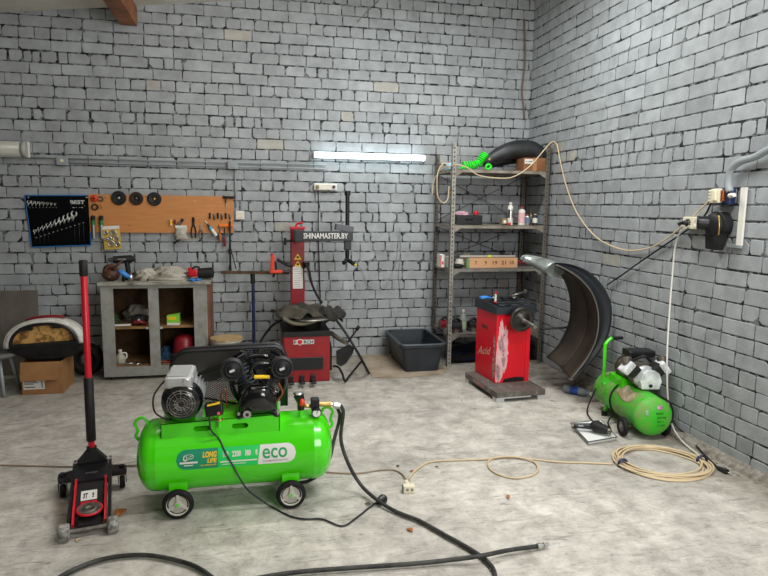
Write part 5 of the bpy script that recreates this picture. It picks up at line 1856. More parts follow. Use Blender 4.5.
# turntable with steel disc and rags
tc = at(309, 322, 5.42)
tz = ztop + .02
MB().cyl((tc.x - O.x, tc.y - O.y, ztop + .0), (tc.x - O.x, tc.y - O.y, ztop + .10), .10, .13, 24).build('turntable_hub', M['black_mat'], t)
tzz = at(309, 316, 5.42).z
mb = MB(); mb.lathe([(0, 0), (.20, 0), (.245, .012), (.25, .022), (.22, .028), (0, .028)], (tc.x - O.x, tc.y - O.y, tzz - .02), (0, 0, 1), 44); mb.build('turntable', M['steel_dull'], t)
for k in range(4):
    g = R(45 + 90 * k)
    MB().obox((tc.x - O.x + .17 * math.cos(g), tc.y - O.y + .17 * math.sin(g), tzz + .02), (.10, .05, .035), Euler((0, 0, g)).to_matrix(), .006).build('clamp_jaw', M['black_mat'], t)
# column
cyb = 5.78
c0_, c1_ = at(291, 265, cyb).x - O.x, at(304.5, 265, cyb).x - O.x
ctz = at(298, 229, cyb).z
MB().box((c0_, cyb - O.y, .2), (c1_, cyb + .13 - O.y, ctz), .006).build('column', M['red_machine'], t)
MB().box((c0_ - .006, cyb - O.y - .01, ctz), (c1_ + .006, cyb + .14 - O.y, ctz + .02), .004).build('column_cap', M['red'], t)
mb = MB(); mb.tube([((c0_ + c1_) / 2 - .01, cyb - O.y + .05, ctz + .02), ((c0_ + c1_) / 2, cyb - O.y + .05, ctz + .045), (c1_ - .01, cyb - O.y + .04, ctz + .06)], .010, 8); mb.build('release_lever', M['red'], t)
fz = cyb - O.y - .004


def tri(cz, h, m_, off, mbx): mbx.prism([((c0_ + c1_) / 2 - h * .6, fz - off, cz - h / 2), ((c0_ + c1_) / 2 + h * .6, fz - off, cz - h / 2), ((c0_ + c1_) / 2, fz - off, cz + h / 2)], (0, .002, 0))


for py in (256.5, 263.5):
    z = at(298, py, cyb).z
    mb = MB(); tri(z, .058, None, 0, mb); tr = mb.build('warning_triangle', M['yellow'], t)
    mb = MB(); mb.obox(((c0_ + c1_) / 2, fz - .001, z - .006), (.022, .001, .018), None); mb.build('warning_mark', M['ink'], tr)
za, zb2 = at(298, 266.5, cyb).z, at(298, 288.5, cyb).z
MB().box((c0_ + .016, fz - .001, zb2), (c1_ - .016, fz + .002, za)).build('instruction_label', M['white_label'], t)
mb = MB()
for k in range(9):
    z = zb2 + (za - zb2) * (k + .7) / 10
    mb.box((c0_ + .024, fz - .0018, z), (c1_ - .03 - .01 * (k % 3), fz - .001, z + .004))
mb.build('label_print', mat('grey_print', '#8d8d8a', .7), t)
# swing arm toward the tool head
ya = 5.62
az0, az1 = at(325, 241, ya).z, at(325, 231.5, ya).z
ax0, ax1 = at(303, 236, ya).x - O.x, at(353, 236, ya).x - O.x
cx0 = at(294, 236, ya).x - O.x
MB().box((cx0, ya - O.y - .05, az0 - .01), (ax0 + .0, ya - O.y + .12, az1 + .012), .008).build('arm_bracket', M['black'], t)
MB().box((ax0 - .01, ya - O.y, az0), (ax1, ya - O.y + .07, az1), .004).build('swing_arm', M['graphite'], t)
mb = MB(); u0, u1 = at(303.5, 236, ya).x - O.x, at(348, 236, ya).x - O.x
put_text(mb, 'SHINAMASTER.BY', plane_fn((u0, ya - O.y - .002, az0 + .022), (u1 - u0, 0, 0), (0, 0, az1 - az0 - .036)), offset=.02)
mb.build('arm_lettering', M['white_label'], t)
hxp, hzt, hzb = at(349, 228, ya), at(349, 192, ya).z, at(349, 262, ya).z
MB().cyl((hxp.x - O.x, ya - O.y + .10, hzb), (hxp.x - O.x, ya - O.y + .10, hzt - .02), .021, seg=6).build('hex_shaft', M['black'], t)
MB().cyl((hxp.x - O.x, ya - O.y + .10, hzt - .03), (hxp.x - O.x, ya - O.y + .10, hzt + .012), .029, seg=16).build('shaft_cap', M['black'], t)
MB().obox((at(345, 229, ya).x - O.x, ya - O.y + .06, at(345, 228.3, ya).z), (.17, .10, .06), Euler((0, R(9), 0)).to_matrix(), .008).build('lock_block', mat('grey_lock_block', '#55585b', .5), t)
mb = MB(); mb.box((hxp.x - O.x - .030, ya - O.y + .07, az0 - .09), (hxp.x - O.x + .035, ya - O.y + .135, az1 + .03), .006); mb.build('shaft_sleeve', M['black'], t)
mb = MB(); mb.tube([(hxp.x - O.x - .045, ya - O.y + .01, hzb - .01), (hxp.x - O.x, ya - O.y + .09, hzb + .01), (hxp.x - O.x + .05, ya - O.y, hzb - .02)], .020, 8); hd = mb.build('mount_head', M['black_mat'], t)
MB().sphere((hxp.x - O.x + .062, ya - O.y - .002, hzb - .026), (.014, .012, .010)).build('yellow_tip', M['yellow'], hd)
# helper arm with red clamp, left of the column
yh = 5.70
MB().tube([tp_(277, 259, yh), tp_(283, 263, yh), tp_(288, 265.5, yh), tp_(293, 266, yh)], .012, 8).build('helper_arm', M['black_mat'], t)
mb = MB(); mb.obox(tp_(272.5, 263, yh), (.034, .05, .14), Euler((0, R(4), 0)).to_matrix(), .01); mb.obox(tp_(276, 271.5, yh), (.115, .05, .030), Euler((0, R(-2), 0)).to_matrix(), .01); mb.build('red_clamp', M['orange_red'], t)
MB().cyl(tp_(272, 256, yh), tp_(272, 253.5, yh), .014).build('clamp_knob', M['red'], t)
MB().cyl(tp_(282, 272, yh), tp_(289.5, 272, yh), .015).build('clamp_roller', M['black'], t)
MB().tube([tp_(275, 261, yh), tp_(276, 270, yh), tp_(273, 277, yh)], .010, 8).build('lower_hook', M['black'], t)
mb = MB(); mb.cyl(tp_(285, 241, yh), tp_(292, 241, yh), .012); mb.cyl(tp_(285.2, 238, yh), tp_(285.2, 245, yh), .012); mb.build('locking_handle', M['black_mat'], t)
MB().cyl(tp_(306, 262, 5.75), tp_(306, 268, 5.75), .035).build('air_valve', M['black'], t)
hose_bm = MB(); hose_bm.tube([tp_(306, 264, 5.7), tp_(309, 270, 5.65), tp_(312, 284, 5.62), tp_(317, 295, 5.6), tp_(322, 303, 5.55)], .011, 8); hose_bm.build('inflation_hose', M['rubber'], t)
MB().tube([tp_(307, 267, 5.69), tp_(309, 276, 5.66), tp_(311, 283, 5.64)], .0125, 8).build('steel_sleeve', M['steel'], t)
# bead breaker arm, lever and hoses on the right
yb_ = 5.25
MB().tube([tp_(331, 333, 5.45), tp_(338, 338, 5.35), tp_(347, 343, yb_)], .022, 8).build('breaker_arm', mat('grimy_arm', '#6d675c', .7), t)
mb = MB(); mb.prism([tp_(336, 351, yb_), tp_(347.5, 345, yb_), tp_(353, 348.5, yb_), tp_(351, 355, yb_), tp_(345, 364, yb_), tp_(341, 366.5, yb_), tp_(336.5, 364, yb_)], (0.02, .035, 0)); mb.build('breaker_blade', M['black_mat'], t)
mb = MB(); mb.tube([tp_(348, 342, 5.2), tp_(358, 328, 5.2)], .009, 8, False); lv = mb.build('breaker_lever', M['black'], t)
MB().tube([tp_(356.5, 330, 5.2), tp_(359, 326, 5.2)], .016, 10, False).build('lever_grip', M['rubber'], lv)
MB().tube([tp_(331, 313, 5.3), tp_(345, 332, 5.25), tp_(358, 353, 5.2), fl(369, 373, .02) - O], .012, 8).build('tyre_iron', M['black'], t)
MB().tube([tp_(333, 366, 5.3), tp_(338, 367, 5.28), tp_(342, 373, 5.2), fl(345, 381, .02) - O, fl(350, 375, .02) - O, fl(356, 368, .05) - O, tp_(362, 362, 5.25), fl(367, 371, .03) - O, fl(369, 373, .012) - O], .010, 8).build('ground_hose', M['rubber'], t)
MB().tube([tp_(282, 320, 5.4), tp_(273, 325, 5.45), tp_(266, 333, 5.5), tp_(260, 343, 5.5), tp_(257, 352, 5.5)], .011, 8).build('side_hose', M['rubber'], t)
# rags thrown over the turntable
rz = tzz + .028


def rag(name, cx, cy, sx, sy, th, droop, label, m_, sd, rot=0., z0=None):
    r_ = random.Random(sd)
    ph = [r_.uniform(0, 6) for _ in range(4)]
    o = MB()

    def fn(u, v):
        x, y = (u - .5) * 2, (v - .5) * 2
        rr2 = max(abs(x), abs(y)) ** 3
        z = th * (1 + .5 * math.sin(5 * x + ph[0]) * math.cos(4 * y + ph[1]) + .3 * math.sin(11 * x + 7 * y + ph[2])) - droop * rr2
        return Vector((x * sx * (1 + .08 * math.sin(5 * y + ph[3])), y * sy * (1 + .1 * math.sin(4 * x + ph[2])), z))
    o.sheet(fn, 26, 18, .008)
    ob = o.build(name, m_)
    ob.location = (cx, cy, (z0 if z0 is not None else rz) + .0)
    ob.rotation_euler = (0, 0, R(rot))
    return tag(ob, label, 'rag')


rag('soiled_rag', tc.x - .06, tc.y, .24, .20, .055, .05, 'dark khaki rag spread over the left of the tyre changer turntable', M['canvas'], 3, 8)
rag('soiled_rag', tc.x + .14, tc.y - .03, .17, .17, .045, .09, 'black oily rag drooping over the right of the tyre changer turntable', mat('oily_black_cloth', '#262420', .85, bump=.4, bscale=20), 5, -15, rz + .01)
tag(MB().tube([at(283, 318, 5.22), at(292, 323, 5.2), at(303, 324, 5.2), at(315, 321, 5.2)], .026, 8, flat=.6).build('rolled_cloth', mat('rolled_khaki', '#5f584a', .9)), 'rolled khaki cloth tucked under the front of the turntable', 'rag')

# ---------------------------------------------------------------- cardboard sheet and trough
mb = MB()
cp_ = [fl(355, 352.5), fl(388, 352), fl(447, 368), fl(445, 374), fl(412, 377.5), fl(392, 378.5), fl(373, 378)]
for p_ in cp_: p_.z = .002
mb.prism(cp_, (0, 0, .006))
tag(mb.build('cardboard_sheet', M['card_floor']), 'dusty flattened cardboard sheet on the floor under the dark trough', 'cardboard')
bl_, br_ = fl(405.6, 372, .009), fl(439.5, 371.3, .009)
zr = at(404, 346, 5.44).z
t = thing('plastic_trough', 'large empty dark blue-grey plastic trough on the cardboard sheet by the wall', 'trough', ((bl_.x + br_.x) / 2, (bl_.y + 6.02) / 2, .0085))
O = Vector(t.location)


def rrect(x0, x1, y0, y1, r, z, n=6):
    pts = []
    for cx, cy, a0 in ((x1 - r, y1 - r, 0), (x0 + r, y1 - r, 90), (x0 + r, y0 + r, 180), (x1 - r, y0 + r, 270)):
        for k in range(n + 1):
            a = R(a0 + 90 * k / n)
            pts.append(Vector((cx + r * math.cos(a), cy + r * math.sin(a), z)))
    return pts


F_L, F_R = at(403, 346, bl_.y - .04), at(446, 344.5, bl_.y - .04)
zr = (F_L.z + F_R.z) / 2
xL, xR = F_L.x - O.x - .02, F_R.x - O.x + .01
yF, yB = bl_.y - .04 - O.y, 6.13 - O.y
rings = [rrect(bl_.x - O.x, br_.x - O.x, bl_.y - O.y, yB - .04, .03, .0),
         rrect(xL + .02, xR - .02, yF + .02, yB - .02, .05, zr - .05),
         rrect(xL + .015, xR - .015, yF + .015, yB - .015, .05, zr - .04),
         rrect(xL, xR, yF, yB, .05, zr - .035), rrect(xL, xR, yF, yB, .05, zr), rrect(xL + .025, xR - .025, yF + .025, yB - .025, .04, zr),
         rrect(xL + .03, xR - .03, yF + .03, yB - .03, .04, zr - .05), rrect(bl_.x - O.x + .01, br_.x - O.x - .01, bl_.y - O.y + .01, yB - .05, .025, .012)]
vs = [p for r_ in rings for p in r_]
n = len(rings[0])
fs = [(j * n + i, j * n + (i + 1) % n, (j + 1) * n + (i + 1) % n, (j + 1) * n + i) for j in range(len(rings) - 1) for i in range(n)]
fs += [tuple(range(n)), tuple((len(rings) - 1) * n + i for i in range(n))]
MB().add(vs, fs, False).build('tub', M['trough'], t)
MB().tube(rrect(xL + .005, xR - .005, yF + .005, yB - .005, .05, zr - .008), .013, 8, False, closed=True).build('rolled_rim', mat('worn_trough_rim', '#3a434a', .4), t)
MB().torus((bl_.x - O.x - .012, (yF + .12), zr * .42), (1, .0, -.15), .035, .004, 20, 6).build('moulded_mark', M['trough'], t)
# ---------------------------------------------------------------- steel shelving
SX0, SX1, SY0, SY1 = 1.865, 2.868, 5.59, 6.12
t = thing('shelving_unit', 'grey slotted steel shelving with four shelves standing in the corner of the walls', 'shelving', ((SX0 + SX1) / 2, (SY0 + SY1) / 2, 0))
O = Vector(t.location)
ss = M['shelf_steel']
PH = {(0, 0): at(452, 143, SY0).z, (0, 1): at(434, 155, SY1).z, (1, 0): at(551, 143, SY0).z, (1, 1): 2.1}
PW = .040
for ix in (0, 1):
    for iy in (0, 1):
        x, y = (SX0, SX1)[ix] - O.x, (SY0, SY1)[iy] - O.y
        sx, sy = (1, -1)[ix], (1, -1)[iy]
        h = PH[(ix, iy)]
        mb = MB()
        mb.box((min(x, x + sx * PW), min(y, y + sy * .003), 0), (max(x, x + sx * PW), max(y, y + sy * .003), h))
        mb.box((min(x, x + sx * .003), min(y, y + sy * PW), 0), (max(x, x + sx * .003), max(y, y + sy * PW), h))
        mb.m = 1
        z = .04
        k = 0
        fy = y - .0008 if sy > 0 else y - .003 - .0008
        fx = x - .0008 if (sx > 0) else x - .0038
        while z < h - .02:
            cx = x + sx * (.021)
            mb.add([(cx - .005, fy, z - .010), (cx + .005, fy, z - .010), (cx + .005, fy, z + .010), (cx - .005, fy, z + .010)], [(0, 1, 2, 3)])
            cyy = y + sy * .021
            for xo in (fx, x + (.0038 if sx > 0 else .0008)):
                mb.add([(xo, cyy - .005, z - .010), (xo, cyy + .005, z - .010), (xo, cyy + .005, z + .010), (xo, cyy - .005, z + .010)], [(0, 1, 2, 3)])
            z += .040
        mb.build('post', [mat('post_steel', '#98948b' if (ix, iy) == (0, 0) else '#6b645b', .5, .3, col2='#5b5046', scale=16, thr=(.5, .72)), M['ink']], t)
SZ = [at(500, 337, SY0).z - .0, at(500, 268.5, SY0).z, at(500, 225.5, SY0).z, at(500, 170, SY0).z]
SZ[0] = .325
SHELF = []
for k, z in enumerate(SZ):
    mb = MB()
    mb.box((SX0 - O.x + .004, SY0 - O.y + .004, z - .004), (SX1 - O.x - .004, SY1 - O.y - .004, z))
    mb.box((SX0 - O.x + .004, SY0 - O.y + .004, z - .03), (SX1 - O.x - .004, SY0 - O.y + .007, z - .002))
    mb.box((SX0 - O.x + .004, SY1 - O.y - .007, z - .03), (SX1 - O.x - .004, SY1 - O.y - .004, z - .002))
    mb.box((SX0 - O.x + .004, SY0 - O.y + .007, z - .03), (SX0 - O.x + .007, SY1 - O.y - .007, z - .002))
    mb.box((SX1 - O.x - .007, SY0 - O.y + .007, z - .03), (SX1 - O.x - .004, SY1 - O.y - .007, z - .002))
    mb.prism([(SX0 - O.x + .042, SY0 - O.y + .0, z - .004), (SX0 - O.x + .12, SY0 - O.y + .0, z - .004), (SX0 - O.x + .12, SY0 - O.y + .0, z - .02), (SX0 - O.x + .05, SY0 - O.y, z - .065), (SX0 - O.x + .042, SY0 - O.y, z - .065)], (0, .003, 0))
    mb.prism([(SX1 - O.x - .042, SY0 - O.y + .0, z - .004), (SX1 - O.x - .12, SY0 - O.y + .0, z - .004), (SX1 - O.x - .12, SY0 - O.y + .0, z - .02), (SX1 - O.x - .05, SY0 - O.y, z - .065), (SX1 - O.x - .042, SY0 - O.y, z - .065)], (0, .003, 0))
    mb.build('shelf', ss if k < 2 else mat('shelf_board_mat', '#8d877d', .6, .1, col2='#6b5a46', scale=7, thr=(.45, .7)), t)
zmid = [(SZ[0] + .02, SZ[1] - .05), (SZ[1] + .02, SZ[2] + .3), (SZ[2] + .02, SZ[3] - .03)]
for za, zb3 in ((SZ[1] + .03, SZ[2] - .03), (SZ[2] + .03, SZ[3] - .03)):
    for d_ in (0, 1):
        xa, xb = (SX0 + .02, SX1 - .02) if d_ else (SX1 - .02, SX0 + .02)
        MB().tube([(xa - O.x, SY1 - O.y + .002 + .006 * d_, za), (xb - O.x, SY1 - O.y + .002 + .006 * d_, zb3)], .007, 6, False, flat=.4).build('cross_brace', mat('dark_brace', '#34302c', .6), t)
MB().tube([(SX1 - O.x, SY0 - O.y + .02, SZ[0] + .1), (SX1 - O.x, SY1 - O.y - .03, SZ[1] + .2)], .006, 6, False).build('side_brace', ss, t)


def sp(px, Y, k, py=200): p = at(px, py, Y); return Vector((p.x, Y, SZ[k] + .0008))


# top shelf: green coil hose, inner tube, carton, blue cup
p = sp(475, 5.75, 3, 165)
pts = []
c_path = [Vector((-.13, -.02, .040)), Vector((-.04, -.01, .045)), Vector((.03, 0, .06)), Vector((.075, .01, .12)), Vector((.11, .01, .165))]
NT = 13


def cpath(u):
    f_ = u * (len(c_path) - 1)
    i = min(int(f_), len(c_path) - 2)
    return c_path[i].lerp(c_path[i + 1], f_ - i)


for k in range(NT * 10 + 1):
    u = k / (NT * 10)
    c = cpath(u)
    d = (cpath(min(1, u + .02)) - cpath(max(0, u - .02))).normalized()
    n1 = Vector((0, 1, 0))
    n2 = d.cross(n1).normalized()
    g = 2 * PI * k / 10
    rr2 = .036
    q = c + n1 * math.cos(g) * rr2 + n2 * math.sin(g) * rr2
    q.z = max(q.z, .008)
    pts.append(q)
t = thing('coil_hose', 'bright neon green coiled air hose at the left of the top shelf', 'hose', p)
MB().tube(pts, .0075, 6, False).build('coil', M['neon'], t)
MB().cyl((-.13, -.02, .02), (-.155, -.03, .018), .012).build('end_fitting', M['neon'], t)
MB().tube([(.10, -.02, .035), (.13, -.02, .06), (.16, -.02, .04), (.13, -.02, .012), (.10, -.02, .03)], .012, 7).build('loose_end', M['neon'], t)
# inner tube
p = sp(515, 5.86, 3, 150)
t = thing('inner_tube', 'big limp black inner tube lying across the top shelf behind the carton', 'inner tube', p)
mb = MB()
fr = [at(x, y, 5.78) - p for x, y in ((486, 163), (494, 157), (505, 152), (517, 149.5), (529, 150), (538, 154), (542, 160))]
bk_ = [at(x, y, 5.97) - p for x, y in ((540, 160), (528, 158), (514, 158), (500, 161), (490, 164))]
pts_ = fr + bk_
rad = [.035, .060, .080, .092, .095, .085, .06, .05, .06, .06, .055, .04]
pts_ = [Vector((q.x, q.y, max(q.z, r_ * .8))) for q, r_ in zip(pts_, rad)]
mb.tube(pts_, .08, 14, True, True, 5, rad)
mb.v = [Vector((v.x, v.y, max(.001, v.z))) for v in mb.v]
mb.build('rubber_tube', mat('dusty_inner_tube', '#1d1f20', .45, col2='#34363a', scale=5), t)
MB().cyl((-.30, -.11, .10), (-.33, -.15, .11), .008).build('valve', M['brass'], t)
# cardboard carton on the top shelf
p = sp(532, 5.68, 3, 160)
t = thing('small_carton', 'small brown cardboard box with a white label at the right end of the top shelf', 'carton', p, (0, 0, R(-3)))
mb = MB(); mb.box((-.115, -.075, 0), (.115, .13, .125), .003); mb.build('carton_body', mat('carton_brown', '#8a5c38', .8, col2='#7b5030', scale=6), t)
lb = MB().box((-.105, -.077, .068), (-.02, -.0752, .112)).build('address_label', M['white_label'], t)
mb = MB(); put_text(mb, 'A-1058', plane_fn((-.098, -.0778, .082), (.07, 0, 0), (0, 0, .014)), offset=.03); mb.build('label_lettering', M['ink'], lb)
MB().box((-.02, -.0755, .0), (.02, .131, .1265), .001).build('packing_tape', mat('tan_tape', '#a3744a', .4), t)
p = sp(449, 5.95, 3, 168)
t = thing('blue_sponge', 'small pale blue cup on the top shelf beside the front post', 'cup', p)
t.name = 'small_cup'
MB().lathe([(0, 0), (.028, 0), (.034, .06), (.036, .075), (.031, .075), (.028, .01), (0, .01)], (0, 0, 0), (0, 0, 1), 20).build('cup_body', mat('pale_blue_cup', '#9fd0e2', .4), t)
MB().torus((0, 0, .075), (0, 0, 1), .034, .003, 20, 6).build('rim', M['white'], t)
# cream rope loops hanging at the left posts
tag(MB().tube([at(449, 168, 5.55), at(444, 163, 5.53), at(438, 172, 5.53), at(437, 190, 5.53), at(439, 199, 5.53), at(444, 203, 5.53), at(448, 198, 5.54), at(449, 186, 5.55)], .005, 7).build('hanging_cord', M['cable_cream']),
    'cream cord hanging in a loop off the left front post of the shelving', 'cord')
tag(MB().tube([at(441, 160, 6.0), at(443, 164, 6.0), at(440, 172, 6.02), at(434, 180, 6.03), at(432, 196, 6.03)], .005, 7).build('hanging_cord', M['cable_cream']),
    'cream cord draped over the left rear post of the shelving', 'cord')

# second shelf: black case, cans
p = sp(466, 5.80, 2, 220)
t = thing('tool_case', 'black tool case with pink and red things on it, second shelf from the top', 'case', p)
mb = MB(); mb.box((-.13, -.09, 0), (.14, .11, .095), .008); mb.build('case_body', M['black'], t)
MB().box((-.132, -.092, .072), (.142, .112, .080), .002).build('lid_seam', M['graphite'], t)
MB().tube([(-.03, -.093, .05), (-.03, -.115, .055), (.03, -.115, .055), (.03, -.093, .05)], .006, 7, False).build('handle', M['black_mat'], t)
pz = p + Vector((-.05, 0, .096))
ob = crumple('pink_rag', pz, .075, .05, .028, 'pink and white cloth lying on the black tool case', mat('pink_cloth', '#d6a9b4', .8), 6)
t = thing('red_cap_bottle', 'small red round cap lying on the right end of the black tool case', 'cap', p + Vector((.095, -.02, .096)))
t.name = 'bottle_stopper'
MB().lathe([(0, 0), (.024, 0), (.027, .012), (.022, .034), (.010, .042), (0, .043)], (0, 0, 0), (0, 0, 1), 18).build('cap_body', M['red'], t)
MB().torus((0, 0, .006), (0, 0, 1), .025, .003, 18, 5).build('knurled_ring', M['red'], t)


def can(px, Y, k, r, h, body, label, cap, band=None, cap_h=.02, name='spray_can', shoulder=True, py=220):
    p = sp(px, Y, k, py)
    t = thing(name, label, 'can', p)
    pr = [(0, 0), (r * .96, 0), (r, .004), (r, h * .86)] + ([(r * .8, h * .93), (r * .5, h * .96), (r * .5, h)] if shoulder else [(r, h * .98), (r * .9, h)]) + [(0, h)]
    MB().lathe(pr, (0, 0, 0), (0, 0, 1), 22).build('can_body', body, t)
    if cap: MB().lathe([(0, 0), (r * .62, 0), (r * .6, cap_h * .8), (r * .5, cap_h), (0, cap_h)], (0, 0, h), (0, 0, 1), 18).build('cap', cap, t)
    if band: MB().cyl((0, 0, h * band[1]), (0, 0, h * band[2]), r * 1.02, seg=22, caps=False).build('printed_band', band[0], t)
    return t


can(510, 5.75, 2, .028, .205, M['white'], 'tall slim silver and white spray can on the second shelf, leftmost can', M['white'], (M['steel'], .35, .75))
can(521.5, 5.72, 2, .034, .165, M['white_label'], 'white spray can with pink and dark lettering on the second shelf', mat('red_brown_cap', '#8a4038', .4), (M['pink'], .15, .75))
can(527.5, 5.70, 2, .026, .10, M['steel'], 'short silver and blue tin right of the white spray can', M['steel_dull'], (mat('grey_blue_band', '#5d7790', .5), .2, .8), .008)
can(535, 5.68, 2, .024, .105, M['graphite'], 'short black and white tin at the right end of the second shelf', M['white'], (M['white_label'], .25, .7), .008)
p = sp(503.5, 5.76, 2, 222)
t = thing('small_box', 'small square tan box with a round mark on the second shelf', 'box', p)
MB().box((-.028, -.03, 0), (.028, .03, .065), .002).build('box_body', mat('tan_box', '#8d7a5c', .7), t)
MB().cyl((0, -.0302, .034), (0, -.0312, .034), .016).build('round_mark', M['white_label'], t)
MB().box((-.028, -.0308, .0), (.028, -.0301, .012)).build('dark_strip', M['ink'], t)
p = sp(509, 5.70, 2, 225)
tag(MB().lathe([(0, 0), (.018, 0), (.018, .018), (.012, .026), (0, .026)], p, (0, 0, 1), 14).build('plastic_stopper', M['red']), 'tiny red plastic cap in front of the tall slim can', 'cap')
p = sp(531.5, 5.86, 2, 215)
tag(MB().tube([p + Vector((0, 0, .0)), p + Vector((.004, .03, .17))], .006, 7, False).build('wooden_stick', M['brass']), 'thin yellowish stick leaning upright behind the tins', 'stick')

# third shelf: long carton with numbers, boxes, tubes
zz = SZ[1]
pa, pb = at(469, 265, 5.66), at(517.5, 264, 5.66)
t = thing('long_carton', 'long narrow tan carton with handwritten numbers on the third shelf', 'carton', ((pa.x + pb.x) / 2, 5.66, zz + .001))
hwc = (pb.x - pa.x) / 2
chh = .095
MB().box((-hwc, 0, 0), (hwc, .08, chh), .002).build('carton_body', M['card_pale'], t)
mb = MB()
for tx, u, wd in (('7', .14, .022), ('9', .34, .022), ('19', .53, .05), ('21', .71, .05), ('10', .88, .045)):
    put_text(mb, tx, plane_fn((-hwc + u * 2 * hwc - wd / 2, -.0012, .032), (wd, 0, 0), (0, 0, .036)), offset=.02)
mb.build('handwritten_numbers', mat('marker_ink', '#5b3324', .8), t)
pa, pb = at(459, 260, 5.72), at(514, 259, 5.72)
t = thing('silver_tube', 'long silver tube with a lime green band lying on top of the numbered carton', 'tube', ((pa.x + pb.x) / 2, 5.70, zz + .001 + chh + .014))
MB().cyl((-(pb.x - pa.x) / 2, 0, 0), ((pb.x - pa.x) / 2, 0, 0), .013, seg=14).build('tube_body', mat('dusty_silver', '#a9a39c', .5, .3), t)
MB().cyl((.0, 0, 0), (.035, 0, 0), .0145, seg=14, caps=False).build('lime_band', mat('lime_band', '#c4d32a', .5), t)
p = sp(522, 5.80, 1, 262)
tag(MB().tube([p + Vector((-.06, -.02, .05)), p + Vector((.0, -.03, .04)), p + Vector((.05, -.04, .03))], .012, 8).build('hand_tool', M['burgundy']), 'dark red handle sticking out at the right end of the third shelf', 'handle')
for k, (px, w_, h_, m_, lb_) in enumerate(((440.5, .045, .125, M['white_label'], 'white carton with red edges at the far left of the third shelf'), (447.5, .05, .105, M['white'], 'plain white carton standing second from the left on the third shelf'))):
    p = sp(px, 5.80, 1, 262)
    t = thing('upright_carton', lb_, 'carton', p, (0, 0, R(6 * k)))
    MB().box((-w_ / 2, -.06, 0), (w_ / 2, .05, h_), .002).build('carton_body', m_, t)
    MB().box((-w_ / 2 + .002, -.0612, 0), (-w_ / 2 + .013, -.0602, h_ * .96)).build('red_edge', M['red'] if k == 0 else M['grey_paint'], t)
    MB().box((-.004, -.0612, .03), (.012, -.0602, .06)).build('printed_mark', M['red'] if k == 0 else M['ink'], t)
p = sp(459.5, 5.72, 1, 262)
t = thing('clear_jar', 'squat pale plastic jar right of the shelving post on the third shelf', 'jar', p)
MB().lathe([(0, 0), (.04, 0), (.044, .01), (.044, .06), (.034, .07), (0, .07)], (0, 0, 0), (0, 0, 1), 20).build('jar_body', mat('milky_jar', '#bdb5a8', .3), t)
MB().cyl((0, 0, .07), (0, 0, .085), .037).build('lid', M['white'], t)
p = sp(458, 5.64, 1, 266)
tag(MB().sphere(p + Vector((0, 0, .022)), (.06, .035, .022)).build('dark_pad', M['rubber']), 'flat black pad lying in front of the pale jar on the third shelf', 'pad')
p = sp(467.5, 5.66, 1, 262)
tag(MB().obox(p + Vector((0, 0, .045)), (.03, .04, .09), None, .003).build('green_box', mat('dull_green_box', '#6c8a5a', .7)), 'small dull green box touching the left end of the numbered carton', 'box')
crumple('grey_rag', sp(467, 5.92, 1, 258), .06, .05, .10, 'pale crumpled rag behind the silver tube on the third shelf', mat('pale_rag', '#a39b8b', .9), 11)
crumple('brown_rag', sp(505, 5.95, 1, 258), .12, .05, .09, 'dark brown rag heap behind the numbered carton', mat('dark_brown_rag', '#4a3a30', .9), 12)

# bottom shelf
zz = SZ[0]
p = sp(463, 5.74, 0, 325)
t = thing('clear_bottle', 'clear plastic bottle with pale label on the bottom shelf', 'bottle', p)
MB().lathe([(0, 0), (.030, 0), (.033, .01), (.033, .13), (.026, .16), (.012, .185), (.012, .20), (0, .20)], (0, 0, 0), (0, 0, 1), 20).build('bottle_body', mat('clear_bottle_plastic', '#b9bfb4', .2, trans=.4), t)
MB().cyl((0, 0, .03), (0, 0, .10), .0338, seg=20, caps=False).build('bottle_label', mat('pale_green_label', '#aab58f', .6), t)
MB().cyl((0, 0, .20), (0, 0, .222), .014).build('bottle_cap', M['white'], t)
for px, Y, r, m_, lb_ in ((444.5, 5.82, .07, M['burgundy'], 'dark red power tool at the left of the bottom shelf'), (456, 5.72, .07, M['black_mat'], 'black and silver sander left of the clear bottle on the bottom shelf'), (473, 5.76, .065, M['black_mat'], 'black round motor right of the clear bottle on the bottom shelf')):
    p = sp(px, Y, 0, 325)
    t = thing('power_tool', lb_, 'power tool', p)
    MB().cyl((-.05, 0, r * .8), (.05, 0, r * .8), r * .75, r * .7, 18).build('housing', m_, t)
    MB().tube([(-.04, 0, r * 1.4), (.0, 0, r * 1.9), (.05, 0, r * 1.45)], .014, 8).build('handle', M['black'], t)
    MB().cyl((-.02, -.04, .022), (-.02, -.075, .022), .022).build('bright_disc', M['steel'], t)
    MB().box((-.06, -.05, 0), (.06, .05, .03), .006).build('sole', M['graphite'], t)
# things in the dark under the bottom shelf
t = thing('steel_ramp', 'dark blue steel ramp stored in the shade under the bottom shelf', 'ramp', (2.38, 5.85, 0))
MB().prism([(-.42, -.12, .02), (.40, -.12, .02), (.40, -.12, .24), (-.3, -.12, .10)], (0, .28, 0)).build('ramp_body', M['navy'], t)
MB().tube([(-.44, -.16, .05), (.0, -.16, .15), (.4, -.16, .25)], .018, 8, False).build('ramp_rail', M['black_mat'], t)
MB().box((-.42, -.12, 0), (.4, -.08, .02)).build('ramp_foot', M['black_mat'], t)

# ---------------------------------------------------------------- wheel balancer
A, B, Cc = fl(477, 371, .085), fl(494.5, 383.5, .085), fl(528.5, 381, .085)
t = thing('wheel_balancer', 'bright red wheel balancer on a low grey platform in front of the shelving', 'wheel balancer', (B.x, B.y, 0))
O = Vector((B.x, B.y, 0))
ux = (Cc - B); ux.z = 0; wid = ux.length; ux.normalize()
uy = Vector((-ux.y, ux.x, 0))
dep = (A - B).dot(uy)
TH = at(494.5, 313, B.y).z


def wbp(a, b, z): return ux * a + uy * b + Vector((0, 0, z))


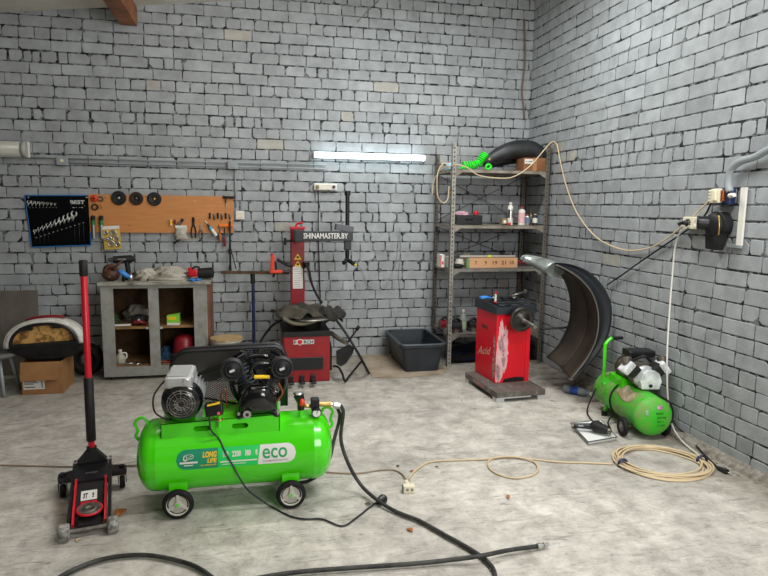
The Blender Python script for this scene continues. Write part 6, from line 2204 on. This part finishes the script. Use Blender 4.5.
rotw = Matrix((ux, uy, Vector((0, 0, 1)))).transposed()


def wbox(name, a0, a1, b0, b1, z0, z1, m_, bev=.003, par=None):
    c = wbp((a0 + a1) / 2, (b0 + b1) / 2, (z0 + z1) / 2)
    return MB().obox(c, (a1 - a0, b1 - b0, z1 - z0), rotw, bev).build(name, m_, par or t)


# red paint worn to pink and white near the front corner
wm_ = M['red_bal']
cab = wbox('cabinet', 0, wid, 0, dep, .085, TH, wm_, .006)
ins = MB()


def splat(seed, cx, cz, w_, h_, front=True, off=.0008):
    r_ = random.Random(seed)
    pts = []
    for k in range(34):
        g = 2 * PI * k / 34
        q = 1 + r_.uniform(-.35, .2)
        a, z = cx + w_ * math.cos(g) * q, cz + h_ * math.sin(g) * (1 + r_.uniform(-.15, .12))
        z = min(max(z, .09), TH - .01)
        if front: a = max(a, .004); pts.append(wbp(a, -off, z))
        else: a = max(a, .004); pts.append(wbp(-off, a, z))
    return pts


for sd, cx, cz, w_, h_ in ((1, .045, .50, .028, .13), (2, .040, .30, .045, .19), (3, .085, .38, .030, .19), (4, .02, .17, .03, .08)):
    ins = MB(); ins.prism(splat(sd, cx, cz, w_, h_), tuple(-uy * .0006)); ins.build('worn_patch', M['pink'], cab)
for sd, cx, cz, w_, h_ in ((5, .03, .40, .02, .09), (6, .03, .22, .028, .12)):
    ins = MB(); ins.prism(splat(sd, cx, cz, w_, h_, False), tuple(-ux * .0006)); ins.build('worn_patch', mat('chipped_whitish', '#b6a8a0', .7, col2='#8f3a40', scale=30), cab)
ins = MB(); ins.prism([wbp(.07, -.0015, .09), wbp(wid * .86, -.0015, .09), wbp(wid * .84, -.0015, .125), wbp(wid * .6, -.0015, .132), wbp(.09, -.0015, .12)], tuple(-uy * .001)); ins.build('bare_base_patch', M['rubber'], cab)
wbox('panel_seam', wid * .86, wid * .87, -.0012, .001, .1, TH - .12, mat('seam_dark_red', '#8a0c18', .5), 0, cab)
for z in (.50, .33): MB().cyl(wbp(.075, -.003, z), wbp(.075, .0, z), .005).build('screw', M['ink'], cab)
ins = MB(); put_text(ins, 'Acid', lambda u, v: wbp(-.002, dep * (.88 - .66 * u), .262 + .068 * v + .050 * u), offset=.01, shear=.35)
ins.build('script_lettering', mat('silver_script', '#c5b3a0', .5), cab)
ins = MB(); put_text(ins, 'BALANCER', lambda u, v: wbp(-.002, dep * (.70 - .40 * u), TH - .16 + .022 * v), offset=.05); ins.build('dark_lettering', mat('faded_dark_print', '#5d1a20', .6), cab) if False else None
ins = MB(); ins.box((0, 0, 0), (1, 1, 1)); ins.v = [wbp(-.0015 - .001 * v.x, dep * (.42 + .30 * v.y), TH - .175 + .03 * v.z) for v in ins.v]; ins.build('faded_badge', mat('faded_badge', '#6d2a2e', .6), cab)
# top tray
mb = MB()
mb.prism([wbp(-.015, -.02, TH - .02), wbp(wid + .03, -.02, TH + .005), wbp(wid + .03, dep + .02, TH + .085), wbp(-.015, dep + .02, TH + .075), ], (0, 0, .001)) if False else None
zf, zb4 = TH + .045, TH + .075
c8 = [wbp(-.015, -.02, TH - .012), wbp(wid + .03, -.02, TH - .012), wbp(wid + .03, dep + .02, TH - .012), wbp(-.015, dep + .02, TH - .012), wbp(-.01, -.015, zf), wbp(wid + .025, -.015, zf + .015), wbp(wid + .025, dep + .015, zb4), wbp(-.01, dep + .015, zb4)]
mb.add(c8, [(0, 1, 5, 4), (1, 2, 6, 5), (2, 3, 7, 6), (3, 0, 4, 7), (4, 5, 6, 7), (3, 2, 1, 0)], False)
tray = mb.build('weight_tray', M['trough'], t)
for i, (a, b) in enumerate(((.08, .06), (.20, .06), (.32, .06), (.08, .17), (.20, .17), (.32, .17), (.14, .27), (.28, .27))):
    if a > wid or b > dep: continue
    z = zf + (zb4 - zf) * b / dep + .006
    MB().tube([wbp(a - .045, b - .04, z), wbp(a + .045, b - .04, z + .004), wbp(a + .045, b + .04, z + .010), wbp(a - .045, b + .04, z + .008)], .006, 6, False, closed=True).build('compartment_rim', M['graphite'], tray)
    MB().obox(wbp(a, b, z + .002), (.08, .07, .003), rotw).build('compartment_floor', M['ink'], tray)
zt2 = zf + .02
small = [('white_marker', .03, .10, M['white'], 'white marker standing upright in the balancer tray', 0), ('blue_pliers', .05, .22, M['blue'], 'blue-handled pliers lying at the left of the balancer tray', 1), ('black_pliers', .24, .20, M['black_mat'], 'black pliers lying across the middle of the balancer tray', 1),
         ('steel_hammer', .36, .26, M['steel_dull'], 'steel wheel weight hammer poking up at the back of the balancer tray', 2)]
for nm, a, b, m_, lb_, kind_ in small:
    q = O + wbp(a, b, zf + (zb4 - zf) * b / dep + .018)
    t4 = thing(nm, lb_, nm.split('_')[1], q)
    if kind_ == 0:
        MB().cyl((0, 0, 0), (.0, 0, .075), .009).build('barrel', m_, t4)
        MB().cyl((0, 0, .075), (.003, 0, .095), .010).build('marker_cap', M['red'], t4)
        MB().cyl((0, 0, -.0), (0, 0, .012), .012).build('red_foot', M['red'], t4)
    elif kind_ == 1:
        for sx in (-1, 1): MB().tube([(0, 0, .01), (-.05, sx * .02, .022), (-.10, sx * .018, .016)], .010, 7).build('handle', m_, t4)
        MB().tube([(0, 0, .01), (.045, 0, .018)], .012, 7, False).build('jaws', M['steel_dull'], t4)
    else:
        MB().tube([(-.10, 0, .012), (.03, 0, .05)], .010, 7, False).build('handle', m_, t4)
        MB().cyl((.02, -.025, .05), (.05, .025, .06), .014).build('hammer_head', m_, t4)
# spindle with flange
hc = at(521, 319, B.y - .1) - O
hc_l = Vector((hc.dot(ux), hc.dot(uy), hc.z))
dirw = (at(540, 330, B.y - .42) - at(521, 319, B.y - .1)).normalized()
pz_ = hc
MB().cyl(pz_ - dirw * .12, pz_ - dirw * .0, .045, seg=20).build('spindle_housing', M['black_mat'], t)
mb = MB(); mb.lathe([(0, 0), (.098, 0), (.104, .006), (.104, .020), (.092, .026), (.080, .020), (.055, .020), (.050, .032), (.034, .034), (.034, .045), (0, .045)], pz_, dirw, 36); mb.build('flange', mat('scratched_flange', '#4b4743', .45, .6, col2='#35312e', scale=20), t)
for k in range(6):
    g = 2 * PI * k / 6
    t_ = dirw.orthogonal().normalized(); w2_ = dirw.cross(t_)
    c = pz_ + dirw * .021 + (t_ * math.cos(g) + w2_ * math.sin(g)) * .060
    MB().cyl(c, c + dirw * .002, .007, seg=10).build('flange_hole', M['ink'], t)
mb = MB(); mb.cyl(pz_ + dirw * .03, pz_ + dirw * .24, .016, seg=16)
for k in range(18): mb.torus(pz_ + dirw * (.055 + k * .010), dirw, .0165, .0022, 16, 5)
mb.build('threaded_shaft', M['steel_dull'], t)
MB().cyl(pz_ + dirw * .24, pz_ + dirw * .246, .014).build('shaft_tip', M['steel'], t)
# pipe reaching back to the hood
# platform
mb = MB()
P0 = [fl(473.5, 380.5, 0), fl(496.5, 403, 0), fl(545, 399, 0)]
pu = (P0[2] - P0[1]).normalized(); plw = (P0[2] - P0[1]).length
pv = Vector((-pu.y, pu.x, 0)); pld = (P0[0] - P0[1]).dot(pv)
pr_ = Matrix((pu, pv, Vector((0, 0, 1)))).transposed()
po = P0[1] - O


def pbox(name, a0, a1, b0, b1, z0, z1, m_, bev=.003):
    return MB().obox(po + pu * ((a0 + a1) / 2) + pv * ((b0 + b1) / 2) + Vector((0, 0, (z0 + z1) / 2)), (a1 - a0, b1 - b0, z1 - z0), pr_, bev).build(name, m_, t)


pm = mat('rusty_grey_platform', '#5d5550', .7, .1, col2='#8a8782', scale=16, thr=(.5, .75), bump=.2)
pbox('platform', 0, plw, 0, pld, .035, .085, pm, .004)
for a in (.0, plw - .07):
    pbox('platform_foot', a, a + .07, .0, .08, 0, .035, M['alu'])
    pbox('platform_foot', a, a + .07, pld - .08, pld, 0, .035, M['alu'])
pbox('platform_lip', 0, plw * .7, -.003, .0, .03, .04, M['alu'], 0)
MB().obox(po - pu * .002 + pv * (pld * .55) + Vector((0, 0, .062)), (.002, pld * .35, .03), pr_).build('faded_red_sticker', mat('faded_red_sticker', '#a8545a', .7, col2='#8b8580', scale=30), t)

# ---------------------------------------------------------------- big curved wheel hood
YB, YF, YO = 4.85, 4.35, 4.40
back = [at(x, y, YB) for x, y in ((549, 266), (556, 271), (563, 279), (568, 291), (570, 305), (569, 320), (564, 334), (557, 346), (546, 357))]
front = [at(x, y, YF) for x, y in ((556, 265), (567, 270), (580, 279), (591, 292), (597, 308), (598, 326), (594, 344), (584, 362), (570, 379.5))]
outr = [at(x, y, YO) for x, y in ((557, 263), (572, 265), (589, 272), (603, 286), (611, 303), (611.5, 322), (606, 341), (593, 360), (573, 380))]
t = thing('wheel_hood', 'big dark curved wheel guard of the balancer swung open beside the right wall', 'hood', (sum(p.x for p in front) / 9, YF + .2, .35))
O = Vector(t.location)
t['label'] = 'big dark curved sheet metal hood with scuffed brown inside, beside the right wall'


def cr(ps, u):
    f_ = u * (len(ps) - 1)
    i = min(int(f_), len(ps) - 2)
    k = f_ - i
    a, b, c, d = ps[max(i - 1, 0)], ps[i], ps[i + 1], ps[min(i + 2, len(ps) - 1)]
    return .5 * ((2 * b) + (c - a) * k + (2 * a - 5 * b + 4 * c - d) * k * k + (3 * b - a - 3 * c + d) * k ** 3)


mb = MB()
mb.sheet(lambda u, v: cr(back, u).lerp(cr(front, u), v) + Vector((.03 * math.sin(PI * v), 0, 0)) - O, 40, 10, .004)
mb.build('inner_shell', M['hood'], t)
mb = MB()
mb.sheet(lambda u, v: cr(front, u).lerp(cr(outr, u), v) + Vector((.0, .05 * math.sin(PI * v) - .004 * (1 - v), 0)) - O, 40, 6, .004)
mb.build('outer_flange', M['graphite'], t)
mb = MB(); mb.tube([cr(front, k / 30) - O + Vector((0, -.006, 0)) for k in range(31)], .006, 7, False); mb.build('edge_bead', mat('worn_edge', '#77746d', .5, .5), t)
mb = MB(); mb.tube([cr([p.lerp(q, .55) for p, q in zip(back, front)], k / 24) - O + Vector((.02, 0, 0)) for k in range(25)], .005, 6, False); mb.build('stiffening_rib', M['hood'], t)
# galvanised nose at the top
n0, n1, n2 = at(525, 258.5, 4.98), at(538, 262.5, 4.90), at(556, 270, 4.62)
mb = MB(); mb.tube([n0 - O + Vector((-.012, 0, .0)), n0 - O, n1 - O, n2 - O], .05, 20, True, False, 6, [.014, .046, .068, .085], .75); mb.build('galvanised_nose', M['galv'], t)
MB().tube([at(540, 329, 4.95) - O, at(560, 328, 4.9) - O, at(571, 327, 4.85) - O], .010, 8).build('hinge_pipe', M['black'], t)
MB().cyl(at(569, 379, 4.33) - O, at(573, 379.5, 4.33) - O, .006).build('bolt', M['steel'], t)
lg_ = fl(572, 388)
MB().tube([at(571.5, 377, 4.37) - O, Vector((at(571.5, 377, 4.37).x, 4.60, 0)) - O], .012, 8, False).build('support_leg', M['black'], t) if False else None

# plastic bottle on the floor behind
q = fl(577, 391, .035)
t = thing('water_bottle', 'empty clear plastic bottle with a blue label lying on the floor below the hood', 'bottle', (q.x, q.y, .036), (0, 0, R(-55)))
MB().lathe([(0, -.12), (.03, -.118), (.034, -.10), (.034, .04), (.030, .07), (.013, .10), (.013, .115), (0, .115)], (0, 0, 0), (1, 0, 0), 20).build('bottle_body', mat('clear_bottle_pet', '#a9b6bd', .15, trans=.55), t)
MB().cyl((-.05, 0, 0), (.02, 0, 0), .0345, seg=20, caps=False).build('blue_label', mat('bottle_blue', '#2350a8', .5), t)
MB().cyl((.115, 0, 0), (.133, 0, 0), .015).build('bottle_cap', M['white'], t)

# ---------------------------------------------------------------- small dusty compressor
F3 = at(652.5, 417, 3.52); Bk = at(617, 391, 4.06)
F3.z = .168
t = thing('small_compressor', 'smaller dusty green compressor with white cylinder heads against the right wall', 'air compressor', (F3.x, F3.y, 0))
O = Vector(t.location)
ax_ = Vector((Bk.x - F3.x, Bk.y - F3.y, 0)).normalized()
LT = .66
TR = .134
TZ = F3.z
side = Vector((ax_.y, -ax_.x, 0))      # to the right of the axis
gp_ = M['green_dirty']
mb = MB()
pr = []
for k in range(7):
    a = PI / 2 * k / 6
    pr.append((TR * math.sin(a), .055 * (1 - math.cos(a)) - .055))
pr += [(TR + .001, .004), (TR + .001, .01), (TR, .014), (TR, LT)]
for k in range(1, 7):
    a = PI / 2 * k / 6
    pr.append((TR * math.cos(a), LT + .055 * math.sin(a)))
mb.lathe(pr, Vector((0, 0, TZ)), ax_, 44)
mb.build('tank', gp_, t)
cz3 = Vector((0, 0, TZ))


def onT(s, ang, off=.0015):      # ang measured from straight up, positive to the left (towards the room)
    r_ = TR + off
    return cz3 + ax_ * s - side * (r_ * math.sin(ang)) + Vector((0, 0, r_ * math.cos(ang)))


mb = MB(); mb.sheet(lambda u, v: onT(.10 + .24 * u + .02 * math.sin(7 * v), R(20 + 42 * v + 6 * math.sin(5 * u)), .002), 12, 8, .001); mb.build('torn_paper_label', mat('torn_label', '#b3a58c', .8, col2='#8a7a5a', scale=18), t)


def onE(u, v, off=.003):         # on the domed front end: u right, v up
    r2 = min(1., (u * u + v * v) / (TR * TR))
    return cz3 + side * u + Vector((0, 0, v)) - ax_ * (.055 * math.sqrt(max(0, 1 - r2)) + off)


mb = MB()
for row, wds in enumerate((('MADE', .05), ('220V 8bar', .075), ('50 L', .055), ('1.5 kW', .06))):
    put_text(mb, wds[0], lambda u, v, r_=row, w_=wds[1]: onE(-.005 + w_ * u + .004 * r_, .030 - .028 * r_ + .014 * v), offset=.02)
mb.build('stamped_writing', mat('dark_green_ink', '#1c5a1c', .7), t)
mb = MB(); mb.sheet(lambda u, v: onE(.005 + .035 * u, .062 + .026 * v, .002), 4, 4, .001); mb.build('round_sticker', mat('pink_white_sticker', '#d8c6d2', .6, col2='#b06a9a', scale=30), t)
mb = MB(); mb.sheet(lambda u, v: onE(-.075 + .018 * u, .02 + .035 * v, .002), 3, 4, .001); mb.build('scuff_mark', mat('scuff', '#86b886', .7), t)
# wheels
for s_, sd_ in ((.08, -1), (.08, 1), (.50, -1), (.50, 1)):
    if s_ > .3:
        MB().tube([cz3 + ax_ * s_ + side * (sd_ * .08) - Vector((0, 0, .07)), cz3 + ax_ * s_ + side * (sd_ * .11) - Vector((0, 0, TZ - .03))], .014, 8, False).build('rear_leg', gp_, t)
        MB().cyl(ax_ * s_ + side * (sd_ * .11), ax_ * s_ + side * (sd_ * .11) + Vector((0, 0, .032)), .022).build('rubber_foot', M['rubber'], t)
        continue
    c = ax_ * s_ + side * (sd_ * (.165 if sd_ < 0 else .135)) + Vector((0, 0, .069))
    w = MB().torus(c, side, .050, .0185, 28, 10).build('wheel', M['rubber'], t)
    mb = MB(); mb.cyl(c - side * .012, c + side * .012, .036, seg=24); mb.cyl(c - side * .02, c + side * .02, .014); mb.build('rim', mat('dusty_rim', '#77716a', .6), w)
    MB().cyl(c, cz3 + ax_ * s_ + side * (sd_ * .05) - Vector((0, 0, .09)), .010).build('axle_stub', M['steel_dull'], t)
# handle with black grip
hb = at(604, 381, 4.12) - O; ht = at(605, 347, 4.12) - O
hb2 = Vector((hb.x, hb.y, hb.z))
mb = MB(); mb.tube([hb2 - Vector((-.02, 0, .02)), hb2, hb2.lerp(ht, .5), ht, ht + Vector((.012, 0, .035)), at(612, 337.8, 4.12) - O], .014, 10); mb.build('push_handle', M['green'], t)
MB().tube([at(611, 338, 4.12) - O, at(622.5, 338, 4.12) - O], .013, 10, False).build('black_grip', M['rubber'], t)
MB().tube([onT(.50, R(60)), hb2], .016, 8, False).build('handle_bracket', gp_, t)
# pump on a green saddle
mb = MB(); mb.prism([onT(.30, R(38), .0) , onT(.30, R(-38), .0), onT(.30, R(-38), 0) + Vector((0, 0, .06)), onT(.30, R(38), 0) + Vector((0, 0, .06))], tuple(ax_ * .22)); mb.build('saddle', M['green'], t)
pz3 = TZ + TR + .02
pc3 = cz3 + ax_ * .27 + side * .025 + Vector((0, 0, TR + .088))
dk = mat('grimy_pump_metal', '#6e665c', .5, .4, col2='#2e2a27', scale=14)
hdw = mat('white_metal_head', '#e9ebeb', .4, .0, col2='#b9bdbd', scale=14)
mb = MB(); mb.cyl(pc3 - ax_ * .06, pc3 + ax_ * .20, .082, .085, 26); mb.torus(pc3 - ax_ * .03, ax_, .08, .010, 24, 8); mb.torus(pc3 + ax_ * .05, ax_, .083, .006, 24, 8); mb.build('motor_body', dk, t)
mb = MB(); mb.lathe([(0, 0), (.05, .0), (.085, .03), (.088, .06)], pc3 + ax_ * .26, -ax_, 28); mb.build('rear_cowl', M['steel_dull'], t)
mb = MB(); mb.torus(pc3 - ax_ * .075, ax_, .062, .022, 24, 8); mb.cyl(pc3 - ax_ * .10, pc3 - ax_ * .04, .065, .075, 24); mb.build('front_casting', M['alu'], t)
c3 = pc3 - ax_ * .13 + side * .02 - Vector((0, 0, .02))
rot3 = Matrix((side, ax_, Vector((0, 0, 1)))).transposed()
mb = MB(); mb.prism([c3 + side * a + Vector((0, 0, b)) for a, b in ((-.075, .0), (-.05, .055), (-.02, .075), (.03, .075), (.06, .055), (.08, .0), (.065, -.055), (-.06, -.055))], tuple(ax_ * .06)); mb.build('crankcase_cover', hdw, t)
MB().cyl(c3 - ax_ * .008 - Vector((0, 0, .03)), c3 - Vector((0, 0, .03)), .012).build('oil_plug', M['ink'], t)
for sd_ in (-1, 1):
    hcx = pc3 - ax_ * .07 + side * (sd_ * .13) + Vector((0, 0, .07))
    rt3 = (rot3 @ Euler((0, R(sd_ * 50), 0)).to_matrix())
    MB().obox(hcx, (.10, .10, .05), rt3, .014).build('cylinder_head', hdw, t)
    MB().obox(hcx - side * (sd_ * .04) - Vector((0, 0, .02)), (.085, .085, .07), rt3, .01).build('cylinder', M['black_mat'], t)
    MB().cyl(hcx + Vector((0, 0, .02)), hcx + Vector((0, 0, .065)) + ax_ * .02, .03, .036, 18).build('air_filter', dk, t)
MB().obox(pc3 + ax_ * .13 + side * .05 + Vector((0, 0, .125)), (.20, .12, .05), rot3, .01).build('control_box', M['black'], t)
MB().tube([pc3 + ax_ * .10 + Vector((0, 0, .07)), pc3 + ax_ * .12 + Vector((0, 0, .12))], .03, 8, False).build('box_neck', M['black_mat'], t)
MB().tube([pc3 - side * .08 + Vector((0, 0, .09)), pc3 - ax_ * .05 + Vector((0, 0, .14)), pc3 + side * .08 + Vector((0, 0, .09))], .010, 8).build('link_pipe', M['black_mat'], t)
# cord wound round the tank, ending in a loop on the floor
cw = []
for k in range(15):
    a = -60 + 190 * k / 14
    cw.append(onT(.36 + .0 * k, R(a), .007))
cw += [ax_ * .30 - side * .17 + Vector((0, 0, .02)), ax_ * .20 - side * .20 + Vector((0, 0, .007)), ax_ * .24 - side * .25 + Vector((0, 0, .007)), ax_ * .45 - side * .25 + Vector((0, 0, .007)), ax_ * .60 - side * .20 + Vector((0, 0, .03)), onT(.56, R(80), .03)]
MB().tube(cw, .006, 8).build('power_cord', M['black_mat'], t)
MB().tube([onT(.0, R(-10), .02), onT(-.01, R(-45), .012), onT(-.0, R(-80), .012), onT(.0, R(-110), .012)], .006, 8).build('air_pipe', M['black_mat'], t)

# ---------------------------------------------------------------- enamel tray with a drill
T4 = [fl(570.5, 427), fl(588, 446), fl(616.5, 441), fl(601, 424)]
cc = sum(T4, Vector()) / 4
t = thing('enamel_tray', 'shallow white enamel tray lying on the floor in front of the small compressor', 'tray', (cc.x, cc.y, 0))
Q = [p - cc for p in T4]
mb = MB()
lo = [q * .90 for q in Q]; hi = [q.copy() for q in Q]
hh = .028
V8 = [(*q.xy, .002) for q in lo] + [(*q.xy, hh) for q in hi] + [(*(q * .975).xy, hh) for q in hi] + [(*(q * .90).xy, .006) for q in lo]
F8 = [(0, 3, 2, 1)]
for k in range(4):
    j = (k + 1) % 4
    F8 += [(k, j, 4 + j, 4 + k), (4 + k, 4 + j, 8 + j, 8 + k), (8 + k, 8 + j, 12 + j, 12 + k)]
F8 += [(12, 13, 14, 15)]
mb.add(V8, F8, False); mb.build('tray_body', M['tin'], t)
mb = MB(); mb.tube([Vector((*q.xy, hh)) for q in hi], .004, 6, False, closed=True); mb.build('dark_rim', mat('chipped_blue_rim', '#2b3340', .4), t)
p = Vector((cc.x, cc.y, .008))
t = thing('power_drill', 'black power drill lying on the white enamel tray', 'drill', p, (0, 0, R(-18)))
mb = MB(); mb.tube([(-.135, .03, .035), (-.06, .028, .038), (-.0, .02, .04)], .020, 12, radii=[.018, .020, .024]); mb.build('handle', M['black'], t)
mb = MB(); mb.sphere((.02, .01, .045), (.05, .042, .042)); mb.cyl((.02, .0, .045), (.085, -.045, .038), .038, .028, 18); mb.build('motor_housing', M['black_mat'], t)
mb = MB(); mb.cyl((.085, -.045, .038), (.10, -.056, .036), .022, .016); mb.build('chuck', M['steel_dull'], t)
MB().cyl((-.137, .03, .035), (-.145, .03, .035), .016).build('end_cap', M['steel_dull'], t)
MB().obox((-.09, .0105, .045), (.035, .002, .012), None).build('grey_badge', M['grey_pvc'], t)

# ---------------------------------------------------------------- cream extension cable
cc = fl(660, 464)
rL, rR, rT_, rB = fl(612, 461), fl(708, 466), fl(655, 449), fl(668, 481)
rx_ = (rR - rL).length / 2
ry_ = (rT_ - rB).length / 2
ctr = (rL + rR + rT_ + rB) / 4
du = (rR - rL).normalized()
dv = Vector((-du.y, du.x, 0))
t = thing('coiled_cable', 'oval coil of many cream cable loops tied up on the floor near the right wall', 'cable', (ctr.x, ctr.y, 0))
rb = random.Random(21)
for k in range(9):
    ph = rb.uniform(0, 6)
    s_ = 1 - .022 * k + rb.uniform(-.02, .02)
    ox_, oy_ = rb.uniform(-.015, .015), rb.uniform(-.015, .015)
    pts = []
    for i in range(26):
        g = 2 * PI * i / 26
        pinch = 1 - .06 * math.exp(-((math.cos(g)) ** 2) * 0)
        wob = 1 + .035 * math.sin(3 * g + ph)
        pts.append(du * (math.cos(g) * rx_ * s_ * wob + ox_) + dv * (math.sin(g) * ry_ * s_ * wob + oy_) + Vector((0, 0, .008 + .006 * (k % 4) + .003 * math.sin(2 * g + ph))))
    MB().tube(pts, .0058, 6, closed=True, sub=3).build('cable_loop', M['cable_cream'], t)
for g in (R(200), R(10)):
    c = du * math.cos(g) * rx_ * .92 + dv * math.sin(g) * ry_ * .92 + Vector((0, 0, .018))
    mb = MB(); mb.torus(c, Vector((-math.sin(g) * du.x + math.cos(g) * dv.x, -math.sin(g) * du.y + math.cos(g) * dv.y, 0)), .030, .007, 16, 6, 1.6); mb.v = [Vector((v.x, v.y, max(.002, v.z))) for v in mb.v]; mb.build('blue_tie', M['navy'], t)
# run of cable over the floor with the loop and the socket
run = [fl(613, 464, .007), fl(590, 463, .007), fl(560, 462, .007), fl(530, 459, .007), fl(510, 457, .007), fl(495, 458, .007), fl(488, 462, .007), fl(490, 469, .007), fl(500, 475, .007), fl(515, 478, .008), fl(530, 476, .007), fl(538, 470, .007), fl(534, 462, .010), fl(520, 457.5, .016), fl(505, 456.5, .016),
       fl(485, 459, .010), fl(460, 460, .007), fl(432, 461.5, .007), fl(420, 467, .007), fl(412, 474, .007), fl(409, 479, .015)]
tag(MB().tube(run, .0058, 7).build('extension_cable', M['cable_cream']), 'cream cable running over the floor with one small loop towards the block socket', 'cable')
run2 = [fl(406, 479, .015), fl(402, 474, .007), fl(394, 470, .007), fl(380, 470, .007), fl(360, 473, .007), fl(340, 473, .007), fl(320, 471.5, .007), fl(280, 470, .007), fl(230, 468, .007), fl(180, 467, .007), fl(140, 465.5, .007), fl(100, 466.5, .006), fl(60, 466.5, .006), fl(20, 465.5, .006), fl(-40, 464, .006)]
tag(MB().tube(run2, .0045, 7).build('extension_cable', mat('dirty_cream_cable', '#93806a', .6)), 'dirty thin cable running from the block socket behind the big compressor to the left edge', 'cable')
q = fl(408, 492, 0)
t = thing('extension_socket', 'cream block socket with a plug in it lying on the open floor', 'extension socket', q, (0, 0, R(-8)))
mb = MB(); mb.box((-.028, -.02, .0), (.036, .02, .042), .006); mb.build('socket_block', M['cream'], t)
mb = MB(); mb.cyl((0, .02, .024), (-.004, .062, .026), .019, .014, 14); mb.sphere((-.004, .062, .026), .015); mb.build('plug', M['cream'], t)
for sx in (-.006, .02): MB().cyl((sx, -.0201, .022), (sx, -.021, .022), .009).build('socket_hole', M['grey_paint'], t)
MB().box((-.032, -.018, .0), (-.0282, .016, .036), .001).build('dark_side', M['graphite'], t)

# dry leaves and bits on the floor
for k, (x, y, sz, lb_) in enumerate(((121, 513, .045, 'large orange dry leaf beside the front wheel of the trolley jack'), (79, 540, .018, 'small yellowish scrap in front of the trolley jack'), (410, 530, .020, 'orange leaf scrap between the two front hoses'), (368, 504, .016, 'small brown leaf just left of the mains plug'),
                                     (508, 497, .026, 'thin brown twig-like leaf below the small cable loop'), (398, 466, .015, 'small brown bit above the block socket'), (412, 471, .013, 'small orange bit touching the cream cable'), (396, 513, .012, 'tiny dark bit next to the long black hose'),
                                     (232, 499, .012, 'tiny yellowish bit under the big compressor'), (437, 467, .012, 'tiny dark bit below the cable left of its loop'))):
    q = fl(x, y, .004)
    rb = random.Random(40 + k)
    mb = MB()
    an = rb.uniform(0, PI)
    asp = .35 if k == 4 else .6
    mb.sheet(lambda u, v: Vector((sz * 2 * (u - .5) * 1., sz * asp * 2 * (v - .5) * math.sin(PI * min(.98, max(.02, u))) ** .6, .004 + sz * .35 * abs(v - .5) + sz * .2 * math.sin(4 * u))), 8, 5, .0008)
    ob = mb.build('dry_leaf', M['leaf'] if k in (0, 2, 6, 4) else (M['cable_cream'] if k in (1, 8) else M['leather']))
    ob.location = (q.x, q.y, .001)
    ob.rotation_euler = (0, 0, an)
    tag(ob, lb_, 'leaf', None)
